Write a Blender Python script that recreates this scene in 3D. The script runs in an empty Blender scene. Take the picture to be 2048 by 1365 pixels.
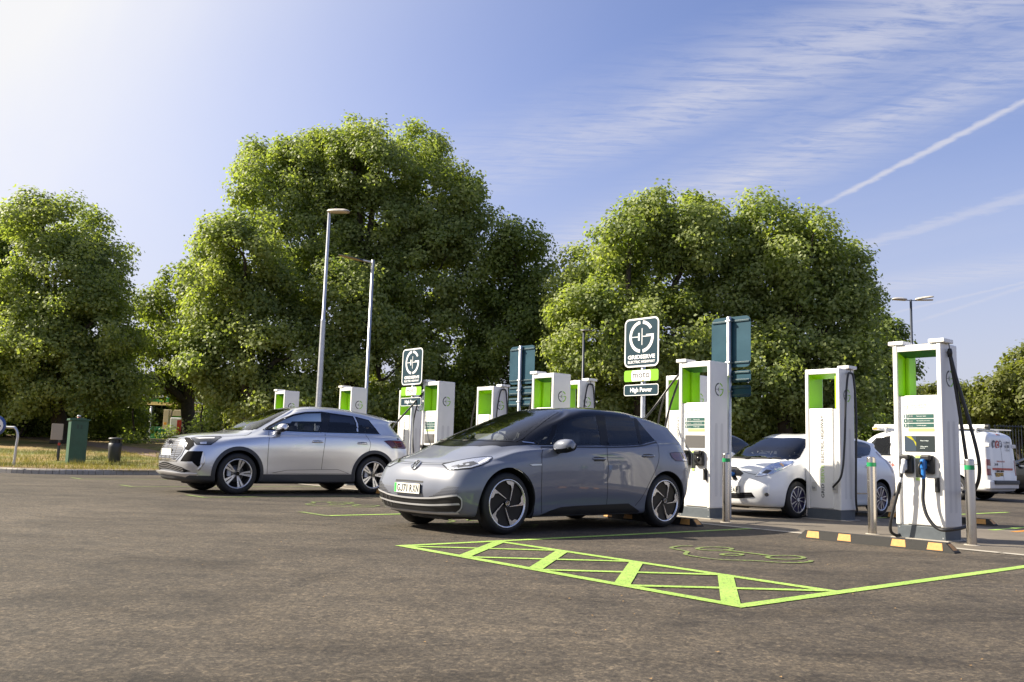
import bpy, bmesh, math, random
import numpy as np
from math import sin, cos, pi, radians as R_
from mathutils import Vector, Matrix
from mathutils.bvhtree import BVHTree
from mathutils.geometry import delaunay_2d_cdt
random.seed(7); RNG = np.random.default_rng(7)
S = bpy.context.scene
COL = S.collection
# ------------------------------------------------------------------ camera
cam_d = bpy.data.cameras.new('camera'); cam = bpy.data.objects.new('camera', cam_d); COL.objects.link(cam)
cam_d.sensor_width = 36.0; cam_d.lens = 1803.05 / 2048 * 36.0
cam_d.clip_start = 0.1; cam_d.clip_end = 5000
cr = Vector((0.99954285, -0.00373969, 0.03000191)); cu = Vector((-0.03023409, -0.12363451, 0.99186713)); cf = Vector((0, 0.99232078, 0.12369106))
m3 = Matrix((cr, cu, -cf)).transposed()
cam.matrix_world = Matrix.Translation((0, 0, 0.9013)) @ m3.to_4x4()
S.camera = cam
S.render.resolution_x, S.render.resolution_y = 1024, 682
# ------------------------------------------------------------------ light
TH = R_(39.644)
AX = Vector((cos(TH), sin(TH), 0)); BX = Vector((sin(TH), -cos(TH), 0))     # bay axis (nose to tail) and across the bays
def AB(a, b, z=0): return AX * a + BX * b + Vector((0, 0, z))
LDIR = (AX * 0.84 + BX * 0.96 + Vector((0, 0, -0.95))).normalized()
sun_el = math.asin(-LDIR.z); sun_az = math.atan2(-LDIR.x, -LDIR.y)              # azimuth clockwise from +Y
sl = bpy.data.lights.new('sun', 'SUN'); sl.energy = 5.0; sl.angle = R_(0.5); sl.color = (1.0, 0.90, 0.74)
so = bpy.data.objects.new('sun', sl); COL.objects.link(so); so.location = (-30, 20, 40)
so.rotation_euler = LDIR.to_track_quat('-Z', 'Y').to_euler()
W = bpy.data.worlds.new('World'); S.world = W; W.use_nodes = True
def build_world():
    nt = W.node_tree; nt.nodes.clear(); N = nt.nodes.new; L = nt.links.new
    out = N('ShaderNodeOutputWorld'); bg = N('ShaderNodeBackground'); bg.inputs[1].default_value = 0.085
    sky = N('ShaderNodeTexSky'); sky.sky_type = 'NISHITA'; sky.sun_disc = False
    sky.sun_elevation = sun_el; sky.sun_rotation = sun_az; sky.air_density = 1.0; sky.dust_density = 2.4; sky.ozone_density = 2.2; sky.altitude = 50
    tc = N('ShaderNodeTexCoord')
    def math_(op, a, b=None, c=None, clamp=False):
        n = N('ShaderNodeMath'); n.operation = op; n.use_clamp = clamp
        for i, v in enumerate((a, b, c)):
            if v is None: continue
            if isinstance(v, (int, float)): n.inputs[i].default_value = v
            else: L(v, n.inputs[i])
        return n.outputs[0]
    sep = N('ShaderNodeSeparateXYZ'); L(tc.outputs['Generated'], sep.inputs[0])
    X, Y, Z = sep.outputs
    # clouds live on a flat deck far overhead: deck coordinates = direction / height
    zc = math_('MAXIMUM', Z, 0.03)
    px = math_('DIVIDE', X, zc); py = math_('DIVIDE', Y, zc)
    comb = N('ShaderNodeCombineXYZ'); L(px, comb.inputs[0]); L(py, comb.inputs[1])
    mp = N('ShaderNodeMapping'); mp.inputs['Rotation'].default_value = (0, 0, R_(CLOUD_ROT)); L(comb.outputs[0], mp.inputs[0])
    mp2 = N('ShaderNodeMapping'); mp2.inputs['Scale'].default_value = (0.22, 1.1, 1); L(mp.outputs[0], mp2.inputs[0])
    n1 = N('ShaderNodeTexNoise'); n1.inputs['Scale'].default_value = 1.1; n1.inputs['Detail'].default_value = 9; n1.inputs['Roughness'].default_value = 0.62; n1.inputs['Distortion'].default_value = 0.5; L(mp2.outputs[0], n1.inputs[0])
    n2 = N('ShaderNodeTexNoise'); n2.inputs['Scale'].default_value = 0.30; n2.inputs['Detail'].default_value = 3; L(comb.outputs[0], n2.inputs[0])
    def ramp(v, a, b):
        r = N('ShaderNodeMapRange'); r.interpolation_type = 'SMOOTHSTEP'; r.inputs[1].default_value = a; r.inputs[2].default_value = b; L(v, r.inputs[0]); return r.outputs[0]
    def band(off, wid, ang, soft, n=None, s0=None):
        # streak along a straight line of the deck
        c, s = cos(R_(ang)), sin(R_(ang))
        d = math_('ADD', math_('MULTIPLY', px, -s), math_('MULTIPLY', py, c))
        d = math_('ABSOLUTE', math_('SUBTRACT', d, off))
        if n is not None: d = math_('ADD', d, math_('MULTIPLY', math_('SUBTRACT', n, 0.5), wid * soft))
        r = N('ShaderNodeMapRange'); r.interpolation_type = 'SMOOTHSTEP'; r.inputs[1].default_value = wid; r.inputs[2].default_value = 0.0; L(d, r.inputs[0])
        if s0 is None: return r.outputs[0]
        return math_('MULTIPLY', r.outputs[0], ramp(math_('ADD', math_('MULTIPLY', px, c), math_('MULTIPLY', py, s)), s0, s0 + .5))
    cir = math_('MULTIPLY', ramp(n1.outputs[0], 0.42, 0.80), ramp(n2.outputs[0], 0.38, 0.62))
    tot = math_('MULTIPLY', cir, 0.12)
    nf = N('ShaderNodeTexNoise'); nf.inputs['Scale'].default_value = 14; nf.inputs['Detail'].default_value = 6; L(comb.outputs[0], nf.inputs[0])
    mp3 = N('ShaderNodeMapping'); mp3.inputs['Rotation'].default_value = (0, 0, R_(35)); mp3.inputs['Scale'].default_value = (5, 22, 1); L(comb.outputs[0], mp3.inputs[0])
    ns = N('ShaderNodeTexNoise'); ns.inputs['Scale'].default_value = 1; ns.inputs['Detail'].default_value = 7; ns.inputs['Roughness'].default_value = .68; ns.inputs['Distortion'].default_value = .6; L(mp3.outputs[0], ns.inputs[0])
    for off, wid, ang, soft, k, s0 in STREAKS:
        b = band(off, wid, ang, soft, nf.outputs[0] if wid < 0.2 else n1.outputs[0], s0)
        if wid >= 0.2: b = math_('MULTIPLY', math_('MULTIPLY', b, ramp(n1.outputs[0], 0.30, 0.66)), ramp(ns.outputs[0], 0.22, 0.62))
        tot = math_('MAXIMUM', tot, math_('MULTIPLY', b, k))
    # wisps thin out to nothing towards the blue gap and thicken towards the sun
    hz = ramp(Z, 0.05, 0.16)
    tot = math_('MULTIPLY', tot, hz)
    tint = N('ShaderNodeMix'); tint.data_type = 'RGBA'; tint.blend_type = 'MULTIPLY'; tint.inputs[0].default_value = 1.0
    L(sky.outputs[0], tint.inputs[6]); tint.inputs[7].default_value = SKY_TINT
    mix = N('ShaderNodeMix'); mix.data_type = 'RGBA'; L(tot, mix.inputs[0]); L(tint.outputs[2], mix.inputs[6]); mix.inputs[7].default_value = CLOUD_COL
    # milky haze of high cirrostratus, thickest towards the horizon
    hzv = N('ShaderNodeMapRange'); hzv.interpolation_type = 'SMOOTHSTEP'; hzv.inputs[1].default_value = 0.44; hzv.inputs[2].default_value = -0.05; hzv.inputs[3].default_value = 0.0; hzv.inputs[4].default_value = 0.85; L(Z, hzv.inputs[0])
    mixh = N('ShaderNodeMix'); mixh.data_type = 'RGBA'; L(hzv.outputs[0], mixh.inputs[0]); L(mix.outputs[2], mixh.inputs[6]); mixh.inputs[7].default_value = HAZE_COL; mix = mixh
    # thin veil of high cloud round the sun side
    sv = N('ShaderNodeVectorMath'); sv.operation = 'DOT_PRODUCT'; L(tc.outputs['Generated'], sv.inputs[0]); sv.inputs[1].default_value = tuple(-LDIR)
    veil = math_('POWER', math_('MAXIMUM', sv.outputs['Value'], 0.0), VEIL[0])
    veil = math_('MULTIPLY', math_('MULTIPLY', veil, VEIL[1]), math_('ADD', math_('MULTIPLY', n1.outputs[0], 0.5), 0.75), clamp=True)
    mix2 = N('ShaderNodeMix'); mix2.data_type = 'RGBA'; L(veil, mix2.inputs[0]); L(mix.outputs[2], mix2.inputs[6]); mix2.inputs[7].default_value = VEIL_COL
    L(mix2.outputs[2], bg.inputs[0]); L(bg.outputs[0], out.inputs[0])
CLOUD_ROT = 62
STREAKS = [(1.77, 0.030, -80.1, 1.6, 0.75, -3.4), (3.70, 0.045, -77.9, 1.6, 0.35, -6.5), (2.78, 0.05, -90.5, 1.6, 0.3, -6.5), (1.93, 0.42, -49.5, 0.9, 0.75, -4.2), (1.93, 0.42, -67.5, 0.9, 0.85, -4.6), (2.81, 0.10, -71.6, 1.4, 0.4, -4.3), (4.6, 0.5, -55, 1.0, .5, -9)]
SKY_TINT = (0.86, 0.81, 0.99, 1); HAZE_COL = (3.3, 3.35, 3.85, 1); CLOUD_COL = (3.6, 3.6, 4.0, 1); VEIL = (4.0, 4.4); VEIL_COL = (4.6, 4.6, 4.7, 1)
build_world()
S.render.engine = 'CYCLES'
S.cycles.use_denoising = True
S.cycles.max_bounces = 8; S.cycles.transparent_max_bounces = 12; S.cycles.caustics_reflective = False; S.cycles.caustics_refractive = False
S.view_settings.view_transform = 'Standard'; S.view_settings.look = 'None'; S.view_settings.exposure = 1.25; S.view_settings.gamma = 1.0

# ------------------------------------------------------------------ materials
def mat(name, col, rough=0.5, metal=0.0, coat=0.0, var=0.0, vscale=8.0, bump=0.0, bscale=60.0, spec=0.5, emit=None, trans=0.0, crough=0.03, flake=0.0):
    m = bpy.data.materials.new(name); m.use_nodes = True; nt = m.node_tree; b = nt.nodes['Principled BSDF']; L = nt.links.new
    c = tuple(col) + (1,) if len(col) == 3 else tuple(col)
    b.inputs['Base Color'].default_value = c; b.inputs['Roughness'].default_value = rough; b.inputs['Metallic'].default_value = metal
    b.inputs['Coat Weight'].default_value = coat; b.inputs['Coat Roughness'].default_value = crough; b.inputs['Specular IOR Level'].default_value = spec
    b.inputs['Transmission Weight'].default_value = trans
    tc = nt.nodes.new('ShaderNodeTexCoord')
    if var > 0:
        n = nt.nodes.new('ShaderNodeTexNoise'); n.inputs['Scale'].default_value = vscale; n.inputs['Detail'].default_value = 6; n.inputs['Roughness'].default_value = .6
        L(tc.outputs['Object'], n.inputs[0])
        mr = nt.nodes.new('ShaderNodeMapRange'); mr.inputs[1].default_value = .3; mr.inputs[2].default_value = .7; mr.inputs[3].default_value = 1 - var; mr.inputs[4].default_value = 1 + var
        L(n.outputs[0], mr.inputs[0])
        mx = nt.nodes.new('ShaderNodeMix'); mx.data_type = 'RGBA'; mx.blend_type = 'MULTIPLY'; mx.inputs[0].default_value = 1; mx.inputs[6].default_value = c
        L(mr.outputs[0], mx.inputs[7]); L(mx.outputs[2], b.inputs['Base Color'])
        r2 = nt.nodes.new('ShaderNodeMapRange'); r2.inputs[3].default_value = max(0, rough - .08); r2.inputs[4].default_value = min(1, rough + .1); L(n.outputs[0], r2.inputs[0]); L(r2.outputs[0], b.inputs['Roughness'])
    if bump > 0:
        n = nt.nodes.new('ShaderNodeTexNoise'); n.inputs['Scale'].default_value = bscale; n.inputs['Detail'].default_value = 5; L(tc.outputs['Object'], n.inputs[0])
        bp = nt.nodes.new('ShaderNodeBump'); bp.inputs['Strength'].default_value = bump; bp.inputs['Distance'].default_value = .01; L(n.outputs[0], bp.inputs['Height']); L(bp.outputs[0], b.inputs['Normal'])
    if emit: b.inputs['Emission Color'].default_value = tuple(emit[0]) + (1,); b.inputs['Emission Strength'].default_value = emit[1]
    return m
def glass_mat(name, tint, refl=1.0, rough=0.0):
    m = bpy.data.materials.new(name); m.use_nodes = True; nt = m.node_tree; nt.nodes.clear(); N = nt.nodes.new; L = nt.links.new
    o = N('ShaderNodeOutputMaterial'); t = N('ShaderNodeBsdfTransparent'); t.inputs[0].default_value = tuple(tint) + (1,)
    g = N('ShaderNodeBsdfGlossy'); g.inputs['Roughness'].default_value = rough; g.inputs[0].default_value = (refl, refl, refl, 1)
    f = N('ShaderNodeFresnel'); f.inputs[0].default_value = 1.52; mx = N('ShaderNodeMixShader'); L(f.outputs[0], mx.inputs[0]); L(t.outputs[0], mx.inputs[1]); L(g.outputs[0], mx.inputs[2]); L(mx.outputs[0], o.inputs[0])
    return m
M = {}
M['paint_white'] = mat('white_powder_coat', (.80, .79, .76), .32, coat=.25, var=.03, vscale=3, bump=.02, bscale=200)
M['plinth'] = mat('grey_plinth_steel', (.085, .10, .115), .45, var=.12, vscale=9)
M['green'] = mat('lime_green_panel', (.37, .64, .016), .4, var=.04)
M['sign_green'] = mat('lime_sign_sheet', (.20, .47, .012), .45)
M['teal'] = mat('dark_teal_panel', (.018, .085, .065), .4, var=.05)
M['sign_teal'] = mat('dark_teal_sign_sheet', (.008, .034, .052), .5, spec=.2, var=.06, vscale=5)
M['sign_back'] = mat('teal_sign_back', (.011, .055, .085), .45, spec=.3, var=.1, vscale=4)
M['white_print'] = mat('white_print', (.82, .82, .82), .4)
M['white_sheet'] = mat('white_sheet', (.78, .78, .77), .4)
M['dark_print'] = mat('charcoal_print', (.028, .032, .036), .5)
M['grey_print'] = mat('pale_grey_print', (.22, .23, .23), .5)
M['green_print'] = mat('green_print', (.30, .62, .02), .5)
M['pale_green_print'] = mat('pale_green_print', (.50, .72, .20), .5)
M['panel_green'] = mat('bottle_green_print', (.018, .09, .075), .45)
M['screen'] = mat('screen_glass', (.012, .02, .018), .06, coat=1)
M['screen_mirror'] = mat('glossy_screen', (.10, .09, .075), .05, coat=1, spec=1)
M['black'] = mat('black_plastic', (.014, .014, .015), .42, var=.1)
M['gloss_black'] = mat('gloss_black_trim', (.005, .005, .006), .12, coat=.25, spec=.4)
M['rubber'] = mat('black_rubber', (.013, .013, .014), .62, var=.2, vscale=20)
M['cable'] = mat('black_cable_sheath', (.014, .014, .016), .38)
M['blue'] = mat('blue_plastic', (.02, .16, .50), .35, var=.05)
M['light_grey'] = mat('light_grey_plastic', (.62, .63, .65), .4)
M['steel'] = mat('brushed_stainless_steel', (.50, .46, .41), .24, metal=1)
M['galv'] = mat('galvanised_steel', (.50, .51, .53), .42, metal=.85, var=.12, vscale=10)
M['green_tape'] = mat('green_reflective_band', (.01, .25, .085), .4)
M['yellow'] = mat('yellow_reflector', (.56, .28, .07), .5, var=.15, vscale=30)
M['stop_rubber'] = mat('recycled_rubber', (.018, .017, .016), .75, var=.35, vscale=15, bump=.4, bscale=120)
M['concrete'] = mat('concrete', (.36, .33, .28), .85, var=.16, vscale=5, bump=.3, bscale=90)
M['kerbstone'] = mat('kerb_stone', (.40, .37, .32), .85, var=.18, vscale=3, bump=.3, bscale=60)
M['cabinet_green'] = mat('cabinet_green_paint', (.026, .085, .055), .45, var=.14, vscale=4)
M['bin_grey'] = mat('dark_grey_bin_plastic', (.045, .046, .052), .5, var=.12)
M['red_plastic'] = mat('red_plastic', (.45, .03, .02), .4)
M['lamp_glass'] = mat('lamp_lens', (.60, .48, .34), .3)
M['lamp_body'] = mat('weathered_lamp_body', (.50, .47, .42), .6, var=.25, vscale=12)
M['dark_metal'] = mat('dark_painted_metal', (.03, .04, .06), .45)
M['bark'] = mat('bark', (.060, .048, .036), .9, var=.4, vscale=6, bump=.6, bscale=20)

# ------------------------------------------------------------------ helpers
def meshobj(name, verts, faces, m=None, parent=None, smooth=False, mats=None, midx=None):
    me = bpy.data.meshes.new(name); me.from_pydata([tuple(v) for v in verts], [], [tuple(f) for f in faces]); me.update()
    for k in (mats or ([m] if m else [])): me.materials.append(k)
    if midx is not None: me.polygons.foreach_set('material_index', np.array(midx, dtype=np.int32))
    if smooth: me.polygons.foreach_set('use_smooth', np.ones(len(me.polygons), dtype=bool))
    o = bpy.data.objects.new(name, me); COL.objects.link(o)
    if parent is not None: o.parent = parent
    return o
def empty(name, loc=(0, 0, 0), rz=0.0, label=None, cat=None, group=None):
    o = bpy.data.objects.new(name, None); COL.objects.link(o); o.empty_display_size = .2; o.location = loc; o.rotation_euler = (0, 0, rz)
    return tag(o, label, cat, group)
def tag(o, label=None, cat=None, group=None, kind=None):
    if label: o['label'] = label
    if cat: o['category'] = cat
    if group: o['group'] = group
    if kind: o['kind'] = kind
    return o
def children(o): return [c for c in COL.objects if c.parent == o]
def copy_tree(o, parent=None):
    c = o.copy(); COL.objects.link(c)
    if parent is not None: c.parent = parent
    for ch in list(o.children): copy_tree(ch, c)
    return c
class MB:
    """collects boxes, tubes, lathes and plates and links them as one mesh"""
    def __init__(s): s.v = []; s.f = []; s.mi = []; s.mats = []; s.sm = []
    def mid(s, m):
        if m not in s.mats: s.mats.append(m)
        return s.mats.index(m)
    def add(s, v, f, m, smooth=False):
        o = len(s.v); s.v += [tuple(x) for x in v]; k = s.mid(m)
        for q in f: s.f.append(tuple(i + o for i in q)); s.mi.append(k); s.sm.append(smooth)
        return s
    def box(s, x0, x1, y0, y1, z0, z1, m, bev=0.0, rot=None, seg=2):
        bm = bmesh.new(); bmesh.ops.create_cube(bm, size=1)
        for v in bm.verts: v.co = Vector(((x0 + x1) / 2 + v.co.x * (x1 - x0), (y0 + y1) / 2 + v.co.y * (y1 - y0), (z0 + z1) / 2 + v.co.z * (z1 - z0)))
        if bev > 0: bmesh.ops.bevel(bm, geom=bm.edges[:], offset=bev, segments=seg, profile=.5, affect='EDGES')
        if rot is not None:
            for v in bm.verts: v.co = rot @ v.co
        bm.verts.index_update(); s.add([v.co.copy() for v in bm.verts], [[v.index for v in f.verts] for f in bm.faces], m); bm.free(); return s
    def prism(s, pts, axis, a0, a1, m, bev=0.0):
        """2D outline pts extruded along axis ('x','y','z') from a0 to a1"""
        n = len(pts)
        def P(p, a): return (a, p[0], p[1]) if axis == 'x' else ((p[0], a, p[1]) if axis == 'y' else (p[0], p[1], a))
        bm = bmesh.new(); vs = [bm.verts.new(P(p, a0)) for p in pts]; f = bm.faces.new(vs)
        r = bmesh.ops.extrude_face_region(bm, geom=[f]); d = Vector(P((0, 0), a1 - a0))
        for e in r['geom']:
            if isinstance(e, bmesh.types.BMVert): e.co += d
        bmesh.ops.recalc_face_normals(bm, faces=bm.faces[:])
        if bev > 0: bmesh.ops.bevel(bm, geom=bm.edges[:], offset=bev, segments=2, profile=.5, affect='EDGES')
        bm.verts.index_update(); s.add([v.co.copy() for v in bm.verts], [[v.index for v in q.verts] for q in bm.faces], m); bm.free(); return s
    def tube(s, pts, rad, m, n=10, cap=True, smooth=True):
        pts = [Vector(p) for p in pts]; rs = rad if isinstance(rad, (list, tuple)) else [rad] * len(pts); V = []; F = []
        up = None
        for i, p in enumerate(pts):
            t = (pts[min(i + 1, len(pts) - 1)] - pts[max(i - 1, 0)]).normalized()
            if up is None: up = Vector((0, 0, 1)) if abs(t.z) < .9 else Vector((1, 0, 0))
            a = (up - t * up.dot(t)).normalized(); up = a; b = t.cross(a)
            for k in range(n): V.append(p + (a * cos(2 * pi * k / n) + b * sin(2 * pi * k / n)) * rs[i])
        for i in range(len(pts) - 1):
            for k in range(n): F.append((i * n + k, i * n + (k + 1) % n, (i + 1) * n + (k + 1) % n, (i + 1) * n + k))
        s.add(V, F, m, smooth)
        if cap:
            s.add(V[:n], [tuple(range(n))[::-1]], m); s.add(V[-n:], [tuple(range(n))], m)
        return s
    def lathe(s, prof, m, axis='z', n=32, c=(0, 0, 0), smooth=True, close=False):
        V = []; F = []; k = len(prof)
        for i in range(n):
            t = 2 * pi * i / n
            for r, h in prof:
                q = (r * cos(t), r * sin(t), h) if axis == 'z' else ((r * cos(t), h, r * sin(t)) if axis == 'y' else (h, r * cos(t), r * sin(t)))
                V.append((q[0] + c[0], q[1] + c[1], q[2] + c[2]))
        for i in range(n):
            for j in range(k - 1): F.append((i * k + j, ((i + 1) % n) * k + j, ((i + 1) % n) * k + j + 1, i * k + j + 1))
        s.add(V, F, m, smooth); return s
    def build(s, name, parent=None, recalc=True):
        me = bpy.data.meshes.new(name); me.from_pydata(s.v, [], s.f); me.update()
        for k in s.mats: me.materials.append(k)
        me.polygons.foreach_set('material_index', np.array(s.mi, dtype=np.int32)); me.polygons.foreach_set('use_smooth', np.array(s.sm, dtype=bool))
        if recalc:
            bm = bmesh.new(); bm.from_mesh(me); bmesh.ops.recalc_face_normals(bm, faces=bm.faces[:]); bm.to_mesh(me); bm.free()
        o = bpy.data.objects.new(name, me); COL.objects.link(o)
        if parent is not None: o.parent = parent
        return o
def smooth_path(pts, n=8):
    """Catmull-Rom through the points"""
    P = [Vector(p) for p in pts]; P = [P[0] * 2 - P[1]] + P + [P[-1] * 2 - P[-2]]; out = []
    for i in range(1, len(P) - 2):
        for k in range(n):
            t = k / n; a, b, c, d = P[i - 1], P[i], P[i + 1], P[i + 2]
            out.append(.5 * ((2 * b) + (c - a) * t + (2 * a - 5 * b + 4 * c - d) * t * t + (3 * b - a - 3 * c + d) * t ** 3))
    out.append(P[-2]); return out
def text_geo(txt, size, bold=0.0, sx=1.0, space=1.0):
    """triangulated flat lettering in the xy plane, centred, as (verts, faces)"""
    cu_ = bpy.data.curves.new('lettering', 'FONT'); cu_.body = txt; cu_.size = size; cu_.offset = bold; cu_.align_x = 'CENTER'; cu_.align_y = 'CENTER'; cu_.space_character = space; cu_.resolution_u = 3
    o = bpy.data.objects.new('lettering', cu_); COL.objects.link(o); dg = bpy.context.evaluated_depsgraph_get(); me = bpy.data.meshes.new_from_object(o.evaluated_get(dg))
    v = [(p.co.x * sx, p.co.y, 0) for p in me.vertices]; f = [tuple(p.vertices) for p in me.polygons]
    bpy.data.objects.remove(o); bpy.data.curves.remove(cu_); bpy.data.meshes.remove(me); return v, f
def place2d(verts, origin, ex, ey):
    o, ex, ey = Vector(origin), Vector(ex), Vector(ey); return [o + ex * v[0] + ey * v[1] for v in verts]
def arc_strip(r0, r1, a0, a1, n=20, sx=1.0):
    V = []; F = []
    for i in range(n + 1):
        a = R_(a0 + (a1 - a0) * i / n); V += [(r0 * cos(a) * sx, r0 * sin(a), 0), (r1 * cos(a) * sx, r1 * sin(a), 0)]
    for i in range(n): F.append((2 * i, 2 * i + 1, 2 * i + 3, 2 * i + 2))
    return V, F
def rect2(x0, x1, y0, y1): return [(x0, y0, 0), (x1, y0, 0), (x1, y1, 0), (x0, y1, 0)], [(0, 1, 2, 3)]
def rrect(w, h, r, n=5):
    P = []
    for cx, cy, a in ((w / 2 - r, h / 2 - r, 0), (-w / 2 + r, h / 2 - r, 90), (-w / 2 + r, -h / 2 + r, 180), (w / 2 - r, -h / 2 + r, 270)):
        for i in range(n + 1): t = R_(a + 90 * i / n); P.append((cx + r * cos(t), cy + r * sin(t)))
    return P
# ================================================================== SETTING
CAM = Vector((0, 0, .9013))
def at(x, y, Y):
    """world point at distance Y seen at pixel (x, y) of the 2048 px photograph"""
    d = cf * 1803.05 + cr * (x - 1024) - cu * (y - 682.5); return CAM + d * (Y / d.y)
def ground_mat(name, kind):
    m = bpy.data.materials.new(name); m.use_nodes = True; nt = m.node_tree; b = nt.nodes['Principled BSDF']; N = nt.nodes.new; L = nt.links.new
    tc = N('ShaderNodeTexCoord')
    def noise(sc, det=6, ro=.6, dist=0.0, scale=None):
        n = N('ShaderNodeTexNoise'); n.inputs['Scale'].default_value = sc; n.inputs['Detail'].default_value = det; n.inputs['Roughness'].default_value = ro; n.inputs['Distortion'].default_value = dist
        if scale:
            mp = N('ShaderNodeMapping'); mp.inputs['Rotation'].default_value = (0, 0, scale[2]); mp.inputs['Scale'].default_value = (scale[0], scale[1], 1); L(tc.outputs['Object'], mp.inputs[0]); L(mp.outputs[0], n.inputs[0])
        else: L(tc.outputs['Object'], n.inputs[0])
        return n.outputs[0]
    def ramp(v, stops):
        r = N('ShaderNodeValToRGB'); e = r.color_ramp.elements
        e[0].position, e[0].color = stops[0][0], tuple(stops[0][1]) + (1,); e[1].position, e[1].color = stops[-1][0], tuple(stops[-1][1]) + (1,)
        for p, c in stops[1:-1]: q = e.new(p); q.color = tuple(c) + (1,)
        L(v, r.inputs[0]); return r.outputs[0]
    def mixc(a, b_, f, bt='MIX'):
        n = N('ShaderNodeMix'); n.data_type = 'RGBA'; n.blend_type = bt
        for i, v in ((0, f), (6, a), (7, b_)):
            if hasattr(v, 'is_linked'): L(v, n.inputs[i])
            elif i == 0: n.inputs[0].default_value = v
            else: n.inputs[i].default_value = tuple(v) + (1,)
        return n.outputs[2]
    def bump(h, st, dist, prev=None):
        n = N('ShaderNodeBump'); n.inputs['Strength'].default_value = st; n.inputs['Distance'].default_value = dist; L(h, n.inputs['Height'])
        if prev is not None: L(prev, n.inputs['Normal'])
        return n.outputs[0]
    if kind == 'asphalt':
        def vor(sc):
            n = N('ShaderNodeTexVoronoi'); n.inputs['Scale'].default_value = sc; L(tc.outputs['Object'], n.inputs[0]); q = N('ShaderNodeSeparateColor'); L(n.outputs['Color'], q.inputs[0]); return q.outputs[0], n.outputs['Distance']
        st, sd = vor(75); st2, sd2 = vor(34)
        agg = noise(60, 4, .75); agg2 = noise(20, 5, .75); big = noise(.30, 7, .66, .5); spot = noise(2.6, 6, .72, .3); patch = noise(.9, 6, .7, .8, (.5, 1.3, -TH))
        base = ramp(big, [(.30, (.043, .0365, .0295)), (.5, (.069, .0585, .047)), (.70, (.100, .085, .068))])
        base = mixc(base, ramp(patch, [(.36, (.66, .65, .64)), (.5, (1, 1, 1)), (.66, (1.22, 1.2, 1.16))]), .9, 'MULTIPLY')
        base = mixc(base, ramp(spot, [(.32, (.58, .58, .58)), (.48, (1, 1, 1)), (.70, (1.18, 1.16, 1.12))]), .85, 'MULTIPLY')
        base = mixc(base, ramp(st, [(.0, (.40, .40, .41)), (.55, (.9, .9, .9)), (.80, (1.35, 1.32, 1.25)), (1.0, (2.3, 2.2, 2.0))]), .55, 'MULTIPLY')
        base = mixc(base, ramp(st2, [(.0, (.55, .55, .56)), (.6, (1, 1, 1)), (1.0, (1.6, 1.55, 1.45))]), .5, 'MULTIPLY')
        base = mixc(base, ramp(agg2, [(.34, (.55, .55, .55)), (.5, (1, 1, 1)), (.64, (1.4, 1.37, 1.3))]), .5, 'MULTIPLY')
        L(base, b.inputs['Base Color']); rr = ramp(spot, [(.3, (.72, .72, .72)), (.7, (.92, .92, .92))]); L(rr, b.inputs['Roughness'])
        b.inputs['Specular IOR Level'].default_value = .30
        L(bump(st, .6, .007, bump(agg2, .6, .014)), b.inputs['Normal'])
    elif kind == 'island':
        agg = noise(80, 3, .7); big = noise(.9, 6, .6); 
        base = ramp(big, [(.3, (.095, .080, .062)), (.7, (.165, .142, .112))]); base = mixc(base, ramp(agg, [(.3, (.7, .7, .7)), (.7, (1.3, 1.3, 1.3))]), .8, 'MULTIPLY')
        L(base, b.inputs['Base Color']); b.inputs['Roughness'].default_value = .85; L(bump(agg, .5, .006), b.inputs['Normal'])
    elif kind == 'paint':
        wear = noise(55, 4, .75); big = noise(1.6, 4, .6); agg = noise(90, 3, .7)
        col = ramp(big, [(.3, (.25, .42, .065)), (.7, (.36, .56, .11))])
        chip = ramp(wear, [(.36, (0, 0, 0)), (.50, (1, 1, 1))]); sep = N('ShaderNodeSeparateColor'); L(chip, sep.inputs[0])
        base = mixc((.10, .105, .045), col, sep.outputs[0]); L(base, b.inputs['Base Color']); b.inputs['Roughness'].default_value = .7; L(bump(agg, .4, .004), b.inputs['Normal'])
    elif kind == 'faint':
        wear = noise(40, 5, .8); agg = noise(90, 3, .7); chip = ramp(wear, [(.40, (0, 0, 0)), (.66, (1, 1, 1))]); sep = N('ShaderNodeSeparateColor'); L(chip, sep.inputs[0])
        base = mixc((.085, .075, .045), (.22, .36, .06), sep.outputs[0]); L(base, b.inputs['Base Color']); b.inputs['Roughness'].default_value = .75; L(bump(agg, .4, .004), b.inputs['Normal'])
    elif kind == 'grass':
        big = noise(.32, 5, .6); mid = noise(1.7, 5, .65); fine = noise(26, 4, .7)
        g = ramp(mid, [(.3, (.085, .11, .02)), (.6, (.16, .17, .035)), (.75, (.22, .20, .05))]); d = ramp(mid, [(.3, (.24, .155, .06)), (.7, (.38, .27, .11))])
        f = ramp(big, [(.42, (0, 0, 0)), (.56, (1, 1, 1))]); sep = N('ShaderNodeSeparateColor'); L(f, sep.inputs[0])
        base = mixc(g, d, sep.outputs[0]); base = mixc(base, ramp(fine, [(.3, (.55, .55, .55)), (.7, (1.4, 1.4, 1.4))]), .8, 'MULTIPLY')
        L(base, b.inputs['Base Color']); b.inputs['Roughness'].default_value = .9; L(bump(fine, .8, .05), b.inputs['Normal'])
    elif kind == 'soil':
        mid = noise(2.3, 6, .65); fine = noise(40, 4, .7)
        base = ramp(mid, [(.3, (.10, .06, .032)), (.7, (.22, .145, .075))]); base = mixc(base, ramp(fine, [(.3, (.5, .5, .5)), (.7, (1.5, 1.5, 1.5))]), .8, 'MULTIPLY')
        L(base, b.inputs['Base Color']); b.inputs['Roughness'].default_value = .95; L(bump(fine, .8, .04), b.inputs['Normal'])
    return m
M['asphalt'] = ground_mat('sunlit_asphalt', 'asphalt'); M['island'] = ground_mat('pale_paving', 'island'); M['line_paint'] = ground_mat('worn_lime_line_paint', 'paint')
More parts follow.
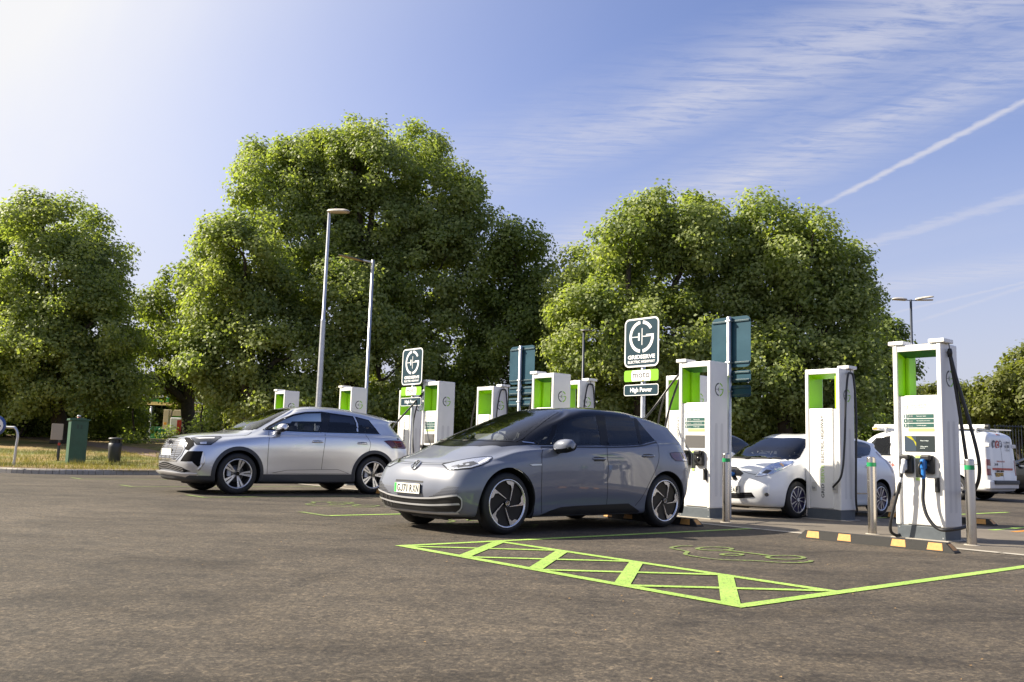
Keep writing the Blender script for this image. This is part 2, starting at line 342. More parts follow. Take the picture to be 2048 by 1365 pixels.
M['faint_paint'] = ground_mat('faded_lime_paint', 'faint'); M['grass'] = ground_mat('dry_grass', 'grass'); M['soil'] = ground_mat('bare_soil', 'soil')
M['orange_paint'] = mat('orange_line_paint', (.50, .20, .02), .7, var=.25, vscale=30)
M['path'] = mat('path_asphalt', (.22, .15, .12), .9, var=.15, vscale=4, bump=.3, bscale=60)
# asphalt: one sheet out to the horizon
tag(meshobj('car_park', [(-1500, -60, 0), (1500, -60, 0), (1500, 2500, 0), (-1500, 2500, 0)], [(0, 1, 2, 3)], M['asphalt']), kind='structure')
# charger island between the two rows of bays
isl = [AB(10.42, b, .004) for b in (-1.2,)] + [AB(14.6, -1.2, .004)] + [AB(14.6, -42, .004), AB(10.42, -42, .004)]
tag(meshobj('charger_island', isl, [(0, 1, 2, 3)], M['island']), kind='structure')
kb = MB()
for k in range(14):
    b0 = -1.2 - k * 3.0; kb.add([AB(10.28, b0, .006), AB(10.42, b0, .006), AB(10.42, b0 - 2.98, .006), AB(10.28, b0 - 2.98, .006)], [(0, 1, 2, 3)], M['concrete'])
tag(kb.build('edging'), kind='structure')
# grass bank
def zt(x, y):
    t = min(1, max(0, (y - 28) / 24)); r = t * t * (3 - 2 * t); s = min(1, max(0, (6 - x) / 14)); return .125 + 1.0 * r * s
BANK = [(-90, 33), (-40, 28), (-20, 25.0), (-14.2, 24.05), (-12.6, 23.75), (-11.6, 23.95), (-10.9, 24.6), (-9.6, 26.0), (-4, 30.8), (2, 32.6), (9, 33.6), (15, 36.5), (19, 44), (24, 52), (34, 55), (60, 60), (140, 90), (140, 160), (-140, 160), (-140, 40)]
def in_poly(x, y, P):
    r = False; j = len(P) - 1
    for i in range(len(P)):
        if (P[i][1] > y) != (P[j][1] > y) and x < (P[j][0] - P[i][0]) * (y - P[i][1]) / (P[j][1] - P[i][1]) + P[i][0]: r = not r
        j = i
    return r
def bank():
    outl = []
    for i, p in enumerate(BANK):
        q = BANK[(i + 1) % len(BANK)]; n = max(1, int(math.dist(p, q) / 2)) if i < 16 else 4
        outl += [(p[0] + (q[0] - p[0]) * k / n, p[1] + (q[1] - p[1]) * k / n) for k in range(n)]
    vs = [Vector(p) for p in outl]; es = [(i, (i + 1) % len(vs)) for i in range(len(vs))]
    for x in np.arange(-60, 60, 2.0):
        for y in np.arange(24, 100, 2.0):
            if in_poly(x, y, BANK): vs.append(Vector((x + .01, y + .013)))
    r = delaunay_2d_cdt(vs, es, [list(range(len(outl)))], 1, 1e-4)
    o = meshobj('grass_bank', [(p.x, p.y, zt(p.x, p.y)) for p in r[0]], r[2], M['grass'], smooth=True); tag(o, kind='structure')
bank()
def strip_along(pts, o0, o1, z, name, m, jag=0.0, kind='structure'):
    P = smooth_path([(p[0], p[1], 0) for p in pts], 8); V = []; F = []
    for i, p in enumerate(P):
        t = (P[min(i + 1, len(P) - 1)] - P[max(i - 1, 0)]).normalized(); n = Vector((-t.y, t.x, 0))
        for k, o in enumerate((o0, o1)):
            q = p + n * (o + (random.uniform(-jag, jag) if k else 0)); V.append((q.x, q.y, (zt(q.x, q.y) if z is None else 0) + (z if z is not None else .012)))
    for i in range(len(P) - 1): F.append((2 * i, 2 * i + 1, 2 * i + 3, 2 * i + 2))
    return tag(meshobj(name, V, F, m, smooth=True), kind=kind)
strip_along(BANK[2:10], .12, 1.25, None, 'soil_strip', M['soil'], .35)
# kerb stones
def kerb():
    P = smooth_path([(p[0], p[1], 0) for p in BANK[1:12]], 6); k = MB(); acc = []
    for i in range(len(P) - 1):
        a, b = P[i], P[i + 1]; t = (b - a).normalized(); n = Vector((-t.y, t.x, 0)); L = (b - a).length; m = max(1, round(L / .92))
        for j in range(m):
            p = a + (b - a) * (j / m) + t * .006; q = a + (b - a) * ((j + 1) / m) - t * .006
            V = []
            for e in (p, q): V += [e + Vector((0, 0, -.05)), e + n * -.004 + Vector((0, 0, .10)), e + n * .022 + Vector((0, 0, .132)), e + n * .13 + Vector((0, 0, .135)), e + n * .13 + Vector((0, 0, -.05))]
            k.add(V, [(0, 1, 6, 5), (1, 2, 7, 6), (2, 3, 8, 7), (3, 4, 9, 8), (0, 4, 3, 2, 1), (5, 6, 7, 8, 9)], M['kerbstone'])
    tag(k.build('kerb'), kind='structure')
kerb()
strip_along([(-9.2, 33.4), (-13.0, 35.6), (-16.6, 39.5), (-23, 45), (-34, 52)], -.7, .7, None, 'footpath', M['path'])
strip_along([(-30, 25.9), (-22, 25.6), (-16.9, 26.0), (-15.2, 26.4)], -.5, .45, None, 'footpath_end', M['path'])
# ------------------------------------------------------------------ painted markings
MK = MB()
def mline(a0, b0, a1, b1, w=.10, m=None, z=.005):
    p = Vector((a0, b0)); q = Vector((a1, b1)); t = (q - p).normalized(); n = Vector((-t.y, t.x)) * w / 2
    MK.add([AB(*(p + n), z), AB(*(p - n), z), AB(*(q - n), z), AB(*(q + n), z)], [(0, 1, 2, 3)], m or M['line_paint'])
for k, b in enumerate((-3.5, -7.33, -10.95, -15.3, -19.1, -22.9)):
    mline(4.75 if k < 2 else 5.95, b, 10.3 if k else 9.9, b, m=M['line_paint'] if k < 3 else M['faint_paint'])
    if k > 1: mline(5.95, b - .75, 5.95, b + .1, m=M['faint_paint'], z=.0058)
    mline(14.6, b - .6, 20.0, b - .6, z=.0052)
for k in range(1):
    b0 = -3.55 - 3.835 * k; b1 = b0 - 3.74
    mline(4.80, b0 + .1, 4.80, b1 - .05, z=.0055); mline(5.95, b0 + .1, 5.95, b1 - .05, z=.0055)
    n = 4
    for i in range(n):
        c0 = b1 + (b0 - b1) * i / n; c1 = b1 + (b0 - b1) * (i + 1) / n
        mline(5.93, c0 + .03, 4.82, c1 - .03, .12, z=.006); mline(4.82, c0 + .03, 5.93, c1 - .03, .085, z=.0065)
    MKd = MK
def car_icon(a, b):
    """car outline with a plug, drawn on the bay floor; long way across the bay"""
    out = [(-.80, .10), (-.86, .22), (-.74, .40), (-.42, .47), (-.18, .66), (.25, .68), (.52, .50), (.78, .40), (.86, .22), (.80, .10)]
    P = [AB(a + .55 - y * 1.3, b + x * .95, .007) for x, y in smooth_path([(x, y, 0) for x, y in out], 5) for y in [y]] if False else [AB(a + .62 - p.y * 1.35, b - .12 + p.x * .86, .0068) for p in smooth_path([(x, y, 0) for x, y in out], 5)]
    for i in range(len(P) - 1):
        t = (P[i + 1] - P[i]).normalized(); n = Vector((-t.y, t.x, 0)) * .022; MK.add([P[i] + n, P[i] - n, P[i + 1] - n, P[i + 1] + n], [(0, 1, 2, 3)], M['faint_paint'])
    for cx in (-.48, .48):
        for i in range(16):
            q = []
            for r in (.14, .185):
                for t in (i, i + 1): q.append(AB(a + .62 - (.1 + r * sin(2 * pi * t / 16)) * 1.35, b + (cx + r * cos(2 * pi * t / 16)) * .86 - .12, .0064))
            MK.add([q[0], q[1], q[3], q[2]], [(0, 1, 2, 3)], M['faint_paint'])
    for x0, x1 in ((-.30, .28),):
        MK.add([AB(a + .62 - .08 * 1.35, b + x0 * .86 - .12, .0064), AB(a + .62 - .13 * 1.35, b + x0 * .86 - .12, .0064), AB(a + .62 - .13 * 1.35, b + x1 * .86 - .12, .0064), AB(a + .62 - .08 * 1.35, b + x1 * .86 - .12, .0064)], [(0, 1, 2, 3)], M['faint_paint'])
    for r0 in (0,):
        for i in range(12):
            q = []
            for r in (.07, .115):
                for t in (i, i + 1): q.append(AB(a + .62 - (.32 + r * sin(2 * pi * t / 12)) * 1.35, b + (.02 + r * cos(2 * pi * t / 12)) * .86 - .12, .0064))
            MK.add([q[0], q[1], q[3], q[2]], [(0, 1, 2, 3)], M['faint_paint'])
for k in range(4): car_icon(7.1, -5.3 - 3.835 * k)
mline(13.9, -5.75, 19, -5.9, .10, z=.0075); mline(13.9, -5.45, 19, -5.6, .10, M['orange_paint'], z=.0075)
tag(MK.build('road_markings', recalc=False), kind='structure')
# fallen leaves and grit
g = MB()
for i in range(260):
    a, b = random.uniform(2.5, 10), random.uniform(-12, -1.5); p = AB(a, b, .006); s = random.uniform(.004, .014); t = random.uniform(0, 6.28)
    g.add([p + Vector((cos(t + k * pi / 2) * s * (1 if k % 2 else .6), sin(t + k * pi / 2) * s * (1 if k % 2 else .6), .003 * (k % 2))) for k in range(4)], [(0, 1, 2, 3)], M['litter_leaf'] if 'litter_leaf' in M else M.setdefault('litter_leaf', mat('dry_leaf', (.30, .18, .07), .8, var=.4, vscale=2)))
tag(g.build('leaf_litter', recalc=False), label='tiny dry leaves and grit scattered on the asphalt', cat='litter', kind='stuff')
# ------------------------------------------------------------------ foliage
def leaf_mat(name, dark, light, trans=.46):
    m = bpy.data.materials.new(name); m.use_nodes = True; nt = m.node_tree; nt.nodes.clear(); N = nt.nodes.new; L = nt.links.new
    o = N('ShaderNodeOutputMaterial'); at_ = N('ShaderNodeAttribute'); at_.attribute_name = 'tint'; r = N('ShaderNodeValToRGB'); e = r.color_ramp.elements
    e[0].color = tuple(dark) + (1,); e[1].color = tuple(light) + (1,); L(at_.outputs['Fac'], r.inputs[0])
    p = N('ShaderNodeBsdfPrincipled'); L(r.outputs[0], p.inputs['Base Color']); p.inputs['Roughness'].default_value = .55; p.inputs['Specular IOR Level'].default_value = .4
    t = N('ShaderNodeBsdfTranslucent'); mu = N('ShaderNodeMix'); mu.data_type = 'RGBA'; mu.blend_type = 'MULTIPLY'; mu.inputs[0].default_value = 1; L(r.outputs[0], mu.inputs[6]); mu.inputs[7].default_value = (1.7, 1.8, .6, 1); L(mu.outputs[2], t.inputs[0])
    mx = N('ShaderNodeMixShader'); mx.inputs[0].default_value = trans; L(p.outputs[0], mx.inputs[1]); L(t.outputs[0], mx.inputs[2]); L(mx.outputs[0], o.inputs[0]); return m
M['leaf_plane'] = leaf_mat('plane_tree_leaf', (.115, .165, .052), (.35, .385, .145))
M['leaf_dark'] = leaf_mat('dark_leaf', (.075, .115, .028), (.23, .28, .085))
M['leaf_gold'] = leaf_mat('pale_leaf', (.10, .135, .035), (.24, .28, .085))
M['leaf_far'] = leaf_mat('far_leaf', (.09, .115, .028), (.19, .20, .06))
M['blade'] = leaf_mat('grass_blade', (.075, .085, .018), (.30, .25, .09), .25)
def leaf_mesh(name, C, Nn, size, m, parent, tint, aspect=.72):
    """one leaf per row of C: a pentagon-like pointed leaf, slightly folded"""
    n = len(C); a = RNG.normal(size=(n, 3)); Nn = Nn / np.linalg.norm(Nn, axis=1, keepdims=True)
    u = np.cross(Nn, a); u /= np.linalg.norm(u, axis=1, keepdims=True) + 1e-9; v = np.cross(Nn, u); s = size[:, None]
    q = np.stack([C - u * s * .5, C - v * s * aspect * .5 - u * s * .06 + Nn * s * .10, C + u * s * .5, C + v * s * aspect * .5 - u * s * .06 + Nn * s * .10], 1)
    me = bpy.data.meshes.new(name); me.vertices.add(4 * n); me.vertices.foreach_set('co', q.reshape(-1).astype(np.float32))
    me.loops.add(4 * n); me.loops.foreach_set('vertex_index', np.arange(4 * n, dtype=np.int32)); me.polygons.add(n); me.polygons.foreach_set('loop_start', np.arange(0, 4 * n, 4, dtype=np.int32)); me.polygons.foreach_set('loop_total', np.full(n, 4, dtype=np.int32))
    me.update(); at_ = me.attributes.new('tint', 'FLOAT', 'FACE'); at_.data.foreach_set('value', np.clip(tint, 0, 1).astype(np.float32)); me.materials.append(m)
    o = bpy.data.objects.new(name, me); COL.objects.link(o)
    if parent is not None: o.parent = parent
    return o
def crown_cloud(blobs, leaf, dens, crad=(.45, .85)):
    """leaf positions for a crown made of ellipsoid blobs (centre, radii); leaves hang in clumps on each blob's shell"""
    C = []; Nn = []; T = []
    for c, r, *mu in blobs:
        c = np.array(c); r = np.array(r); mu = mu[0] if mu else 1.0; area = 4 * pi * ((r[0] * r[1]) ** 1.6 / 3 + (r[0] * r[2]) ** 1.6 / 3 + (r[1] * r[2]) ** 1.6 / 3) ** (1 / 1.6)
        k = max(6, int(area / .72 * mu)); d = RNG.normal(size=(k, 3)); d /= np.linalg.norm(d, axis=1, keepdims=True)
        rad = np.where(RNG.uniform(0, 1, k) < .28, RNG.uniform(.45, .75, k), RNG.uniform(.78, 1.10, k) + .16 * (RNG.uniform(0, 1, k) > .88)) ; cc = c + d * r * rad[:, None]
        keep = np.ones(k, bool)
        for c2, r2, *_ in blobs:                                   # clumps buried deep inside another blob are never seen
            if c2 is c: continue
            keep &= (((cc - np.array(c2)) / np.array(r2)) ** 2).sum(1) > .22
        cc = cc[keep]; d = d[keep]
        cr_ = RNG.uniform(*crad, len(cc)); nl = (cr_ ** 2 * dens).astype(int)
        idx = np.repeat(np.arange(len(cc)), nl); e = RNG.normal(size=(len(idx), 3)); e /= np.linalg.norm(e, axis=1, keepdims=True); e[:, 2] = e[:, 2] * .8 
        rr = RNG.uniform(.25, 1, len(idx)) ** .6; P = cc[idx] + e * (cr_[idx] * rr)[:, None]
        P += RNG.normal(size=P.shape) * .10
        nn = e * .7 + d[idx] * .5 + np.array([0, 0, .55]) + RNG.normal(size=P.shape) * .55
        C.append(P); Nn.append(nn); T.append(RNG.uniform(.0, .75, len(cc))[idx] * .55 + RNG.uniform(0, .55, len(idx)))
    return np.concatenate(C), np.concatenate(Nn), np.concatenate(T)
def tree(name, base, blobs, m, label, cat='tree', leaf=.155, dens=230, trunk_r=.3, group=None, limbs=True, crad=(.38, .80), fork=None):
    base = Vector((base[0], base[1], zt(base[0], base[1]) - .05)); e = empty(name, base, 0, label, cat, group); t = MB()
    bl = [(Vector(q[0]) - base, q[1]) for q in blobs]; mus = [q[2] if len(q) > 2 else 1.0 for q in blobs]
    cz = sum((c.z for c, r in bl)) / len(bl); ctr = sum((c for c, r in bl), Vector()) / len(bl)
    top = Vector((ctr.x * .4, ctr.y * .4, max(2.0, cz * .55))) if fork is None else Vector(fork) - base
    pts = [Vector((0, 0, 0)), top * .35 + Vector((.08, 0, 0)), top * .7 + Vector((-.06, .05, 0)), top]; t.tube(smooth_path(pts, 4), [trunk_r * (1.35 if i == 0 else 1.08 - .03 * i) for i in range(13)], M['bark'], 10)
    if limbs:
        for c, r in bl:
            mid = top.lerp(c, .5) + Vector((random.uniform(-.4, .4), random.uniform(-.4, .4), .5)); P = smooth_path([top - Vector((0, 0, .4)), mid, c, c + Vector((random.uniform(-1, 1), random.uniform(-1, 1), .6)).normalized() * r[2] * .6], 4)
            t.tube(P, [max(.03, trunk_r * .55 * (1 - i / len(P))) for i in range(len(P))], M['bark'], 7)
    t.build('trunk', e, recalc=False)
    C, Nn, T = crown_cloud([(np.array(c), np.array(r), mu) for (c, r), mu in zip(bl, mus)], leaf, dens, crad)
    leaf_mesh('crown', C, Nn, RNG.uniform(.7, 1.35, len(C)) * leaf, m, e, T)
    return e
def pb(lst, Y, dy=1.5, th=1.0):
    """blobs from (x, y, rx, ry[, extra distance]) in photograph pixels at distance Y"""
    out = []
    for q in lst:
        D = Y + (q[4] if len(q) > 4 else random.uniform(-dy, dy)); c = at(q[0], q[1], D); s = D / 1803.05; out.append((c, (q[2] * s * 1.04, (q[2] + q[3]) / 2 * s * th, q[3] * s * 1.04)))
    return out
QD = 1.0
def D_(n): return n * QD * 2.0
tree('plane_tree', at(690, 880, 41)[:2], pb([(760, 330, 95, 75), (650, 360, 100, 90), (840, 320, 60, 65), (880, 420, 85, 95), (570, 390, 85, 85), (530, 335, 52, 45), (620, 300, 55, 45), (700, 290, 50, 42), (760, 460, 120, 110), (640, 490, 110, 110), (925, 430, 50, 80), (860, 560, 115, 110), (700, 620, 130, 110, -1.5), (900, 690, 100, 100), (760, 760, 130, 90, -1.5)], 41), M['leaf_plane'], 'tallest broad tree with a domed crown behind the two lamp posts', trunk_r=.38, dens=D_(230))
tree('plane_tree', at(500, 880, 38)[:2], pb([(490, 520, 85, 85), (450, 490, 50, 50), (420, 610, 50, 80), (520, 620, 100, 100), (410, 700, 42, 70), (480, 730, 95, 85), (570, 720, 85, 90), (560, 810, 80, 55), (480, 815, 60, 45)], 38), M['leaf_plane'], 'sunlit leafy tree spreading left of the tall lamp post', trunk_r=.3, dens=D_(240))
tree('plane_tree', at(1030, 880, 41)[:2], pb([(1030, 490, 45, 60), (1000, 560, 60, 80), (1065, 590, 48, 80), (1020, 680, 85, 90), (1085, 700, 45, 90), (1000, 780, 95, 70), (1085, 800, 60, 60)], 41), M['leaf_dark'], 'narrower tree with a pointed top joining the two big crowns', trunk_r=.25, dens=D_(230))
tree('plane_tree', at(1290, 880, 37)[:2], pb([(1330, 440, 80, 65), (1260, 480, 75, 70), (1190, 550, 72, 65), (1150, 600, 50, 70), (1400, 480, 70, 75), (1320, 560, 105, 90), (1210, 660, 100, 90), (1340, 680, 110, 95, -1.2), (1160, 720, 60, 80), (1230, 790, 110, 70), (1370, 800, 100, 60)], 37), M['leaf_plane'], 'broad round-crowned tree standing behind the upright green sign', trunk_r=.34, dens=D_(240))
tree('plane_tree', at(1570, 880, 36)[:2], pb([(1530, 470, 80, 65), (1470, 500, 62, 60), (1620, 510, 75, 75), (1680, 560, 62, 75), (1560, 570, 105, 95), (1700, 640, 52, 80), (1620, 680, 105, 95), (1480, 640, 100, 100), (1500, 760, 110, 80, -1.2), (1690, 750, 65, 85), (1620, 810, 110, 60), (1450, 820, 80, 45)], 36), M['leaf_plane'], 'wide dark-bottomed tree towering over the white hatchback', trunk_r=.34, dens=D_(240))
tree('field_tree', at(1760, 880, 50)[:2], pb([(1745, 690, 42, 75), (1785, 675, 26, 18), (1765, 750, 48, 60), (1745, 820, 60, 55), (1800, 820, 28, 40)], 50), M['leaf_dark'], 'thin ragged tree at the right edge of the wide crown', trunk_r=.2, leaf=.20, dens=D_(200))
tree('plane_tree', at(120, 880, 42)[:2], pb([(85, 450, 72, 55), (165, 480, 52, 60), (30, 500, 60, 70), (210, 530, 42, 55), (110, 560, 105, 85), (225, 600, 38, 45), (20, 620, 80, 90), (180, 650, 90, 80), (80, 690, 110, 80), (245, 690, 40, 60), (-30, 560, 60, 90), (40, 770, 110, 60), (160, 770, 90, 55), (240, 770, 45, 45)], 42), M['leaf_plane'], 'big rounded tree at the left side of the photo', trunk_r=.36, dens=D_(225), fork=at(110, 770, 42))
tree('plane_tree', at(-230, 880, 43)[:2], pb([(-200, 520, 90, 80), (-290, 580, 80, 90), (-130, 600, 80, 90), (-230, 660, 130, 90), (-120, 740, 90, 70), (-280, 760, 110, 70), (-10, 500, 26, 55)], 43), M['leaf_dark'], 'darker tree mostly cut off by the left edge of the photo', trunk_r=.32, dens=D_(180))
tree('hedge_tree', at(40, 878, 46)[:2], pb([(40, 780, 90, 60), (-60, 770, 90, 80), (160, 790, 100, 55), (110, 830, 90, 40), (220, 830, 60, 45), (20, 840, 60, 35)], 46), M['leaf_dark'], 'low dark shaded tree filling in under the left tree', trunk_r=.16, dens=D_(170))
tree('old_tree', at(375, 878, 47)[:2], pb([(355, 585, 42, 55), (390, 560, 30, 45), (320, 620, 40, 40), (330, 680, 60, 35), (390, 660, 38, 60), (300, 650, 26, 30), (345, 735, 50, 22), (285, 700, 36, 30), (395, 740, 40, 40), (265, 760, 32, 24), (310, 775, 34, 16), (360, 790, 30, 14), (235, 800, 40, 20), (400, 800, 30, 20)], 47), M['leaf_gold'], 'gnarled tree with bare spreading limbs in the gap between the big trees', trunk_r=.42, leaf=.19, dens=D_(125), fork=at(378, 790, 47), crad=(.35, .7))
tree('plane_tree', at(2040, 890, 47)[:2], pb([(2045, 740, 32, 35), (2035, 790, 48, 45), (1990, 785, 34, 42), (2070, 800, 50, 70), (1995, 840, 50, 45), (2060, 850, 60, 40)], 47), M['leaf_far'], 'pale green tree at the right edge of the photo behind the van', trunk_r=.18, leaf=.2, dens=D_(200))
tree('field_tree', at(1900, 890, 66)[:2], pb([(1870, 795, 32, 22), (1915, 805, 38, 30), (1955, 815, 36, 30), (1840, 810, 30, 25), (1890, 835, 70, 30), (1960, 850, 50, 25)], 66), M['leaf_far'], 'distant low trees seen through the nearest charger', trunk_r=.18, leaf=.24, dens=D_(150))
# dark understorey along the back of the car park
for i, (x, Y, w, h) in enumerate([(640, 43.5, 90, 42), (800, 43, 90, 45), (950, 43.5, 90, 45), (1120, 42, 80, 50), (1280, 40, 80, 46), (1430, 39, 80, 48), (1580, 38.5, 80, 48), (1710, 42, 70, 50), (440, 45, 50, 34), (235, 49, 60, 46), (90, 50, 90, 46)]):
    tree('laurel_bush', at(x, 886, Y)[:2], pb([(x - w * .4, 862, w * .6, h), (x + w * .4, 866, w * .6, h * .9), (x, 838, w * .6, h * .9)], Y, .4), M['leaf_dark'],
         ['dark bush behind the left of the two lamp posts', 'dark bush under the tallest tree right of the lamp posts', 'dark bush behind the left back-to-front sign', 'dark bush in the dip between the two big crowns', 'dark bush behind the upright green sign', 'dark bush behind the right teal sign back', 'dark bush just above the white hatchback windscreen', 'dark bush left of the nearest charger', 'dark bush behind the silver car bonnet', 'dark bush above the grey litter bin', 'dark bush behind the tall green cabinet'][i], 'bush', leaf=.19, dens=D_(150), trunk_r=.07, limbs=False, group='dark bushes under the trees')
for i, (x, y, Y, w, h) in enumerate([(400, 868, 40, 45, 24), (262, 876, 44, 30, 20), (455, 860, 39, 40, 26), (340, 866, 58, 30, 14)]):
    tree('shrub', at(x, 890, Y)[:2], pb([(x - w * .3, y, w * .6, h), (x + w * .35, y + 4, w * .55, h * .85)], Y, .3), M['leaf_gold' if i in (3,) else 'leaf_plane'], ['sunlit shrub above the silver car bonnet', 'low shrub right of the grey litter bin', 'bright shrub by the silver car windscreen', 'pale shrub in front of the far kiosk'][i], 'shrub', leaf=.15, dens=D_(150), trunk_r=.05, limbs=False, crad=(.3, .5))
def far_wood():
    bl = []
    for i in range(46):
        x = -75 + i * 3.6 + random.uniform(-1, 1); y = random.uniform(96, 108); h = random.uniform(4.5, 7.0) if x < 48 else random.uniform(3, 4.5); bl.append((np.array([x, y, 1 + h * .45]), np.array([3.2, 3.0, h * .62])))
    C, Nn, T_ = crown_cloud(bl, .5, 42, (.9, 1.5)); o = leaf_mesh('far_woodland', C, Nn, RNG.uniform(.7, 1.3, len(C)) * .5, M['leaf_far'], None, T_); tag(o, label='hazy line of woodland along the horizon behind everything', cat='woodland', kind='stuff')
far_wood()
# grass blades on the bank
def blades():
    n = 42000; x = RNG.uniform(-21, -8.6, n); y = RNG.uniform(24, 37, n) ; k = np.array([in_poly(a, b, BANK) for a, b in zip(x, y)]); x, y = x[k], y[k]
    den = np.sin(x * 1.7 + np.sin(y * 1.3) * 2) * np.sin(y * 2.1 + x * .6) ; k = RNG.uniform(-1.2, .9, len(x)) < den + .25; x, y = x[k], y[k]
    z = np.array([zt(a, b) for a, b in zip(x, y)]); h = RNG.uniform(.03, .13, len(x)) * np.where(np.sin(x * 3.1) * np.sin(y * 2.7 + x) > .55, 1.9, 1.0); t = RNG.uniform(0, 6.28, len(x)); w = .006; V = np.zeros((len(x), 3, 3))
    lean = RNG.normal(size=(len(x), 2)) * .35
    V[:, 0] = np.stack([x - w * np.cos(t), y - w * np.sin(t), z - .01], 1); V[:, 1] = np.stack([x + w * np.cos(t), y + w * np.sin(t), z - .01], 1); V[:, 2] = np.stack([x + lean[:, 0] * h, y + lean[:, 1] * h, z + h], 1)
    me = bpy.data.meshes.new('grass_blades'); n = len(x); me.vertices.add(3 * n); me.vertices.foreach_set('co', V.reshape(-1).astype(np.float32)); me.loops.add(3 * n); me.loops.foreach_set('vertex_index', np.arange(3 * n, dtype=np.int32)); me.polygons.add(n); me.polygons.foreach_set('loop_start', np.arange(0, 3 * n, 3, dtype=np.int32)); me.polygons.foreach_set('loop_total', np.full(n, 3, dtype=np.int32)); me.update()
    a = me.attributes.new('tint', 'FLOAT', 'FACE'); a.data.foreach_set('value', np.clip(.35 + .45 * np.sin(x * .8 + 1) * np.sin(y * .9) + RNG.uniform(-.3, .4, n), 0, 1).astype(np.float32)); me.materials.append(M['blade'])
    o = bpy.data.objects.new('grass_blades', me); COL.objects.link(o); tag(o, label='dry yellow-green grass blades on the bank behind the kerb', cat='grass', kind='stuff')
blades()
# ================================================================== CHARGERS, SIGNS, FURNITURE
def flat(mb, geo, origin, ex, ey, m, scale=1.0, off=(0, 0)):
    v, f = geo; mb.add(place2d([((a[0] * scale) + off[0], (a[1] * scale) + off[1]) for a in v], origin, ex, ey), f, m); return mb
def logo(mb, o, ex, ey, r, mdark, mgreen, bold=1.0):
    w = .20 * bold
    flat(mb, arc_strip(r * (1 - w), r, 97, 263), o, ex, ey, mdark)
    flat(mb, arc_strip(r * (1 - w), r, 83, 32), o, ex, ey, mgreen); flat(mb, arc_strip(r * (1 - w), r, -83, 2), o, ex, ey, mgreen)
    flat(mb, rect2(r * .38, r * .995, -.02 * r, .13 * r), o, ex, ey, mgreen)
    flat(mb, rect2(-r * .80, -r * .26, -.025 * r, .025 * r), o, ex, ey, mdark); flat(mb, rect2(-r * .27, -r * .14, -.24 * r, .24 * r), o, ex, ey, mdark)
    flat(mb, rect2(.02 * r, .075 * r, -.52 * r, .52 * r), o, ex, ey, mgreen); flat(mb, rect2(.075 * r, .40 * r, -.02 * r, .03 * r), o, ex, ey, mgreen)
TXT = {}
def T(txt, bold=0.0, sx=1.0, space=1.0):
    k = (txt, bold, sx, space)
    if k not in TXT: TXT[k] = text_geo(txt, 1.0, bold, sx, space)
    return TXT[k]
def twidth(g): xs = [p[0] for p in g[0]]; return max(xs) - min(xs)
def fit(mb, g, width, o, ex, ey, m, off=(0, 0)):
    flat(mb, g, o, ex, ey, m, width / twidth(g), off)
CH_H = 2.42; CW = .62; CD = .44
HX, HY = CD / 2, CW / 2
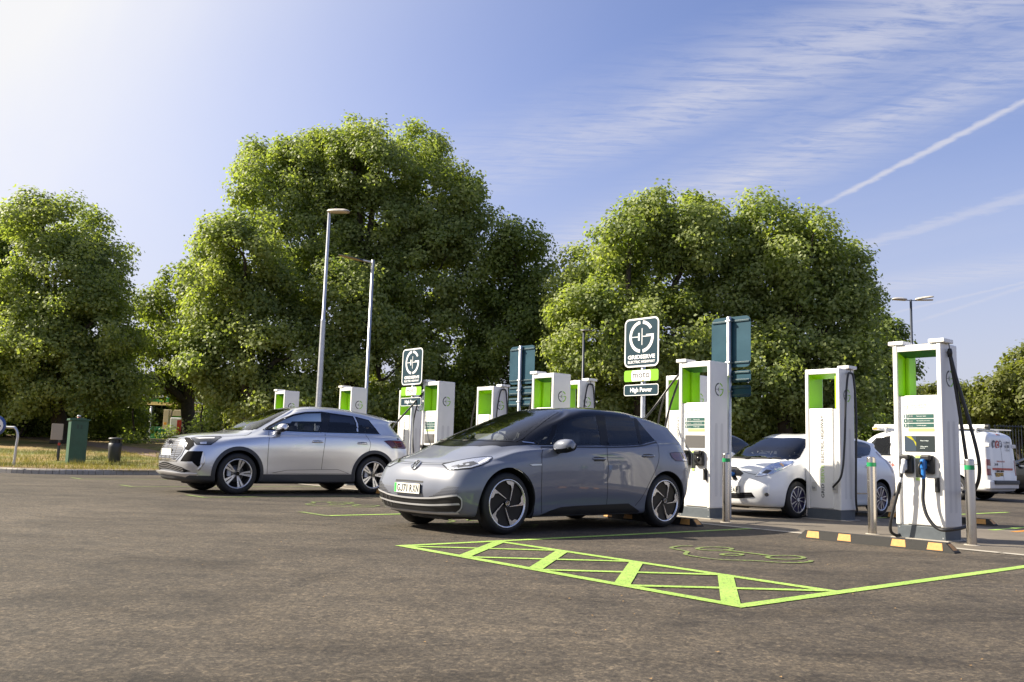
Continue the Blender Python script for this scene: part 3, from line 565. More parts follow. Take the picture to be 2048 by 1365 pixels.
def charger(corner, flip=False, label='', z=0.0, plates=('l',), detail=True, hose='none', variant=0, rz=0.0):
    """corner: the camera-right corner of the face turned to the camera; flip: that face is the charger's back"""
    c = Vector((corner[0], corner[1], 0)) + AX * HX - BX * HY
    e = empty('charging_post', (c.x, c.y, z), TH + rz + (pi if flip else 0), label, 'charger', 'rapid charging posts on the island')
    # local frame: x = away from the front face, y = towards the left seen from the front
    b = MB(); W_ = M['paint_white']
    for s in (-1, 1):
        y0, y1 = (HY - .062, HY) if s > 0 else (-HY, -HY + .062)
        b.box(-HX, HX, y0, y1, .165, CH_H, W_, .014, seg=3)
        for gx in (-.07, .07):                                   # two pressed flutes in each side
            yy = s * (HY + .0005); b.add([(gx + dx, yy, zz) for dx, zz in [(-.028, .34), (.028, .34), (.034, .37), (.034, 1.42), (.022, 1.46), (-.022, 1.46), (-.034, 1.42), (-.034, .37)]], [tuple(range(8))], M['flute'])
    b.box(-HX + .008, HX - .008, -HY + .05, HY - .05, 2.335, CH_H - .004, W_, .006)
    b.box(-HX + .030, HX - .030, -HY + .05, HY - .05, .17, 1.77, W_, .004)
    b.box(-HX + .012, HX - .012, -HY + .066, HY - .135, .18, 1.775, W_, .010)          # raised service panel, a step in from the left jamb
    b.build('housing', e)
    t = MB(); i0, i1 = -HY + .0635, HY - .0635
    for s, yy in ((1, i1), (-1, i0)):
        t.add([(-HX + .02, yy, 1.772), (HX - .02, yy, 1.772), (HX - .02, yy, 2.333), (-HX + .02, yy, 2.333)], [(0, 1, 2, 3)], M['green'])
        t.box(-.02, HX - .045, yy - (.05 if s > 0 else 0), yy + (0 if s > 0 else .05), 1.772, 2.333, M['green'], .012) if s > 0 else None
    t.add([(-HX + .02, i0, 1.7765), (HX - .02, i0, 1.7765), (HX - .02, i1, 1.7765), (-HX + .02, i1, 1.7765)], [(0, 1, 2, 3)], M['green'])
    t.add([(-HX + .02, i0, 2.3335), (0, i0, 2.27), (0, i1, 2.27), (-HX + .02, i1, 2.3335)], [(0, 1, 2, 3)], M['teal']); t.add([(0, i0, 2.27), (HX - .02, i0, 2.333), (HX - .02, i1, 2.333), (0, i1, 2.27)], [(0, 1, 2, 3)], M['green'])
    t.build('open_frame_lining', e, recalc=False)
    pl = MB(); pl.box(-HX + .012, HX - .012, -HY + .012, HY - .012, .012, .166, M['plinth'], .004); pl.box(-HX - .05, HX + .05, -HY - .05, HY + .05, -.02, .014, M['concrete'], .004); 
    for s in (-1, 1):
        for zz in (.04, .14): pl.box(-HX + .0095, -HX + .013, s * (HY - .04) - .008, s * (HY - .04) + .008, zz - .008, zz + .008, M['galv'])
    pl.build('plinth', e)
    cap = MB(); cap.box(-.02, .06, -.05, .03, CH_H - .002, CH_H + .03, M['black'], .008); cap.build('antenna', e)
    for k in plates:
        s = 1 if k == 'l' else -1; a = MB(); a.box(-HX - .015, HX - .20, s * (HY + .05) - .20 * (s > 0), s * (HY + .05) + .20 * (s < 0), CH_H + .001, CH_H + .052, W_, .008)
        a.tube([(-.06, s * (HY + .03), CH_H), (-.06, s * (HY + .035), CH_H - .07)], .006, M['black'], 6); a.build('cable_arm', e)
    # logos on both sides
    for s in (-1, 1): lg = MB(); logo(lg, (0, s * (HY + .0018), 1.985), (-1, 0, 0) if s > 0 else (1, 0, 0), (0, 0, 1), .105, M['dark_print'], M['green_print']); lg.build('side_logo', e, recalc=False)
    if detail:
        fx = -HX + .0105; ex, ey = (0, -1, 0), (0, 0, 1)
        p = MB(); logo(p, (fx, .165, 1.64), ex, ey, .042, M['grey_print'], M['pale_green_print'])
        fit(p, T('GRID', 0, 1.3), .085, (fx, .06, 1.652), ex, ey, M['grey_print']); fit(p, T('SERVE', 0, 1.3), .115, (fx, -.05, 1.652), ex, ey, M['pale_green_print']); fit(p, T('ELECTRIC HIGHWAY', 0, 1.1), .205, (fx, -.005, 1.622), ex, ey, M['grey_print']); p.build('lettering', e, recalc=False)
        q = MB()
        for i, (nm, tx) in enumerate((('1', 'Plug in your vehicle'), ('2', 'Tap contactless card or device'), ('3', 'To finish tap again'))):
            zz = 1.515 - i * .058; q.add([(fx - .001, y, z_) for y, z_ in [(.185, zz - .024), (.135, zz - .024), (.135, zz + .024), (.185, zz + .024)]], [(0, 1, 2, 3)], M['panel_green']); q.add([(fx - .001, y, z_) for y, z_ in [(.128, zz - .024), (-.195, zz - .024), (-.195, zz + .024), (.128, zz + .024)]], [(0, 1, 2, 3)], M['panel_green'])
            fit(q, T(nm, .03), .016, (fx - .0022, .16, zz), ex, ey, M['white_print']); fit(q, T(tx, .015), [.12, .17, .12][i], (fx - .0022, -.04 - [.0, .025, 0][i], zz), ex, ey, M['white_print'])
            for dy in (.105, .078): flat(q, rect2(-.009, .009, -.012, .012 - .008 * i), (fx - .0022, dy, zz), ex, ey, M['grey_print'])
        q.add([(fx - .001, y, z_) for y, z_ in [(.128, 1.325), (-.20, 1.325), (-.20, 1.365), (.128, 1.365)]], [(0, 1, 2, 3)], M['pale_green_print']); q.build('instruction_sign', e, recalc=False)
        s_ = MB(); s_.box(fx - .004, fx + .002, -.20, .18, 1.075, 1.27, M['screen_mirror'] if variant else M['screen'], .002)
        if not variant:
            s_.add([(fx - .0055, y, z_) for y, z_ in [(.175, 1.08), (.03, 1.08), (.03, 1.265), (.175, 1.265)]], [(0, 1, 2, 3)], M['screen_photo'])
            s_.add([(fx - .0062, y, z_) for y, z_ in [(.16, 1.265), (.09, 1.265), (.03, 1.14), (.03, 1.19)]], [(0, 1, 2, 3)], M['screen_mark'])
            fit(s_, T('Want a receipt?', .015), .105, (fx - .0062, -.075, 1.21), ex, ey, M['screen_text']); fit(s_, T('Want to talk to', .015), .095, (fx - .0062, -.07, 1.14), ex, ey, M['screen_text']); fit(s_, T('someone?', .015), .06, (fx - .0062, -.05, 1.12), ex, ey, M['screen_text'])
        s_.build('screen', e, recalc=False)
        for k, y0 in enumerate((.145, -.115)):
            h = MB(); h.box(fx - .055, fx + .004, y0 - .085, y0 + .085, .80, 1.03, M['black'], .022, seg=3); h.box(fx - .10, fx - .03, y0 - .062, y0 + .062, .965, 1.035, M['black'], .02, seg=3); h.lathe([(.0, -.062), (.034, -.062), (.044, -.05), (.044, -.02)], M['gloss_black'], 'x', 18, (fx, y0, .90)); h.build('plug_holder', e)
        i_ = MB(); i_.box(fx - .006, fx + .003, -.02, .045, .76, .99, M['screen'], .003); i_.add([(fx - .007, y, z_) for y, z_ in [(.045, 1.0), (-.03, 1.0), (-.03, 1.03), (.045, 1.03)]], [(0, 1, 2, 3)], M['pale_green_print']); i_.add([(fx - .007, y, z_) for y, z_ in [(.045, .72), (-.0, .72), (-.0, .755), (.045, .755)]], [(0, 1, 2, 3)], M['pale_green_print']); i_.build('status_panel', e, recalc=False)
        cr_ = MB(); cr_.box(fx - .05, fx + .003, -.245, -.205, .585, .765, M['black'], .008); cr_.build('card_reader', e)
        if hose == 'both':
            A_ = MB(); A_.tube(smooth_path([(fx - .075, .15, .935), (fx - .10, .155, .90), (fx - .11, .165, .80)], 5), [.030] * 5 + [.028] * 5 + [.022], M['light_grey'], 12); A_.box(fx - .115, fx - .05, .118, .182, .84, .985, M['light_grey'], .022, seg=3); pg = A_.build('charging_plug', e)
            k = MB(); k.tube(smooth_path([(fx - .105, .165, .86), (fx - .12, .185, .70), (fx - .15, .24, .45), (fx - .16, .30, .20), (fx - .14, .31, .08), (fx - .04, .29, .03), (fx + .03, .27, .05)], 10), .019, M['cable'], 12); k.tube([(fx - .115, .178, .75), (fx - .122, .190, .69)], .023, M['light_grey'], 12); k.tube([(fx - .124, .194, .66), (fx - .135, .215, .55)], .0235, M['black'], 10); k.build('charging_cable', e)
            B_ = MB(); B_.box(fx - .15, fx - .055, -.13, -.075, .86, .985, M['blue'], .02, seg=3); B_.box(fx - .135, fx - .085, -.125, -.078, .74, .90, M['blue'], .02, seg=3)
            B_.tube(smooth_path([(fx - .15, -.10, .95), (fx - .19, -.09, .90), (fx - .18, -.085, .82), (fx - .13, -.09, .77)], 5), .012, M['black'], 8); B_.build('charging_plug', e)
            k = MB(); k.tube(smooth_path([(fx - .105, -.10, .76), (fx - .11, -.10, .66), (fx - .13, -.10, .48), (fx - .16, -.16, .30), (fx - .17, -.28, .17), (fx - .13, -.42, .16), (.0, -.52, .24), (.08, -.50, .50), (.06, -.455, 1.0), (.0, -.40, 1.7), (-.055, -.345, CH_H - .13)], 10), .021, M['cable'], 12)
            k.tube(smooth_path([(-.055, -.345, CH_H - .12), (-.03, -.40, 2.0), (.05, -.52, 1.4), (.10, -.58, 1.0), (.12, -.57, .78), (.14, -.50, .62), (.18, -.42, .58), (.20, -.34, .60)], 10), .021, M['cable'], 12); k.lathe([(.0, .05), (.022, .045), (.032, .0), (.026, -.06), (.0, -.07)], M['black'], 'z', 14, (-.055, -.345, CH_H - .11)); k.build('charging_cable', e)
        elif variant:
            st = MB()
            for zz in (.93, .85): st.add([(fx - .002, y, z_) for y, z_ in [(-.10, zz - .036), (-.19, zz - .036), (-.19, zz + .036), (-.10, zz + .036)]], [(0, 1, 2, 3)], M['green_print']); fit(st, T('+', .04), .03, (fx - .0035, -.145, zz - .004), ex, ey, M['white_print'])
            st.build('sticker', e, recalc=False)
    # rear face: tall lettering and two cable hooks
    rx = HX - .0105; ex, ey = (0, 0, 1), (0, -1, 0)
    p = MB(); g1, g2, g3 = T('GRID', .02, 1.3), T('SERVE', .02, 1.3), T('ELECTRIC HIGHWAY', .02, 1.02); 
    
    for g_, w_, z_, m_ in ((g1, .215, .455, 'dark_print'), (g2, .285, .725, 'pale_green_print'), (g3, .76, 1.28, 'dark_print')): p = MB(); fit(p, g_, w_, (rx, -.01, z_), ex, ey, M[m_]); p.build('lettering', e, recalc=False)
    for y0 in (-.16, .20):
        hk = MB(); hk.add([(rx + .001, y0 + a, .52 + b_) for a, b_ in rrect(.085, .15, .02, 3)], [tuple(range(16))], M['recess']); hk.tube([(rx, y0, .50), (rx + .05, y0, .49), (rx + .055, y0, .53)], .012, M['galv'], 8); hk.build('cable_hook', e, recalc=False)
    return e
M['flute'] = mat('pressed_white_flute', (.68, .67, .65), .4); M['recess'] = mat('moulded_recess', (.60, .59, .54), .5)
M['screen_photo'] = mat('screen_picture', (.03, .04, .055), .15, emit=((.03, .045, .06), .5)); M['screen_mark'] = mat('screen_yellow', (.30, .28, .02), .2, emit=((.30, .28, .02), .35)); M['screen_text'] = mat('screen_lettering', (.6, .65, .6), .3, emit=((.6, .65, .6), .5))
def hose_obj(parent, pts, rad=.018, m=None, n=10):
    """cable given in world points, attached to a charger"""
    inv = Matrix.Rotation(-parent.rotation_euler.z, 4, 'Z') @ Matrix.Translation(-parent.location)
    k = MB(); k.tube(smooth_path([inv @ Vector(p) for p in pts], n), rad, m or M['cable'], 10); return k.build('charging_cable', parent)
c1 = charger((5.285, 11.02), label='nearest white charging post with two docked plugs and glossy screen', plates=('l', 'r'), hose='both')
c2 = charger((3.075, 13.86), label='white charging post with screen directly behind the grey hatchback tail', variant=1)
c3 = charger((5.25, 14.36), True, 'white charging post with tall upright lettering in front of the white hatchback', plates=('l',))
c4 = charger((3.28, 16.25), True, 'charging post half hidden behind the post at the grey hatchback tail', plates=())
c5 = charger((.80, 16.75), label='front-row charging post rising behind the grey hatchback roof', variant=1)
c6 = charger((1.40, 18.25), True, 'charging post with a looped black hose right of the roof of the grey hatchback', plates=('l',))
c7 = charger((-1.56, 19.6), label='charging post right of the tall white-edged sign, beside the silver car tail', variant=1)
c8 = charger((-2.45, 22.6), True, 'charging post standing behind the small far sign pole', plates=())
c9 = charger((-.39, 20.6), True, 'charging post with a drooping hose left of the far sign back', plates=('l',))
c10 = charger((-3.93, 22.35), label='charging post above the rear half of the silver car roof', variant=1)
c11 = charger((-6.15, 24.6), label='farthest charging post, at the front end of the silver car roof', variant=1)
# hoses
def rel(e, x, y, z): return Matrix.Translation(e.location) @ Matrix.Rotation(e.rotation_euler.z, 4, 'Z') @ Vector((x, y, z))
def side_loop(e, s=1):
    y = s * (HY + .03)
    hose_obj(e, [rel(e, -.06, y, 2.36), rel(e, .05, y + s * .02, 2.30), rel(e, .14, y + s * .03, 1.9), rel(e, .20, y + s * .03, 1.2), rel(e, .27, y + s * .01, .72), rel(e, .27, y - s * .14, .52)], .017)
    hose_obj(e, [rel(e, -.06, y, 2.36), rel(e, -.12, y + s * .02, 2.28), rel(e, -.15, y + s * .04, 1.7), rel(e, -.12, y + s * .04, .9), rel(e, -.12, y + s * .03, .35), rel(e, -.17, y + s * .02, .14)], .017)
for e in (c3, c6, c9): side_loop(e, 1)
# ------------------------------------------------------------------ bollards
def bollard(x, y, label):
    b = MB(); b.lathe([(0, 1.0), (.045, .998), (.053, .99), (.055, .98), (.055, .925)], M['steel'], n=28); b.lathe([(.0555, .925), (.0555, .875)], M['green_tape'], n=28); b.lathe([(.055, .875), (.055, .005)], M['steel'], n=28)
    e = empty('bollard', (x, y, 0), 0, label, 'bollard', 'stainless steel bollards round the chargers'); 
    p = MB(); p.lathe([(0, 1.0), (.045, .998), (.053, .99), (.055, .98), (.055, 0.0)], M['steel'], n=28); p.build('post', e)
    r = MB(); r.lathe([(.0562, .925), (.0562, .872)], M['green_tape'], n=28); r.build('green_band', e); q = MB(); q.lathe([(.055, .010), (.085, .008), (.09, 0)], M['concrete'], n=24); q.build('foot', e); return e
bollard(5.43, 10.70, 'steel bollard right of the nearest charging post, nearest of all')
bollard(4.76, 11.92, 'steel bollard left of the nearest charging post, behind the rubber stop')
bollard(3.18, 13.27, 'steel bollard beside the back-to-front sign pole')
bollard(5.01, 15.40, 'steel bollard left of the post with tall upright lettering')
bollard(5.86, 14.62, 'steel bollard half hidden behind the one left of the nearest post')
# ------------------------------------------------------------------ wheel stops
def wheel_stop(a, b, L, label, rz=0):
    e = empty('wheel_stop', AB(a, b), TH + rz, label, 'wheel stop', 'rubber wheel stops in the bays')
    b_ = MB(); n = L / 2; sec = [(-.075, 0), (-.055, .10), (.055, .10), (.075, 0)]
    V = []
    for y, k, zz in ((-n, 1, 0), (-n + .10, 1, 1), (n - .10, 1, 1), (n, 1, 0)):
        V += [(x * (1 if zz or h < .01 else 1.25), y, h if zz or h < .01 else .012) for x, h in sec]
    F = []
    for i in range(3): F += [(i * 4 + j, i * 4 + j + 1, i * 4 + 5 + j, i * 4 + 4 + j) for j in range(3)]
    F += [(0, 1, 2, 3), (12, 13, 14, 15)]; b_.add(V, F, M['stop_rubber'])
    b_.build('block', e)
    for f in (-.36, -.16, .16, .36):
        r = MB(); y0, y1 = f * L * 1.08 - .085, f * L * 1.08 + .085
        for s in (-1, 1): r.add([(s * .0738, y0, .018), (s * .0738, y1, .018), (s * .0578, y1 - .012, .094), (s * .0578, y0 + .012, .094)], [(0, 1, 2, 3)], M['yellow'])
        r.build('reflector', e, recalc=False)
    for s in (-1, 1):
        r = MB(); r.add([(-.05, s * (n - .012), .022), (.05, s * (n - .012), .022), (.042, s * (n - .085), .092), (-.042, s * (n - .085), .092)], [(0, 1, 2, 3)], M['yellow']); r.build('end_reflector', e, recalc=False)
wheel_stop(9.80, -5.33, 1.86, 'black rubber wheel stop with yellow patches before the nearest charging post')
wheel_stop(9.86, -8.75, 1.86, 'black rubber wheel stop under the tail of the grey hatchback')
wheel_stop(9.86, -15.6, 1.86, 'black rubber wheel stop under the tail of the silver car')
for b, lb in ((-7.1, 'wheel stop seen between the bollard and the post with tall lettering'), (-9.6, 'wheel stop under the nose of the white hatchback')): wheel_stop(15.1, b, 1.86, lb)
# ------------------------------------------------------------------ signs
def sign(x, y, face, top, label, w=.76, h=.82, gap=.05, rz=0.0, two=True, pole_top=None):
    """face=-1: front turned towards the parked cars (-A), +1: back towards them"""
    e = empty('sign_post', (x, y, 0), TH + rz + (0 if face < 0 else pi), label, 'sign', 'charging area signs on steel poles')
    p = MB(); p.lathe([(.038, 0), (.038, (pole_top or top - .01)), (.03, (pole_top or top - .01) + .012), (0, (pole_top or top - .01) + .014)], M['galv'], n=20); p.build('pole', e)
    fx = -.052; ex, ey = (0, -1, 0), (0, 0, 1)
    def panel(name, z1, hh, rim, mf, mrim, r, draw):
        q = MB(); zc = z1 - hh / 2; P = rrect(w, hh, r, 6); q.prism([(-a, zc + b) for a, b in P], 'x', fx, fx + .004, M['sign_back'])
        q.add([(fx - .001, -a, zc + b) for a, b in P], [tuple(range(len(P)))], mrim); P2 = rrect(w - 2 * rim, hh - 2 * rim, max(.01, r - rim), 6)
        q.add([(fx - .002, -a, zc + b) for a, b in P2], [tuple(range(len(P2)))], mf); draw(q, zc)
        for zz in ((z1 - .075, z1 - hh + .075) if hh > .3 else (z1 - .035, z1 - hh + .035)): q.box(fx + .004, fx + .022, -w / 2 + .02, w / 2 - .02, zz - .014, zz + .014, M['sign_rail'], .003)
        for zz in ((z1 - .075, z1 - hh + .075) if hh > .3 else (zc,)): q.box(fx + .02, .045, -.048, .048, zz - .012, zz + .012, M['galv'], .004)
        return q.build(name, e, recalc=False)
    def d1(q, zc):
        logo(q, (fx - .003, 0, zc + .095), ex, ey, .27, M['white_print'], M['white_print'], 1.0)
        fit(q, T('GRIDSERVE', .035, 1.35), .60, (fx - .003, 0, zc - .245), ex, ey, M['white_print']); fit(q, T('ELECTRIC HIGHWAY', .03, 1.05), .60, (fx - .003, 0, zc - .325), ex, ey, M['white_print'])
    def d2(q, zc):
        P = [(-.18 + .0, -.09), (.18, -.09), (.195, -.04), (.195, .04), (.18, .09), (-.18, .09), (-.195, .04), (-.195, -.04)]; q.add([(fx - .003, -a * 1.1, zc + b) for a, b in P], [tuple(range(8))], M['white_print'])
        fit(q, T('moto', .012, 1.12, 1.05), .37, (fx - .004, 0, zc + .012), ex, ey, M['dark_print']); flat(q, arc_strip(.022, .034, 200, 340, 8), (fx - .004, -.045, zc - .058), ex, ey, M['smile'])
    def d3(q, zc): fit(q, T('High Power', .035), .48, (fx - .003, 0, zc), ex, ey, M['white_print'])
    panel('sign_panel', top, h, .028, M['sign_teal'], M['white_print'], .10, d1); z2 = top - h - gap
    panel('operator_panel', z2, .19, .002, M['sign_green'], M['sign_green'], .04, d2); panel('power_panel', z2 - .19 - gap, .185, .012, M['sign_teal'], M['white_print'], .04, d3)
    return e
M['sign_rail'] = mat('sign_rail', (.012, .045, .06), .45); M['smile'] = mat('orange_print', (.80, .35, .02), .5)
def zat(px, py, Y): return at(px, py, Y).z
sign(at(1287, 700, 14.9).x, 14.9, -1, zat(1287, 637, 14.9), 'upright teal charging sign with white logo behind the grey hatchback')
sign(at(1458, 700, 14.35).x, 14.35, 1, zat(1458, 634, 14.35), 'teal sign seen from behind on the pole right of the screen post')
sign(at(827.5, 750, 20.3).x, 20.3, -1, zat(827.5, 698, 20.3), 'small far teal charging sign between the silver and grey cars', w=.82)
sign(at(1040, 750, 19.2).x, 19.2, 1, zat(1040, 692, 19.2), 'far teal sign seen from behind above the grey hatchback windscreen', w=.82)
# ------------------------------------------------------------------ lamp posts
def lamp_head(e, o, d, L, W_, name='lamp_head', flat_led=False, tilt=0.0):
    """luminaire starting at o, pointing along unit vector d"""
    d = Vector(d); s = Vector((-d.y, d.x, 0)).normalized(); u = d.cross(s) * -1; u = Vector((0, 0, 1)); 
    h = MB(); st = [(0, .55, .05), (.06, .85, .085), (.35, 1, .10), (.75, 1, .09), (.95, .85, .055), (1, .5, .02)] if not flat_led else [(0, .35, .06), (.10, .40, .06), (.16, .9, .05), (.55, 1, .045), (.92, .8, .025), (1, .45, .012)]
    V = []; F = []; n = 10
    for f, w, hh in st:
        c = Vector(o) + d * (L * f) + u * (tilt * L * f)
        for k in range(n + 1):
            a = pi * k / n; V.append(c + s * (cos(a) * W_ / 2 * w) + u * (sin(a) * hh))
    m_ = n + 1
    for i in range(len(st) - 1):
        for k in range(n): F.append((i * m_ + k, i * m_ + k + 1, (i + 1) * m_ + k + 1, (i + 1) * m_ + k))
    F.append(tuple(range(m_))); F.append(tuple(range((len(st) - 1) * m_, len(st) * m_))); h.add(V, F, M['dark_metal'] if flat_led else M['lamp_body'], True); ho = h.build(name, e)
    b = MB(); V = []
    for f, w, hh in st:
        c = Vector(o) + d * (L * f) + u * (tilt * L * f) - u * .004; V += [c + s * (W_ / 2 * w), c - s * (W_ / 2 * w)]
    b.add(V, [(2 * i, 2 * i + 1, 2 * i + 3, 2 * i + 2) for i in range(len(st) - 1)], M['lamp_glass']); 
    if not flat_led:
        V = []
        for f, w, hh in st[1:-1]:
            c = Vector(o) + d * (L * f); V += [c + s * (W_ / 2 * w * .86) - u * .005, c + s * (W_ / 2 * w * .6) - u * .05, c - s * (W_ / 2 * w * .6) - u * .05, c - s * (W_ / 2 * w * .86) - u * .005]
        b.add(V, [(4 * i + j, 4 * i + j + 1, 4 * i + 5 + j, 4 * i + 4 + j) for i in range(len(st) - 3) for j in range(3)] + [(0, 1, 2, 3), (12, 13, 14, 15)], M['lamp_glass'], True)
    b.build('lens', ho); return ho
def lamp_post(px, Y, ytop, label, kind):
    g = at(px[0], 900, Y); base = Vector((g.x, Y, zt(g.x, Y) if Y > 24 and g.x < 6 else 0)); H = zat(px[1], ytop, Y) - base.z
    e = empty('lamp_post', base, 0, label, 'lamp post', 'lamp posts round the car park'); p = MB(); s = Y / 1803.05
    if kind == 'tall':
        j = zat(640, 640, Y) - base.z; p.lathe([(.115, 0), (.105, 1.2), (.085, j - .05), (.085, j), (.06, j + .05), (.052, H)], M['galv'], n=14); p.build('pole', e); d = MB(); d.box(-.07, .07, -.118, -.10, .6, 1.1, M['galv'], .004); d.build('service_door', e); lamp_head(e, (-.06, 0, H), (1, -.15, 0), 46 * s, .30)
    elif kind == 'led':
        p.lathe([(.085, 0), (.08, 1.2), (.06, 1.3), (.055, H), (.0, H + .01)], M['galv'], n=14); p.build('pole', e); a = MB(); a.tube([(.0, 0, H - .10), (-.36, -.03, H - .03)], .035, M['galv'], 10); a.build('arm', e); lamp_head(e, (-.34, -.03, H - .06), (-.97, -.24, 0), .86, .34, flat_led=True, tilt=.17)
    elif kind == 'double':
        p.lathe([(.07, 0), (.06, H), (0, H + .01)], M['dark_metal'], n=12); p.build('pole', e); a = MB(); a.tube([(-.30, 0, H - .04), (.30, .0, H - .04)], .022, M['dark_metal'], 8); a.build('arm', e); lamp_head(e, (-.22, 0, H - .02), (-.98, -.18, 0), .80, .28); lamp_head(e, (.24, 0, H - .0), (.96, -.28, 0), .88, .28, tilt=.15)
    else:
        p.lathe([(.05, 0), (.045, H), (0, H + .01)], M['dark_metal'], n=10); p.build('pole', e); lamp_head(e, (-.12, 0, H), (1, -.3, 0), .42, .22, flat_led=True)
    return e
lamp_post((632, 652), 29.5, 424, 'tallest grey steel lamp post with a tapering shaft and wide lamp head', 'tall')
lamp_post((727, 738), 31, 520, 'grey lamp post with a slim dark lamp on a short arm', 'led')
lamp_post((1829, 1829), 46, 600, 'lamp post with two weathered lamp heads at the right', 'double')
lamp_post((1163, 1165), 33, 662, 'thin dark lamp post before the trees in the middle', 'single')
lamp_post((1951, 1951), 50, 790, 'small lamp post in front of the trees behind the white van', 'single')
# ------------------------------------------------------------------ left bank furniture
def cabinet():
    g = at(150, 928, 29.8); e = empty('street_cabinet', (g.x, 29.8, zt(g.x, 29.8)), R_(33), 'tall green metal utility cabinet on the grass behind the kerb', 'cabinet')
    b = MB(); b.box(-.26, .26, -.33, .33, 0, 1.40, M['cabinet_green'], .006); b.build('housing', e); r = MB(); r.prism([(-.31, 1.40), (.31, 1.40), (.31, 1.44), (0, 1.50), (-.31, 1.46)], 'y', -.37, .37, M['cabinet_green'], .006); r.build('lid', e)
    d = MB(); d.box(-.24, .24, -.338, -.331, .06, 1.37, M['cabinet_green'], .002); dd = d.build('door', e); v = MB()
    for k in (-.055, .055):
        for i in range(4): v.box(k - .03, k + .03, -.343, -.3385, 1.14 + i * .035, 1.155 + i * .035, M['black'])
    v.build('vent', dd); h = MB(); h.lathe([(0, 1.585), (.055, 1.58), (.06, 1.56), (.06, 1.535)], M['light_grey'], n=16); h.lathe([(.052, 1.535), (.052, 1.495), (.065, 1.49), (.065, 1.46)], M['red_plastic'], n=16); h.build('beacon', e)
cabinet()
M['bin_grey2'] = mat('warm_grey_paint', (.36, .32, .27), .6)
def wall_box():
    g = at(113, 880, 33); z0 = zt(g.x, 33); e = empty('meter_box', (g.x, 33, z0), R_(25), 'small grey box on a leg behind the green cabinet', 'box'); zb = zat(110, 880, 33) - z0; zc = zat(110, 848, 33) - z0
    b = MB(); b.box(-.19, .19, -.15, .15, zb, zc, M['bin_grey2'], .01); b.build('housing', e); p = MB(); p.box(.05, .15, -.05, .05, 0, zb, M['dark_metal']); p.build('leg', e)
wall_box()
def litter_bin():
    g = at(228, 922, 31.5); z0 = zt(g.x, 31.5); e = empty('litter_bin', (g.x, 31.5, z0), 0, 'dark grey round litter bin with a hooded top on the grass', 'bin'); H = .86
    b = MB(); b.lathe([(.18, 0), (.20, .02), (.215, H * .60), (.22, H * .76), (.20, H * .77)], M['bin_grey'], n=28); b.build('body', e)
    t = MB(); t.lathe([(0, H), (.19, H - .01), (.235, H - .045), (.235, H - .075), (.20, H - .08)], M['bin_grey'], n=28); t.build('hood', e); i = MB()
    for a in (20, 100, 180, 260): i.box(-.05, .05, .185, .20, H * .74, H - .07, M['bin_grey'], rot=Matrix.Rotation(R_(a), 3, 'Z'))
    i.lathe([(.17, H * .7), (.17, H - .08)], M['black'], n=20); i.build('opening', e)
litter_bin()
def hoop():
    Y = 26.4; x = at(28, 925, Y).x; z0 = zt(x, Y); s = Y / 1803.05; e = empty('hoop_sign', (x, Y, z0), 0, 'bent grey tube barrier with a round blue-edged sign at the left edge', 'barrier'); zt_ = zat(20, 855, Y) - z0
    b = MB(); b.tube(smooth_path([(0, 0, 0), (.02, 0, zt_ * .5), (.035, 0, zt_ * .78), (-.05, 0, zt_ * .97), (-.25, 0, zt_), (-1.4, 0, zt_ * .98)], 8), .036, M['galv'], 12); b.build('tube', e); d = MB(); r = 20 * s; o = (-.60, -.05, zt_ + .04)
    d.lathe([(0, -.012), (r, -.012), (r, .012), (0, .012)], M['sign_blue'], 'y', 36, o); d.lathe([(0, -.0135), (r * .74, -.0135)], M['white_sheet'], 'y', 36, o); d.add([(o[0] + r * (.30 + .22 * cos(t * pi / 6)), o[1] - .0145, o[2] + r * (-.05 + .13 * sin(t * pi / 6))) for t in range(12)], [tuple(range(12))], M['dark_print']); d.build('disc', e, recalc=False)
M['sign_blue'] = mat('blue_sign_sheet', (.045, .10, .30), .4)
hoop()
def red_post():
    Y = 31.2; x = at(116, 915, Y).x; z0 = zt(x, Y); e = empty('marker_post', (x, Y, z0), 0, 'short dark marker post with a red band peeping out left of the cabinet', 'post'); h = zat(117, 880, Y) - z0
    b = MB(); b.box(-.03, .03, -.03, .03, 0, h, M['bin_grey'], .008); b.build('post', e); r = MB(); r.box(-.032, .032, -.032, .032, h * .74, h * .86, M['red_plastic']); r.build('band', e)
red_post()
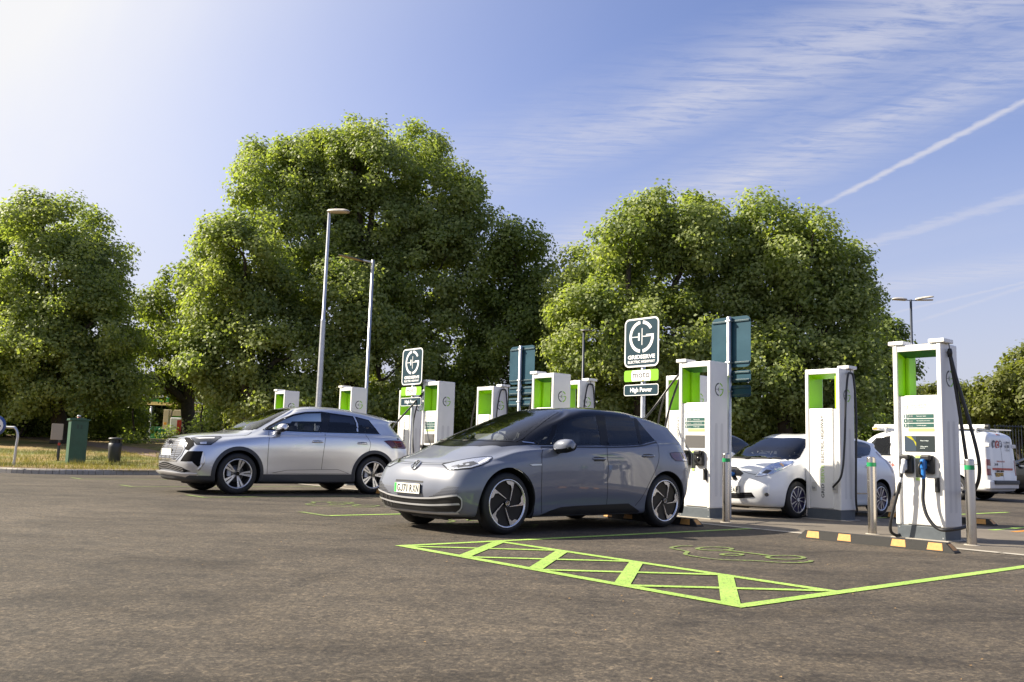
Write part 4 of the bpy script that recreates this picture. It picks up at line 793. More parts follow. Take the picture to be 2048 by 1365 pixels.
# ------------------------------------------------------------------ filling station beyond the trees
M['cream'] = mat('cream_render', (.62, .52, .34), .8, var=.08); M['fascia_green'] = mat('green_fascia', (.04, .30, .05), .4); M['dark_glass'] = mat('dark_glazing', (.02, .03, .03), .1, coat=1); M['roof_grey'] = mat('grey_cladding', (.34, .34, .36), .6, var=.08)
def station():
    Y = 66; zg = 1.1
    c0 = at(205, 800, Y); c1_ = at(372, 800, Y); e = empty('canopy', ((c0.x + c1_.x) / 2, Y, zg), 0, 'low filling station canopy with a white and green fascia beyond the trees', 'canopy'); w = (c1_.x - c0.x) / 2; z1 = zat(290, 787, Y) - zg; z0 = zat(290, 803, Y) - zg
    b = MB(); b.box(-w, w, 0, 6, z0, z1, M['white_sheet'], .03); b.build('roof', e); f = MB(); f.box(-w - .03, w + .03, -.05, 0, z0 - .02, (z0 + z1) / 2, M['fascia_green']); f.build('fascia', e)
    for x in (-w * .8, w * .8): p = MB(); p.box(x - .15, x + .15, 2, 2.3, 0, z0, M['white_sheet']); p.build('column', e)
    Y = 60; a0, a1 = at(324, 850, Y), at(372, 850, Y); k = empty('kiosk', ((a0.x + a1.x) / 2, Y, zg), R_(-8), 'small cream kiosk with a green panel seen left of the silver car bonnet', 'kiosk'); w = (a1.x - a0.x) / 2; H = zat(345, 820, Y) - zg
    b = MB(); b.box(-w, -w + .35, 0, 2.4, 0, H, M['cream'], .02); b.box(-w + .35, w, .1, 2.4, H * .8, H, M['cream'], .02); b.box(-w + .35, w, .3, 2.4, 0, H * .8, M['fascia_green'], .0); b.build('wall', k); d = MB(); d.box(-w + .5, w - .1, .27, .3, .2, H * .5, M['dark_glass']); d.build('window', k); s_ = MB(); s_.box(-w + .08, -w + .26, -.012, 0, H * .5, H * .58, M['smile']); s_.build('notice', k)
    p = empty('fuel_pump', (at(352, 870, 58).x, 58, zg), 0, 'red and white fuel pump beside the cream kiosk', 'pump'); H = zat(352, 836, 58) - zg; b = MB(); b.box(-.35, .35, -.25, .25, 0, H, M['white_sheet'], .05); b.build('housing', p); b = MB(); b.box(.10, .36, -.27, .26, .2, H * .9, M['red_plastic'], .02); b.build('side_panel', p)
    q = empty('flag_pole', (at(298, 870, 57).x, 57, zg), 0, 'thin white pole left of the cream kiosk', 'pole'); H = zat(298, 815, 57) - zg; b = MB(); b.lathe([(.07, 0), (.06, H), (0, H + .02)], M['white_sheet'], n=10); b.build('shaft', q); b = MB(); b.lathe([(0, H + .08), (.08, H + .02), (.05, H - .02)], M['galv'], n=10); b.build('cap', q)
    for px, h, lb in ((310, 15, 'taller green wheelie bin by the thin white pole'), (322, 11, 'shorter green wheelie bin next to the taller one')):
        g = at(px, 874, 58); t = empty('wheelie_bin', (g.x, 58, zg), 0, lb, 'bin', 'green bins by the filling station'); H = h * 58 / 1803 + .25; b = MB(); b.prism([(-.24, 0), (.24, 0), (.29, H), (-.29, H)], 'y', -.3, .3, M['cabinet_green2'], .02); b.build('body', t); b = MB(); b.box(-.31, .31, -.33, .33, H, H + .07, M['cabinet_green2'], .02); b.build('lid', t)
    g = at(475, 800, 47); f = empty('banner_flag', (g.x, 47, .6), 0, 'small yellow and white feather flag above the silver car bonnet', 'flag'); z0 = zat(475, 835, 47) - .6; z1 = zat(475, 800, 47) - .6; b = MB(); b.lathe([(.03, 0), (.02, z1)], M['galv'], n=8); b.build('pole', f); b = MB(); b.prism([(-.16, z0), (.16, z0), (.18, z1 * .95), (.05, z1), (-.12, z1 * .98)], 'y', -.012, .012, M['white_sheet']); b.build('banner', f); b = MB(); b.prism([(.05, z0 + .1), (.17, z0 + .1), (.18, z1 * .9), (.06, z1 * .9)], 'y', -.016, .016, M['smile']); b.build('stripe', f)
M['cabinet_green2'] = mat('green_plastic', (.03, .22, .10), .45)
station()
def far_building():
    Y = 105; x0, x1 = at(1830, 800, Y).x, at(2000, 800, Y).x; e = empty('far_building', ((x0 + x1) / 2, Y, 0), 0, 'low grey flat-roofed building far behind the white van', 'building'); w = (x1 - x0) / 2; H = zat(1915, 775, Y)
    b = MB(); b.box(-w, w, 0, 20, 0, H * .82, M['roof_grey']); b.build('wall', e); r = MB(); r.box(-w - .6, w + .6, -.6, 20.6, H * .9, H, M['roof_grey'], .03); r.build('roof', e); n = MB()
    for i in range(40): n.box(-w + i * w / 20, -w + i * w / 20 + .14, -.3, -.1, H * .82, H * .9, M['dark_metal'])
    n.build('louvre', e)
far_building()
def fence():
    Y = 40; x0 = at(1990, 850, Y).x; e = empty('railing', (x0, Y, 0), 0, 'dark upright railing behind the white van and parked cars', 'fence'); b = MB(); H = zat(2040, 851, Y)
    for i in range(40): b.tube([(i * .13, 0, 0), (i * .13, 0, H)], .012, M['dark_metal'], 6)
    b.build('bars', e, recalc=False); r = MB(); r.box(-.05, 5.2, -.02, .02, H - .08, H - .04, M['dark_metal']); r.box(-.05, 5.2, -.02, .02, .15, .19, M['dark_metal']); r.build('rail', e)
fence()
# ================================================================== CARS
M['glass'] = glass_mat('clear_car_glass', (.86, .91, .91)); M['glass_tint'] = glass_mat('tinted_car_glass', (.30, .33, .36)); M['glass_dark'] = glass_mat('privacy_car_glass', (.22, .24, .28)); M['lamp_cover'] = glass_mat('clear_lamp_cover', (.92, .94, .96))
M['lining'] = mat('dark_cabin_lining', (.045, .045, .05), .8); M['seat'] = mat('grey_seat_fabric', (.17, .17, .18), .85, var=.1); M['seat_pale'] = mat('pale_seat_fabric', (.30, .28, .25), .85)
M['chrome'] = mat('chrome', (.80, .80, .82), .08, metal=1); M['silver'] = mat('silver_wheel_lacquer', (.62, .62, .64), .28, metal=.85, coat=.5); M['bright_alloy'] = mat('machined_alloy', (.70, .70, .72), .22, metal=.8, coat=.6)
M['disc'] = mat('brake_disc', (.28, .27, .26), .4, metal=.8); M['under'] = mat('underbody', (.010, .010, .010), .8); M['well'] = mat('wheel_arch_liner', (.006, .006, .006), .9)
M['red_lens'] = mat('red_tail_lens', (.22, .006, .008), .12, coat=1); M['dark_red'] = mat('dark_red_lens', (.09, .006, .010), .12, coat=1); M['white_lens'] = mat('white_lens', (.75, .75, .75), .15, coat=1)
M['reflector'] = mat('lamp_reflector', (.78, .79, .82), .12, metal=.9); M['drl'] = mat('daytime_strip', (.85, .87, .9), .25, coat=.5); M['lamp_dark'] = mat('lamp_housing', (.05, .052, .06), .25, coat=.5)
M['plate_w'] = mat('white_number_plate', (.80, .79, .72), .35); M['plate_y'] = mat('yellow_number_plate', (.80, .46, .03), .35); M['plate_g'] = mat('green_plate_band', (.06, .42, .10), .4); M['cladding'] = mat('grey_plastic_cladding', (.038, .040, .046), .5, var=.06)
M['cyan_hub'] = mat('dark_blue_alloy_insert', (.035, .03, .09), .3, metal=.3, coat=.5)
def paint(name, col, metal=0.0, rough=.32, var=0.0):
    return mat(name, col, rough, metal, coat=1.0, crough=.025, spec=.5)
def hermite(P, t, ti):
    """P: (n, ...) samples at knots t; values at ti by cubic Hermite with finite-difference tangents"""
    n = len(t); sh = (-1,) + (1,) * (P.ndim - 1); d = np.zeros_like(P); h = np.diff(t)
    s = np.diff(P, axis=0) / h.reshape(sh)
    d[1:-1] = (s[:-1] * h[1:].reshape(sh) + s[1:] * h[:-1].reshape(sh)) / (h[1:] + h[:-1]).reshape(sh); d[0] = s[0]; d[-1] = s[-1]
    k = np.clip(np.searchsorted(t, ti, side='right') - 1, 0, n - 2); u = ((ti - t[k]) / h[k]).reshape(sh); H = h[k].reshape(sh)
    return (2 * u ** 3 - 3 * u ** 2 + 1) * P[k] + (u ** 3 - 2 * u ** 2 + u) * H * d[k] + (-2 * u ** 3 + 3 * u ** 2) * P[k + 1] + (u ** 3 - u ** 2) * H * d[k + 1]
class Car:
    def __init__(s, net, nu=9, nv=7):
        N = np.array(net, float)                                  # rows x cols x 3, half car with y >= 0
        R, Cc = N.shape[:2]; mir = np.array([1, -1, 1.])
        G = np.concatenate([N[:, 1:2] * mir, N, N[:, -2:-1] * mir], 1); G = np.concatenate([2 * G[:1] - G[1:2], G, G[-2:-1] * mir], 0)
        tu = np.concatenate([[0], np.cumsum(np.linalg.norm(np.diff(G, axis=1), axis=2).mean(0) + 1e-3)]); tv = np.concatenate([[0], np.cumsum(np.linalg.norm(np.diff(G, axis=0), axis=2).mean(1) + 1e-3)])
        ui = np.concatenate([np.linspace(tu[i], tu[i + 1], nu, endpoint=False) for i in range(1, Cc)] + [[tu[Cc]]]); vi = np.concatenate([np.linspace(tv[i], tv[i + 1], nv, endpoint=False) for i in range(1, R)] + [[tv[R]]])
        Q = hermite(G, tv, vi); Q = np.swapaxes(hermite(np.swapaxes(Q, 0, 1), tu, ui), 0, 1)
        Q[:, 0, 1] = 0; Q[:, -1, 1] = 0; Q[-1, :, 1] = 0; Q[:, :, 1] = np.maximum(Q[:, :, 1], 0)
        s.nr, s.nc = Q.shape[:2]; s.nu, s.nv = nu, nv; s.half = Q
        V = []; F = []; uv = []
        for sg in (1, -1):
            o = len(V); V += [(p[0], p[1] * sg, p[2]) for p in Q.reshape(-1, 3)]
            for i in range(s.nr - 1):
                for j in range(s.nc - 1):
                    q = (o + i * s.nc + j, o + i * s.nc + j + 1, o + (i + 1) * s.nc + j + 1, o + (i + 1) * s.nc + j); F.append(q if sg < 0 else q[::-1]); uv.append(((i + .5) / nv, (j + .5) / nu))
        s.V, s.F, s.uv = V, F, uv
        bm = bmesh.new(); vs = [bm.verts.new(v) for v in V]
        for f, w in zip(F, uv):
            try: bm.faces.new([vs[i] for i in f])
            except ValueError: pass
        lay = bm.faces.layers.int.new('cell'); bm.faces.ensure_lookup_table()
        for k, f in enumerate(bm.faces): f[lay] = k
        bmesh.ops.remove_doubles(bm, verts=bm.verts[:], dist=1e-4); bmesh.ops.recalc_face_normals(bm, faces=bm.faces[:])
        s.bm = bm; s.lay = lay; s.bvh = BVHTree.FromBMesh(bm)
    # --- projection
    def cast(s, p, d):
        d = Vector(d).normalized(); o = Vector(p) - d * (Vector(p).dot(d) + 6.0)
        h = s.bvh.ray_cast(o, d)
        if h[0] is None or (h[0] - Vector(p)).length > 4: 
            h = s.bvh.find_nearest(Vector(p)); n = h[1]
            return h[0], (n if n.dot(d) < 0 else -n)
        n = h[1]; return h[0], (n if n.dot(d) < 0 else -n)
    def colour(s, fn, mats):
        s.mats = mats
        for f in s.bm.faces: v, u = s.uv[f[s.lay]]; f.material_index = fn(v, u, f.calc_center_median())
        return s
    def cut_arch(s, arches, ymin=.35):
        for cx, cz, R in arches:
            s.bm.normal_update()
            dl = [f for f in s.bm.faces if abs(f.calc_center_median().y) > ymin and math.hypot(f.calc_center_median().x - cx, f.calc_center_median().z - cz) < R]
            bmesh.ops.delete(s.bm, geom=dl, context='FACES')
            for v in s.bm.verts:
                if v.is_boundary and abs(v.co.y) > ymin + .05:
                    r = math.hypot(v.co.x - cx, v.co.z - cz)
                    if abs(r - R) < .06: 
                        k = R / r; v.co.x = cx + (v.co.x - cx) * k; v.co.z = cz + (v.co.z - cz) * k; sg = 1 if v.co.y > 0 else -1
                        h = s.bvh.ray_cast(Vector((v.co.x, sg * 2.0, v.co.z)), Vector((0, -sg, 0)))
                        if h[0] is not None and abs(h[0].y - v.co.y) < .12: v.co.y = h[0].y
    def cut_poly(s, pts, d):
        d = Vector(d).normalized(); ex, ey = frame(d); P = [(Vector(p).dot(ex), Vector(p).dot(ey)) for p in pts]; dl = []
        cx = sum((Vector(p) for p in pts), Vector()) / len(pts)
        for f in s.bm.faces:
            c = f.calc_center_median()
            if f.normal.dot(d) < -.02 and (c - cx).dot(d) < .45 and in_poly(c.dot(ex), c.dot(ey), P): dl.append(f)
        bmesh.ops.delete(s.bm, geom=dl, context='FACES')
    def build(s, parent, name='body'):
        bm = s.bm; bmesh.ops.delete(bm, geom=[v for v in bm.verts if not v.link_faces], context='VERTS')
        me = bpy.data.meshes.new(name); bm.to_mesh(me)
        for m in s.mats: me.materials.append(m)
        me.materials.append(M['lining']); me.polygons.foreach_set('use_smooth', np.ones(len(me.polygons), dtype=bool))
        o = bpy.data.objects.new(name, me); COL.objects.link(o); o.parent = parent
        so_ = o.modifiers.new('thickness', 'SOLIDIFY'); so_.thickness = .022; so_.offset = -1; so_.material_offset = len(s.mats); so_.material_offset_rim = len(s.mats)
        es = o.modifiers.new('crisp_rims', 'EDGE_SPLIT'); es.split_angle = R_(55); return o
    # --- patches: outlines thrown onto the body along d
    def patch(s, name, parent, pts, d, m, off=.003, border=0.0, bm_=None, step=.03, smooth_n=0, skirt=False, closed_pts=False, flat_=False):
        d = Vector(d).normalized(); ex, ey = frame(d); pts = [Vector(p) for p in pts]
        if smooth_n: pts = smooth_path(pts + [pts[0]], smooth_n)[:-1]
        dep = sum(p.dot(d) for p in pts) / len(pts)
        P = resample([Vector((p.dot(ex), p.dot(ey))) for p in pts], step)
        vs = [p.copy() for p in P]; n = len(P); es = [(i, (i + 1) % n) for i in range(n)]; fs = [list(range(n))]
        area = sum(P[i].x * P[(i + 1) % n].y - P[(i + 1) % n].x * P[i].y for i in range(n)); sg = 1 if area > 0 else -1; Pin = None
        if border > 0:
            Pin = []
            for i in range(n):
                t = (P[(i + 1) % n] - P[i - 1]).normalized(); Pin.append(P[i] + Vector((-t.y, t.x)) * border * sg)
            o = len(vs); vs += Pin; es += [(o + i, o + (i + 1) % n) for i in range(n)]
        PP = [(p.x, p.y) for p in P]; xs = [p.x for p in P]; ys = [p.y for p in P]
        for x in np.arange(min(xs) + step / 2, max(xs), step):
            for y in np.arange(min(ys) + step / 2, max(ys), step):
                if in_poly(x, y, PP) and min((p.x - x) ** 2 + (p.y - y) ** 2 for p in vs[:n]) > (step * .5) ** 2: vs.append(Vector((x, y)))
        r = delaunay_2d_cdt(vs, es, fs, 1, 1e-5); V = []; Nn = []
        for p in r[0]:
            h, nn = s.cast(ex * p.x + ey * p.y + d * dep, d); V.append(h + nn * off); Nn.append(nn)
        F = []; mi = []; PI = [(p.x, p.y) for p in Pin] if Pin else None
        for f in r[2]:
            c = sum((r[0][i] for i in f), Vector((0, 0))) / len(f); F.append(tuple(f)); mi.append(1 if PI and not in_poly(c.x, c.y, PI) else 0)
        if skirt:
            cnt = {}
            for f in F:
                for i in range(len(f)): k = (f[i], f[(i + 1) % len(f)]); cnt[k] = cnt.get(k, 0) + 1
            base = {}
            for (a, b) in list(cnt):
                if (b, a) not in cnt:
                    for q in (a, b):
                        if q not in base: base[q] = len(V); V.append(V[q] - Nn[q] * (off + .004)); Nn.append(Nn[q])
                    F.append((b, a, base[a], base[b])); mi.append(0)
        o = meshobj(name, V, F, None, parent, True, [m] + ([bm_ or M['gloss_black']] if border > 0 else []), mi); return o
    def ribbon(s, name, parent, pts, d, w, m, off=.0022, step=.03, n=6, curve=True):
        d = Vector(d).normalized(); pts = [Vector(p) for p in pts]; P = smooth_path(pts, n) if curve and len(pts) > 2 else sum([[pts[i].lerp(pts[i + 1], k / n) for k in range(n)] for i in range(len(pts) - 1)], []) + [pts[-1]]
        V = []; F = []; ws = w if isinstance(w, (list, tuple)) else None
        for i, p in enumerate(P):
            t = (P[min(i + 1, len(P) - 1)] - P[max(i - 1, 0)]); t = (t - d * t.dot(d)).normalized(); sd = t.cross(d).normalized(); ww = w if ws is None else ws[0] + (ws[1] - ws[0]) * i / (len(P) - 1)
            for k in (-1, 0, 1): h, nn = s.cast(p + sd * (k * ww / 2), d); V.append(h + nn * off)
        for i in range(len(P) - 1): F += [(3 * i, 3 * i + 1, 3 * i + 4, 3 * i + 3), (3 * i + 1, 3 * i + 2, 3 * i + 5, 3 * i + 4)]
        return meshobj(name, V, F, m, parent, True)
def frame(d):
    up = Vector((0, 0, 1)) if abs(d.z) < .9 else Vector((0, 1, 0)); ex = up.cross(d).normalized() * -1; ey = d.cross(ex) * -1 if False else (up - d * up.dot(d)).normalized(); return ex, ey
def resample(P, step):
    out = []
    for i, p in enumerate(P):
        q = P[(i + 1) % len(P)]; n = max(1, int((q - p).length / step)); out += [p.lerp(q, k / n) for k in range(n)]
    return out
def mir(pts): return [(p[0], -p[1], p[2]) for p in pts]
def side(pts, y=-1.2): return [(x, y, z) for x, z in pts]
SIDES = ((-1, (0, 1, 0)), (1, (0, -1, 0)))
def wheel(parent, x, y, R, rimR, w, spokes, face_m, spoke_m, out=-1, lip_m=None, hub=None, disc=True, name='wheel', dish=.03):
    """y: outer face of the tyre; out: sign of the outward direction"""
    r = MB(); yo = y; o = out; ax = 'y'
    def L(prof, m, n=48): r.lathe([(a, yo + o * b) for a, b in prof], m, 'y', n, (x, 0, R))
    L([(rimR - .012, -.022), (rimR + .004, -.006), (rimR + .004, .0), (rimR - .010, .001), (rimR - .018, -.012)], lip_m or spoke_m)
    L([(rimR - .018, -.012), (rimR - .035, -.17), (rimR - .03, -.19)], M['disc'] if face_m is None else face_m)
    if face_m is not None: L([(0, -dish), (rimR * .55, -dish - .004), (rimR - .016, -.026)], face_m)
    else: L([(0, -.125), (rimR - .03, -.125)], M['well'])
    for poly, dz, m in spokes:
        for k in range(5):
            a = 2 * pi * k / 5; V = []
            for (rr, th) in poly:
                t = R_(th) + a; V.append((x + rr * rimR * cos(t), yo - o * (dish - .006 - dz) - o * .02 * (1 - rr) * (1 if face_m is None else 0), R + rr * rimR * sin(t)))
            n = len(V); V2 = [(q[0], q[1] - o * (.022 if face_m is None else .006), q[2]) for q in V]; r.add(V + V2, [tuple(range(n))] + [(i, (i + 1) % n, n + (i + 1) % n, n + i) for i in range(n)], m)
    w_o = r.build(name, parent, recalc=True)
    t = MB(); sh = .035
    t.lathe([(rimR - .004, yo - o * .03), (rimR + .004, yo - o * .004), (rimR + .02, yo + o * .002), (R - sh * 1.4, yo - o * .001), (R - sh * .55, yo - o * .012), (R - .008, yo - o * .028), (R, yo - o * .05), (R, yo - o * (w - .05)), (R - sh, yo - o * (w - .004)), (rimR, yo - o * w)], M['rubber'], 'y', 56, (x, 0, R)); t.build('tyre', w_o, recalc=True)
    if hub: h = MB(); hub(h, x, yo - o * (dish - .012), o, R); h.build('hub_cap', w_o, recalc=False)
    if disc: d = MB(); d.lathe([(0, yo - o * .10), (.15, yo - o * .10), (.15, yo - o * .115)], M['disc'], 'y', 32, (x, 0, R)); d.box(x - .17, x - .10, min(yo - o * .06, yo - o * .11), max(yo - o * .06, yo - o * .11), R - .05, R + .09, M['light_grey'] if face_m is None else M['black'], .01); d.build('brake', w_o)
    return w_o
def arches(parent, lst, yo=.86, yi=.42):
    for cx, cz, R in lst:
        for s in (-1, 1):
            b = MB(); n = 24; V = []; F = []
            for k in range(n + 1):
                t = pi * (-.13 + 1.26 * k / n); 
                for rr, y in ((R - .002, yo), (R + .015, yo - .12), (R + .02, yi), (0, yi)): V.append((cx + rr * cos(t), s * y, max(.10, cz + rr * sin(t))))
            for k in range(n): F += [(4 * k + j, 4 * k + j + 1, 4 * k + 5 + j, 4 * k + 4 + j) for j in range(3)]
            b.add(V, F, M['well'], True); b.build('wheel_arch_liner', parent, recalc=False)
def cabin(parent, xd, zd, xs, wy, zr, seat_m, rhd=True, zf=.35, xr=None):
    """dashboard at xd, front seats at xs"""
    d = MB(); d.prism([(xd - .25, zd - .28), (xd + .28, zd - .28), (xd + .34, zd - .12), (xd + .22, zd - .02), (xd - .35, zd + .0)], 'y', -wy, wy, M['lining'], .02); d.build('dashboard', parent)
    s = 1 if rhd else -1                                           # cars face -x: right-hand drive is the +y side
    w = MB(); c = Vector((xd + .42, s * .36, zd - .02)); ax = Vector((.88, 0, .48)).normalized(); e1 = Vector((0, 1, 0)); e2 = ax.cross(e1)
    P = [c + (e1 * cos(t) + e2 * sin(t)) * .18 for t in np.linspace(0, 2 * pi, 33)]; w.tube(P, .014, M['gloss_black'], 8, cap=False)
    for t in (0, pi, 1.5 * pi): w.tube([c, c + (e1 * cos(t) + e2 * sin(t)) * .18], .014, M['black'], 6)
    w.build('steering_wheel', parent)
    for row, (x, ys) in enumerate(((xs, (-.36, .36)), ((xr or xs + .88), (-.40, 0, .40)))):
        for y in ys:
            q = MB(); q.prism([(x - .40, zf), (x + .16, zf), (x + .32, zf + .62), (x + .25, zf + .66), (x + .16, zf + .62), (x + .02, zf + .22), (x - .38, zf + .22)], 'y', y - .23, y + .23, seat_m, .04); q.build('seat', parent)
            h = MB(); hx = x + .30; h.box(hx - .05, hx + .06, y - .12, y + .12, zf + .70, zf + .88, seat_m, .04, seg=3)
            for k in (-.05, .05): h.tube([(hx, y + k, zf + .60), (hx, y + k, zf + .74)], .007, M['chrome'], 6)
            h.build('headrest', parent)
    f = MB(); f.box(xd - .1, (xr or xs + .88) + .45, -wy, wy, .24, .28, M['lining']); f.build('cabin_floor', parent)
def underbody(parent, x0, x1, w, z0=.17, z1=.30):
    u = MB(); u.box(x0, x1, -w, w, z0, z1, M['under'], .03); u.build('underbody', parent)
def mirror(parent, c, s, m_cap, L=.22, H=.15, D=.13, arm=None):
    b = MB(); n = 14; V = []; F = []
    st = [(-.5, .35), (-.42, .72), (-.2, .98), (.1, 1), (.36, .86), (.5, .45)]
    for f, k in st:
        for i in range(n): t = 2 * pi * i / n; V.append((c[0] + (cos(t) * .5 * k + (-.05)) * D, s * (c[1] + f * L), c[2] + sin(t) * .5 * k * H + .02 * f))
    for i in range(len(st) - 1):
        for k in range(n): F.append((i * n + k, i * n + (k + 1) % n, (i + 1) * n + (k + 1) % n, (i + 1) * n + k))
    low = [f for f in F if sin(2 * pi * ((f[0] % n) + .5) / n) < -.30]; F = [f for f in F if f not in low] + [tuple(range(n)), tuple(range((len(st) - 1) * n, len(st) * n))]; b.add(V, F, m_cap, True); b.add(V, low, M['black'], True); o = b.build('door_mirror', parent)
    a = MB(); a.tube([(c[0] + .02, s * (c[1] - L * .75), c[2] - .10), (c[0], s * (c[1] - L * .45), c[2] - .06), (c[0], s * (c[1] - L * .1), c[2] - .04)], [.05, .035, .04], M['black'], 10); a.build('mirror_arm', o)
    g = MB(); V = []
    for i in range(n): t = 2 * pi * i / n; V.append((c[0] + D * .44, s * (c[1] + cos(t) * L * .40), c[2] + sin(t) * H * .38))
    g.add(V, [tuple(range(n))], M['chrome']); g.build('mirror_glass', o, recalc=False); 
    k = MB(); k.tube([(c[0] - D * .40, s * (c[1] - L * .3), c[2] - H * .22), (c[0] - D * .42, s * (c[1] + L * .1), c[2] - H * .2), (c[0] - D * .3, s * (c[1] + L * .40), c[2] - H * .12)], .012, M['white_lens'], 8); k.build('indicator', o); return o
def handle(car, parent, x, z, s, d, m, L=.20):
    p, n = car.cast((x, s * 1.2, z), d); b = MB(); q = MB(); y = p.y
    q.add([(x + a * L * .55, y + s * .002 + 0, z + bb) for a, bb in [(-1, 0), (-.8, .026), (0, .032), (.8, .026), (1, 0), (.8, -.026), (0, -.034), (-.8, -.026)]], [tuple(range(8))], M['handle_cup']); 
    b.tube(smooth_path([(x - L * .5, y - s * .004, z), (x - L * .36, y + s * .026, z + .003), (x + L * .36, y + s * .026, z + .005), (x + L * .5, y - s * .004, z + .004)], 5), .0135, m, 8); o = b.build('door_handle', parent); q.build('handle_cup', o, recalc=False); return o
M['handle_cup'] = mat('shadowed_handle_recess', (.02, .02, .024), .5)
def plate_text(q, txt, o, ex, ey, width, hgt, shift=0.0):
    cells = [(.55 if ch == '1' else (.5 if ch == ' ' else 1.0)) for ch in txt]; k = width / sum(cells); x = -width / 2 + shift
    for ch, cw in zip(txt, cells):
        wd = cw * k; cx_ = x + wd / 2; x += wd
        if ch == ' ': continue
        if ch == 'J':
            a = .80 * wd; t = .24 * wd; flat(q, rect2(cx_ + a / 2 - t, cx_ + a / 2, -hgt / 2 + a * .45, hgt / 2), o, ex, ey, M['dark_print']); v, f = arc_strip(a / 2 - t, a / 2, 180, 360, 14); flat(q, (v, f), o, ex, ey, M['dark_print'], 1.0, (cx_, -hgt / 2 + a * .48)); continue
        v, f = T(ch, .03); xs = [p[0] for p in v]; ys = [p[1] for p in v]; sx_ = min((.88 if ch != '1' else .6) * wd / (max(xs) - min(xs)), 9); sy_ = hgt / (max(ys) - min(ys)); mx_, my_ = (max(xs) + min(xs)) / 2, (max(ys) + min(ys)) / 2
        flat(q, ([((p[0] - mx_) * sx_, (p[1] - my_) * sy_, 0) for p in v], f), o, ex, ey, M['dark_print'], 1.0, (cx_, 0))
def plate(parent, txt, c, w, h, ry, m, green=True, sx=.62, rz=0.0, tw=None, name='number_plate', mt=None):
    """number plate facing -x at c, leaning back by ry"""
    ey = Vector((sin(ry), 0, cos(ry))); ex = Vector((0, -1, 0)); ex = Matrix.Rotation(rz, 3, 'Z') @ ex; ey = Matrix.Rotation(rz, 3, 'Z') @ ey; n = ex.cross(ey); p = MB(); c = Vector(c)
    P = rrect(w, h, .008, 2); p.add([c + ex * a + ey * b for a, b in P], [tuple(range(len(P)))], m); p.add([c + ex * a + ey * b - n * .006 for a, b in rrect(w + .012, h + .012, .01, 2)], [tuple(range(len(P)))], M['black']); o = p.build(name, parent, recalc=False)
    q = MB(); o2 = c + n * .0015; plate_text(q, txt, o2, ex, ey, w * (.86 if green else .94), h * .74, .022 if green else 0); q.build('registration', o, recalc=False)
    if green: b = MB(); flat(b, rect2(-w / 2 + .004, -w / 2 + .046, -h / 2 + .004, h / 2 - .004), o2, ex, ey, M['plate_g']); b.build('green_band', o, recalc=False)
    return o
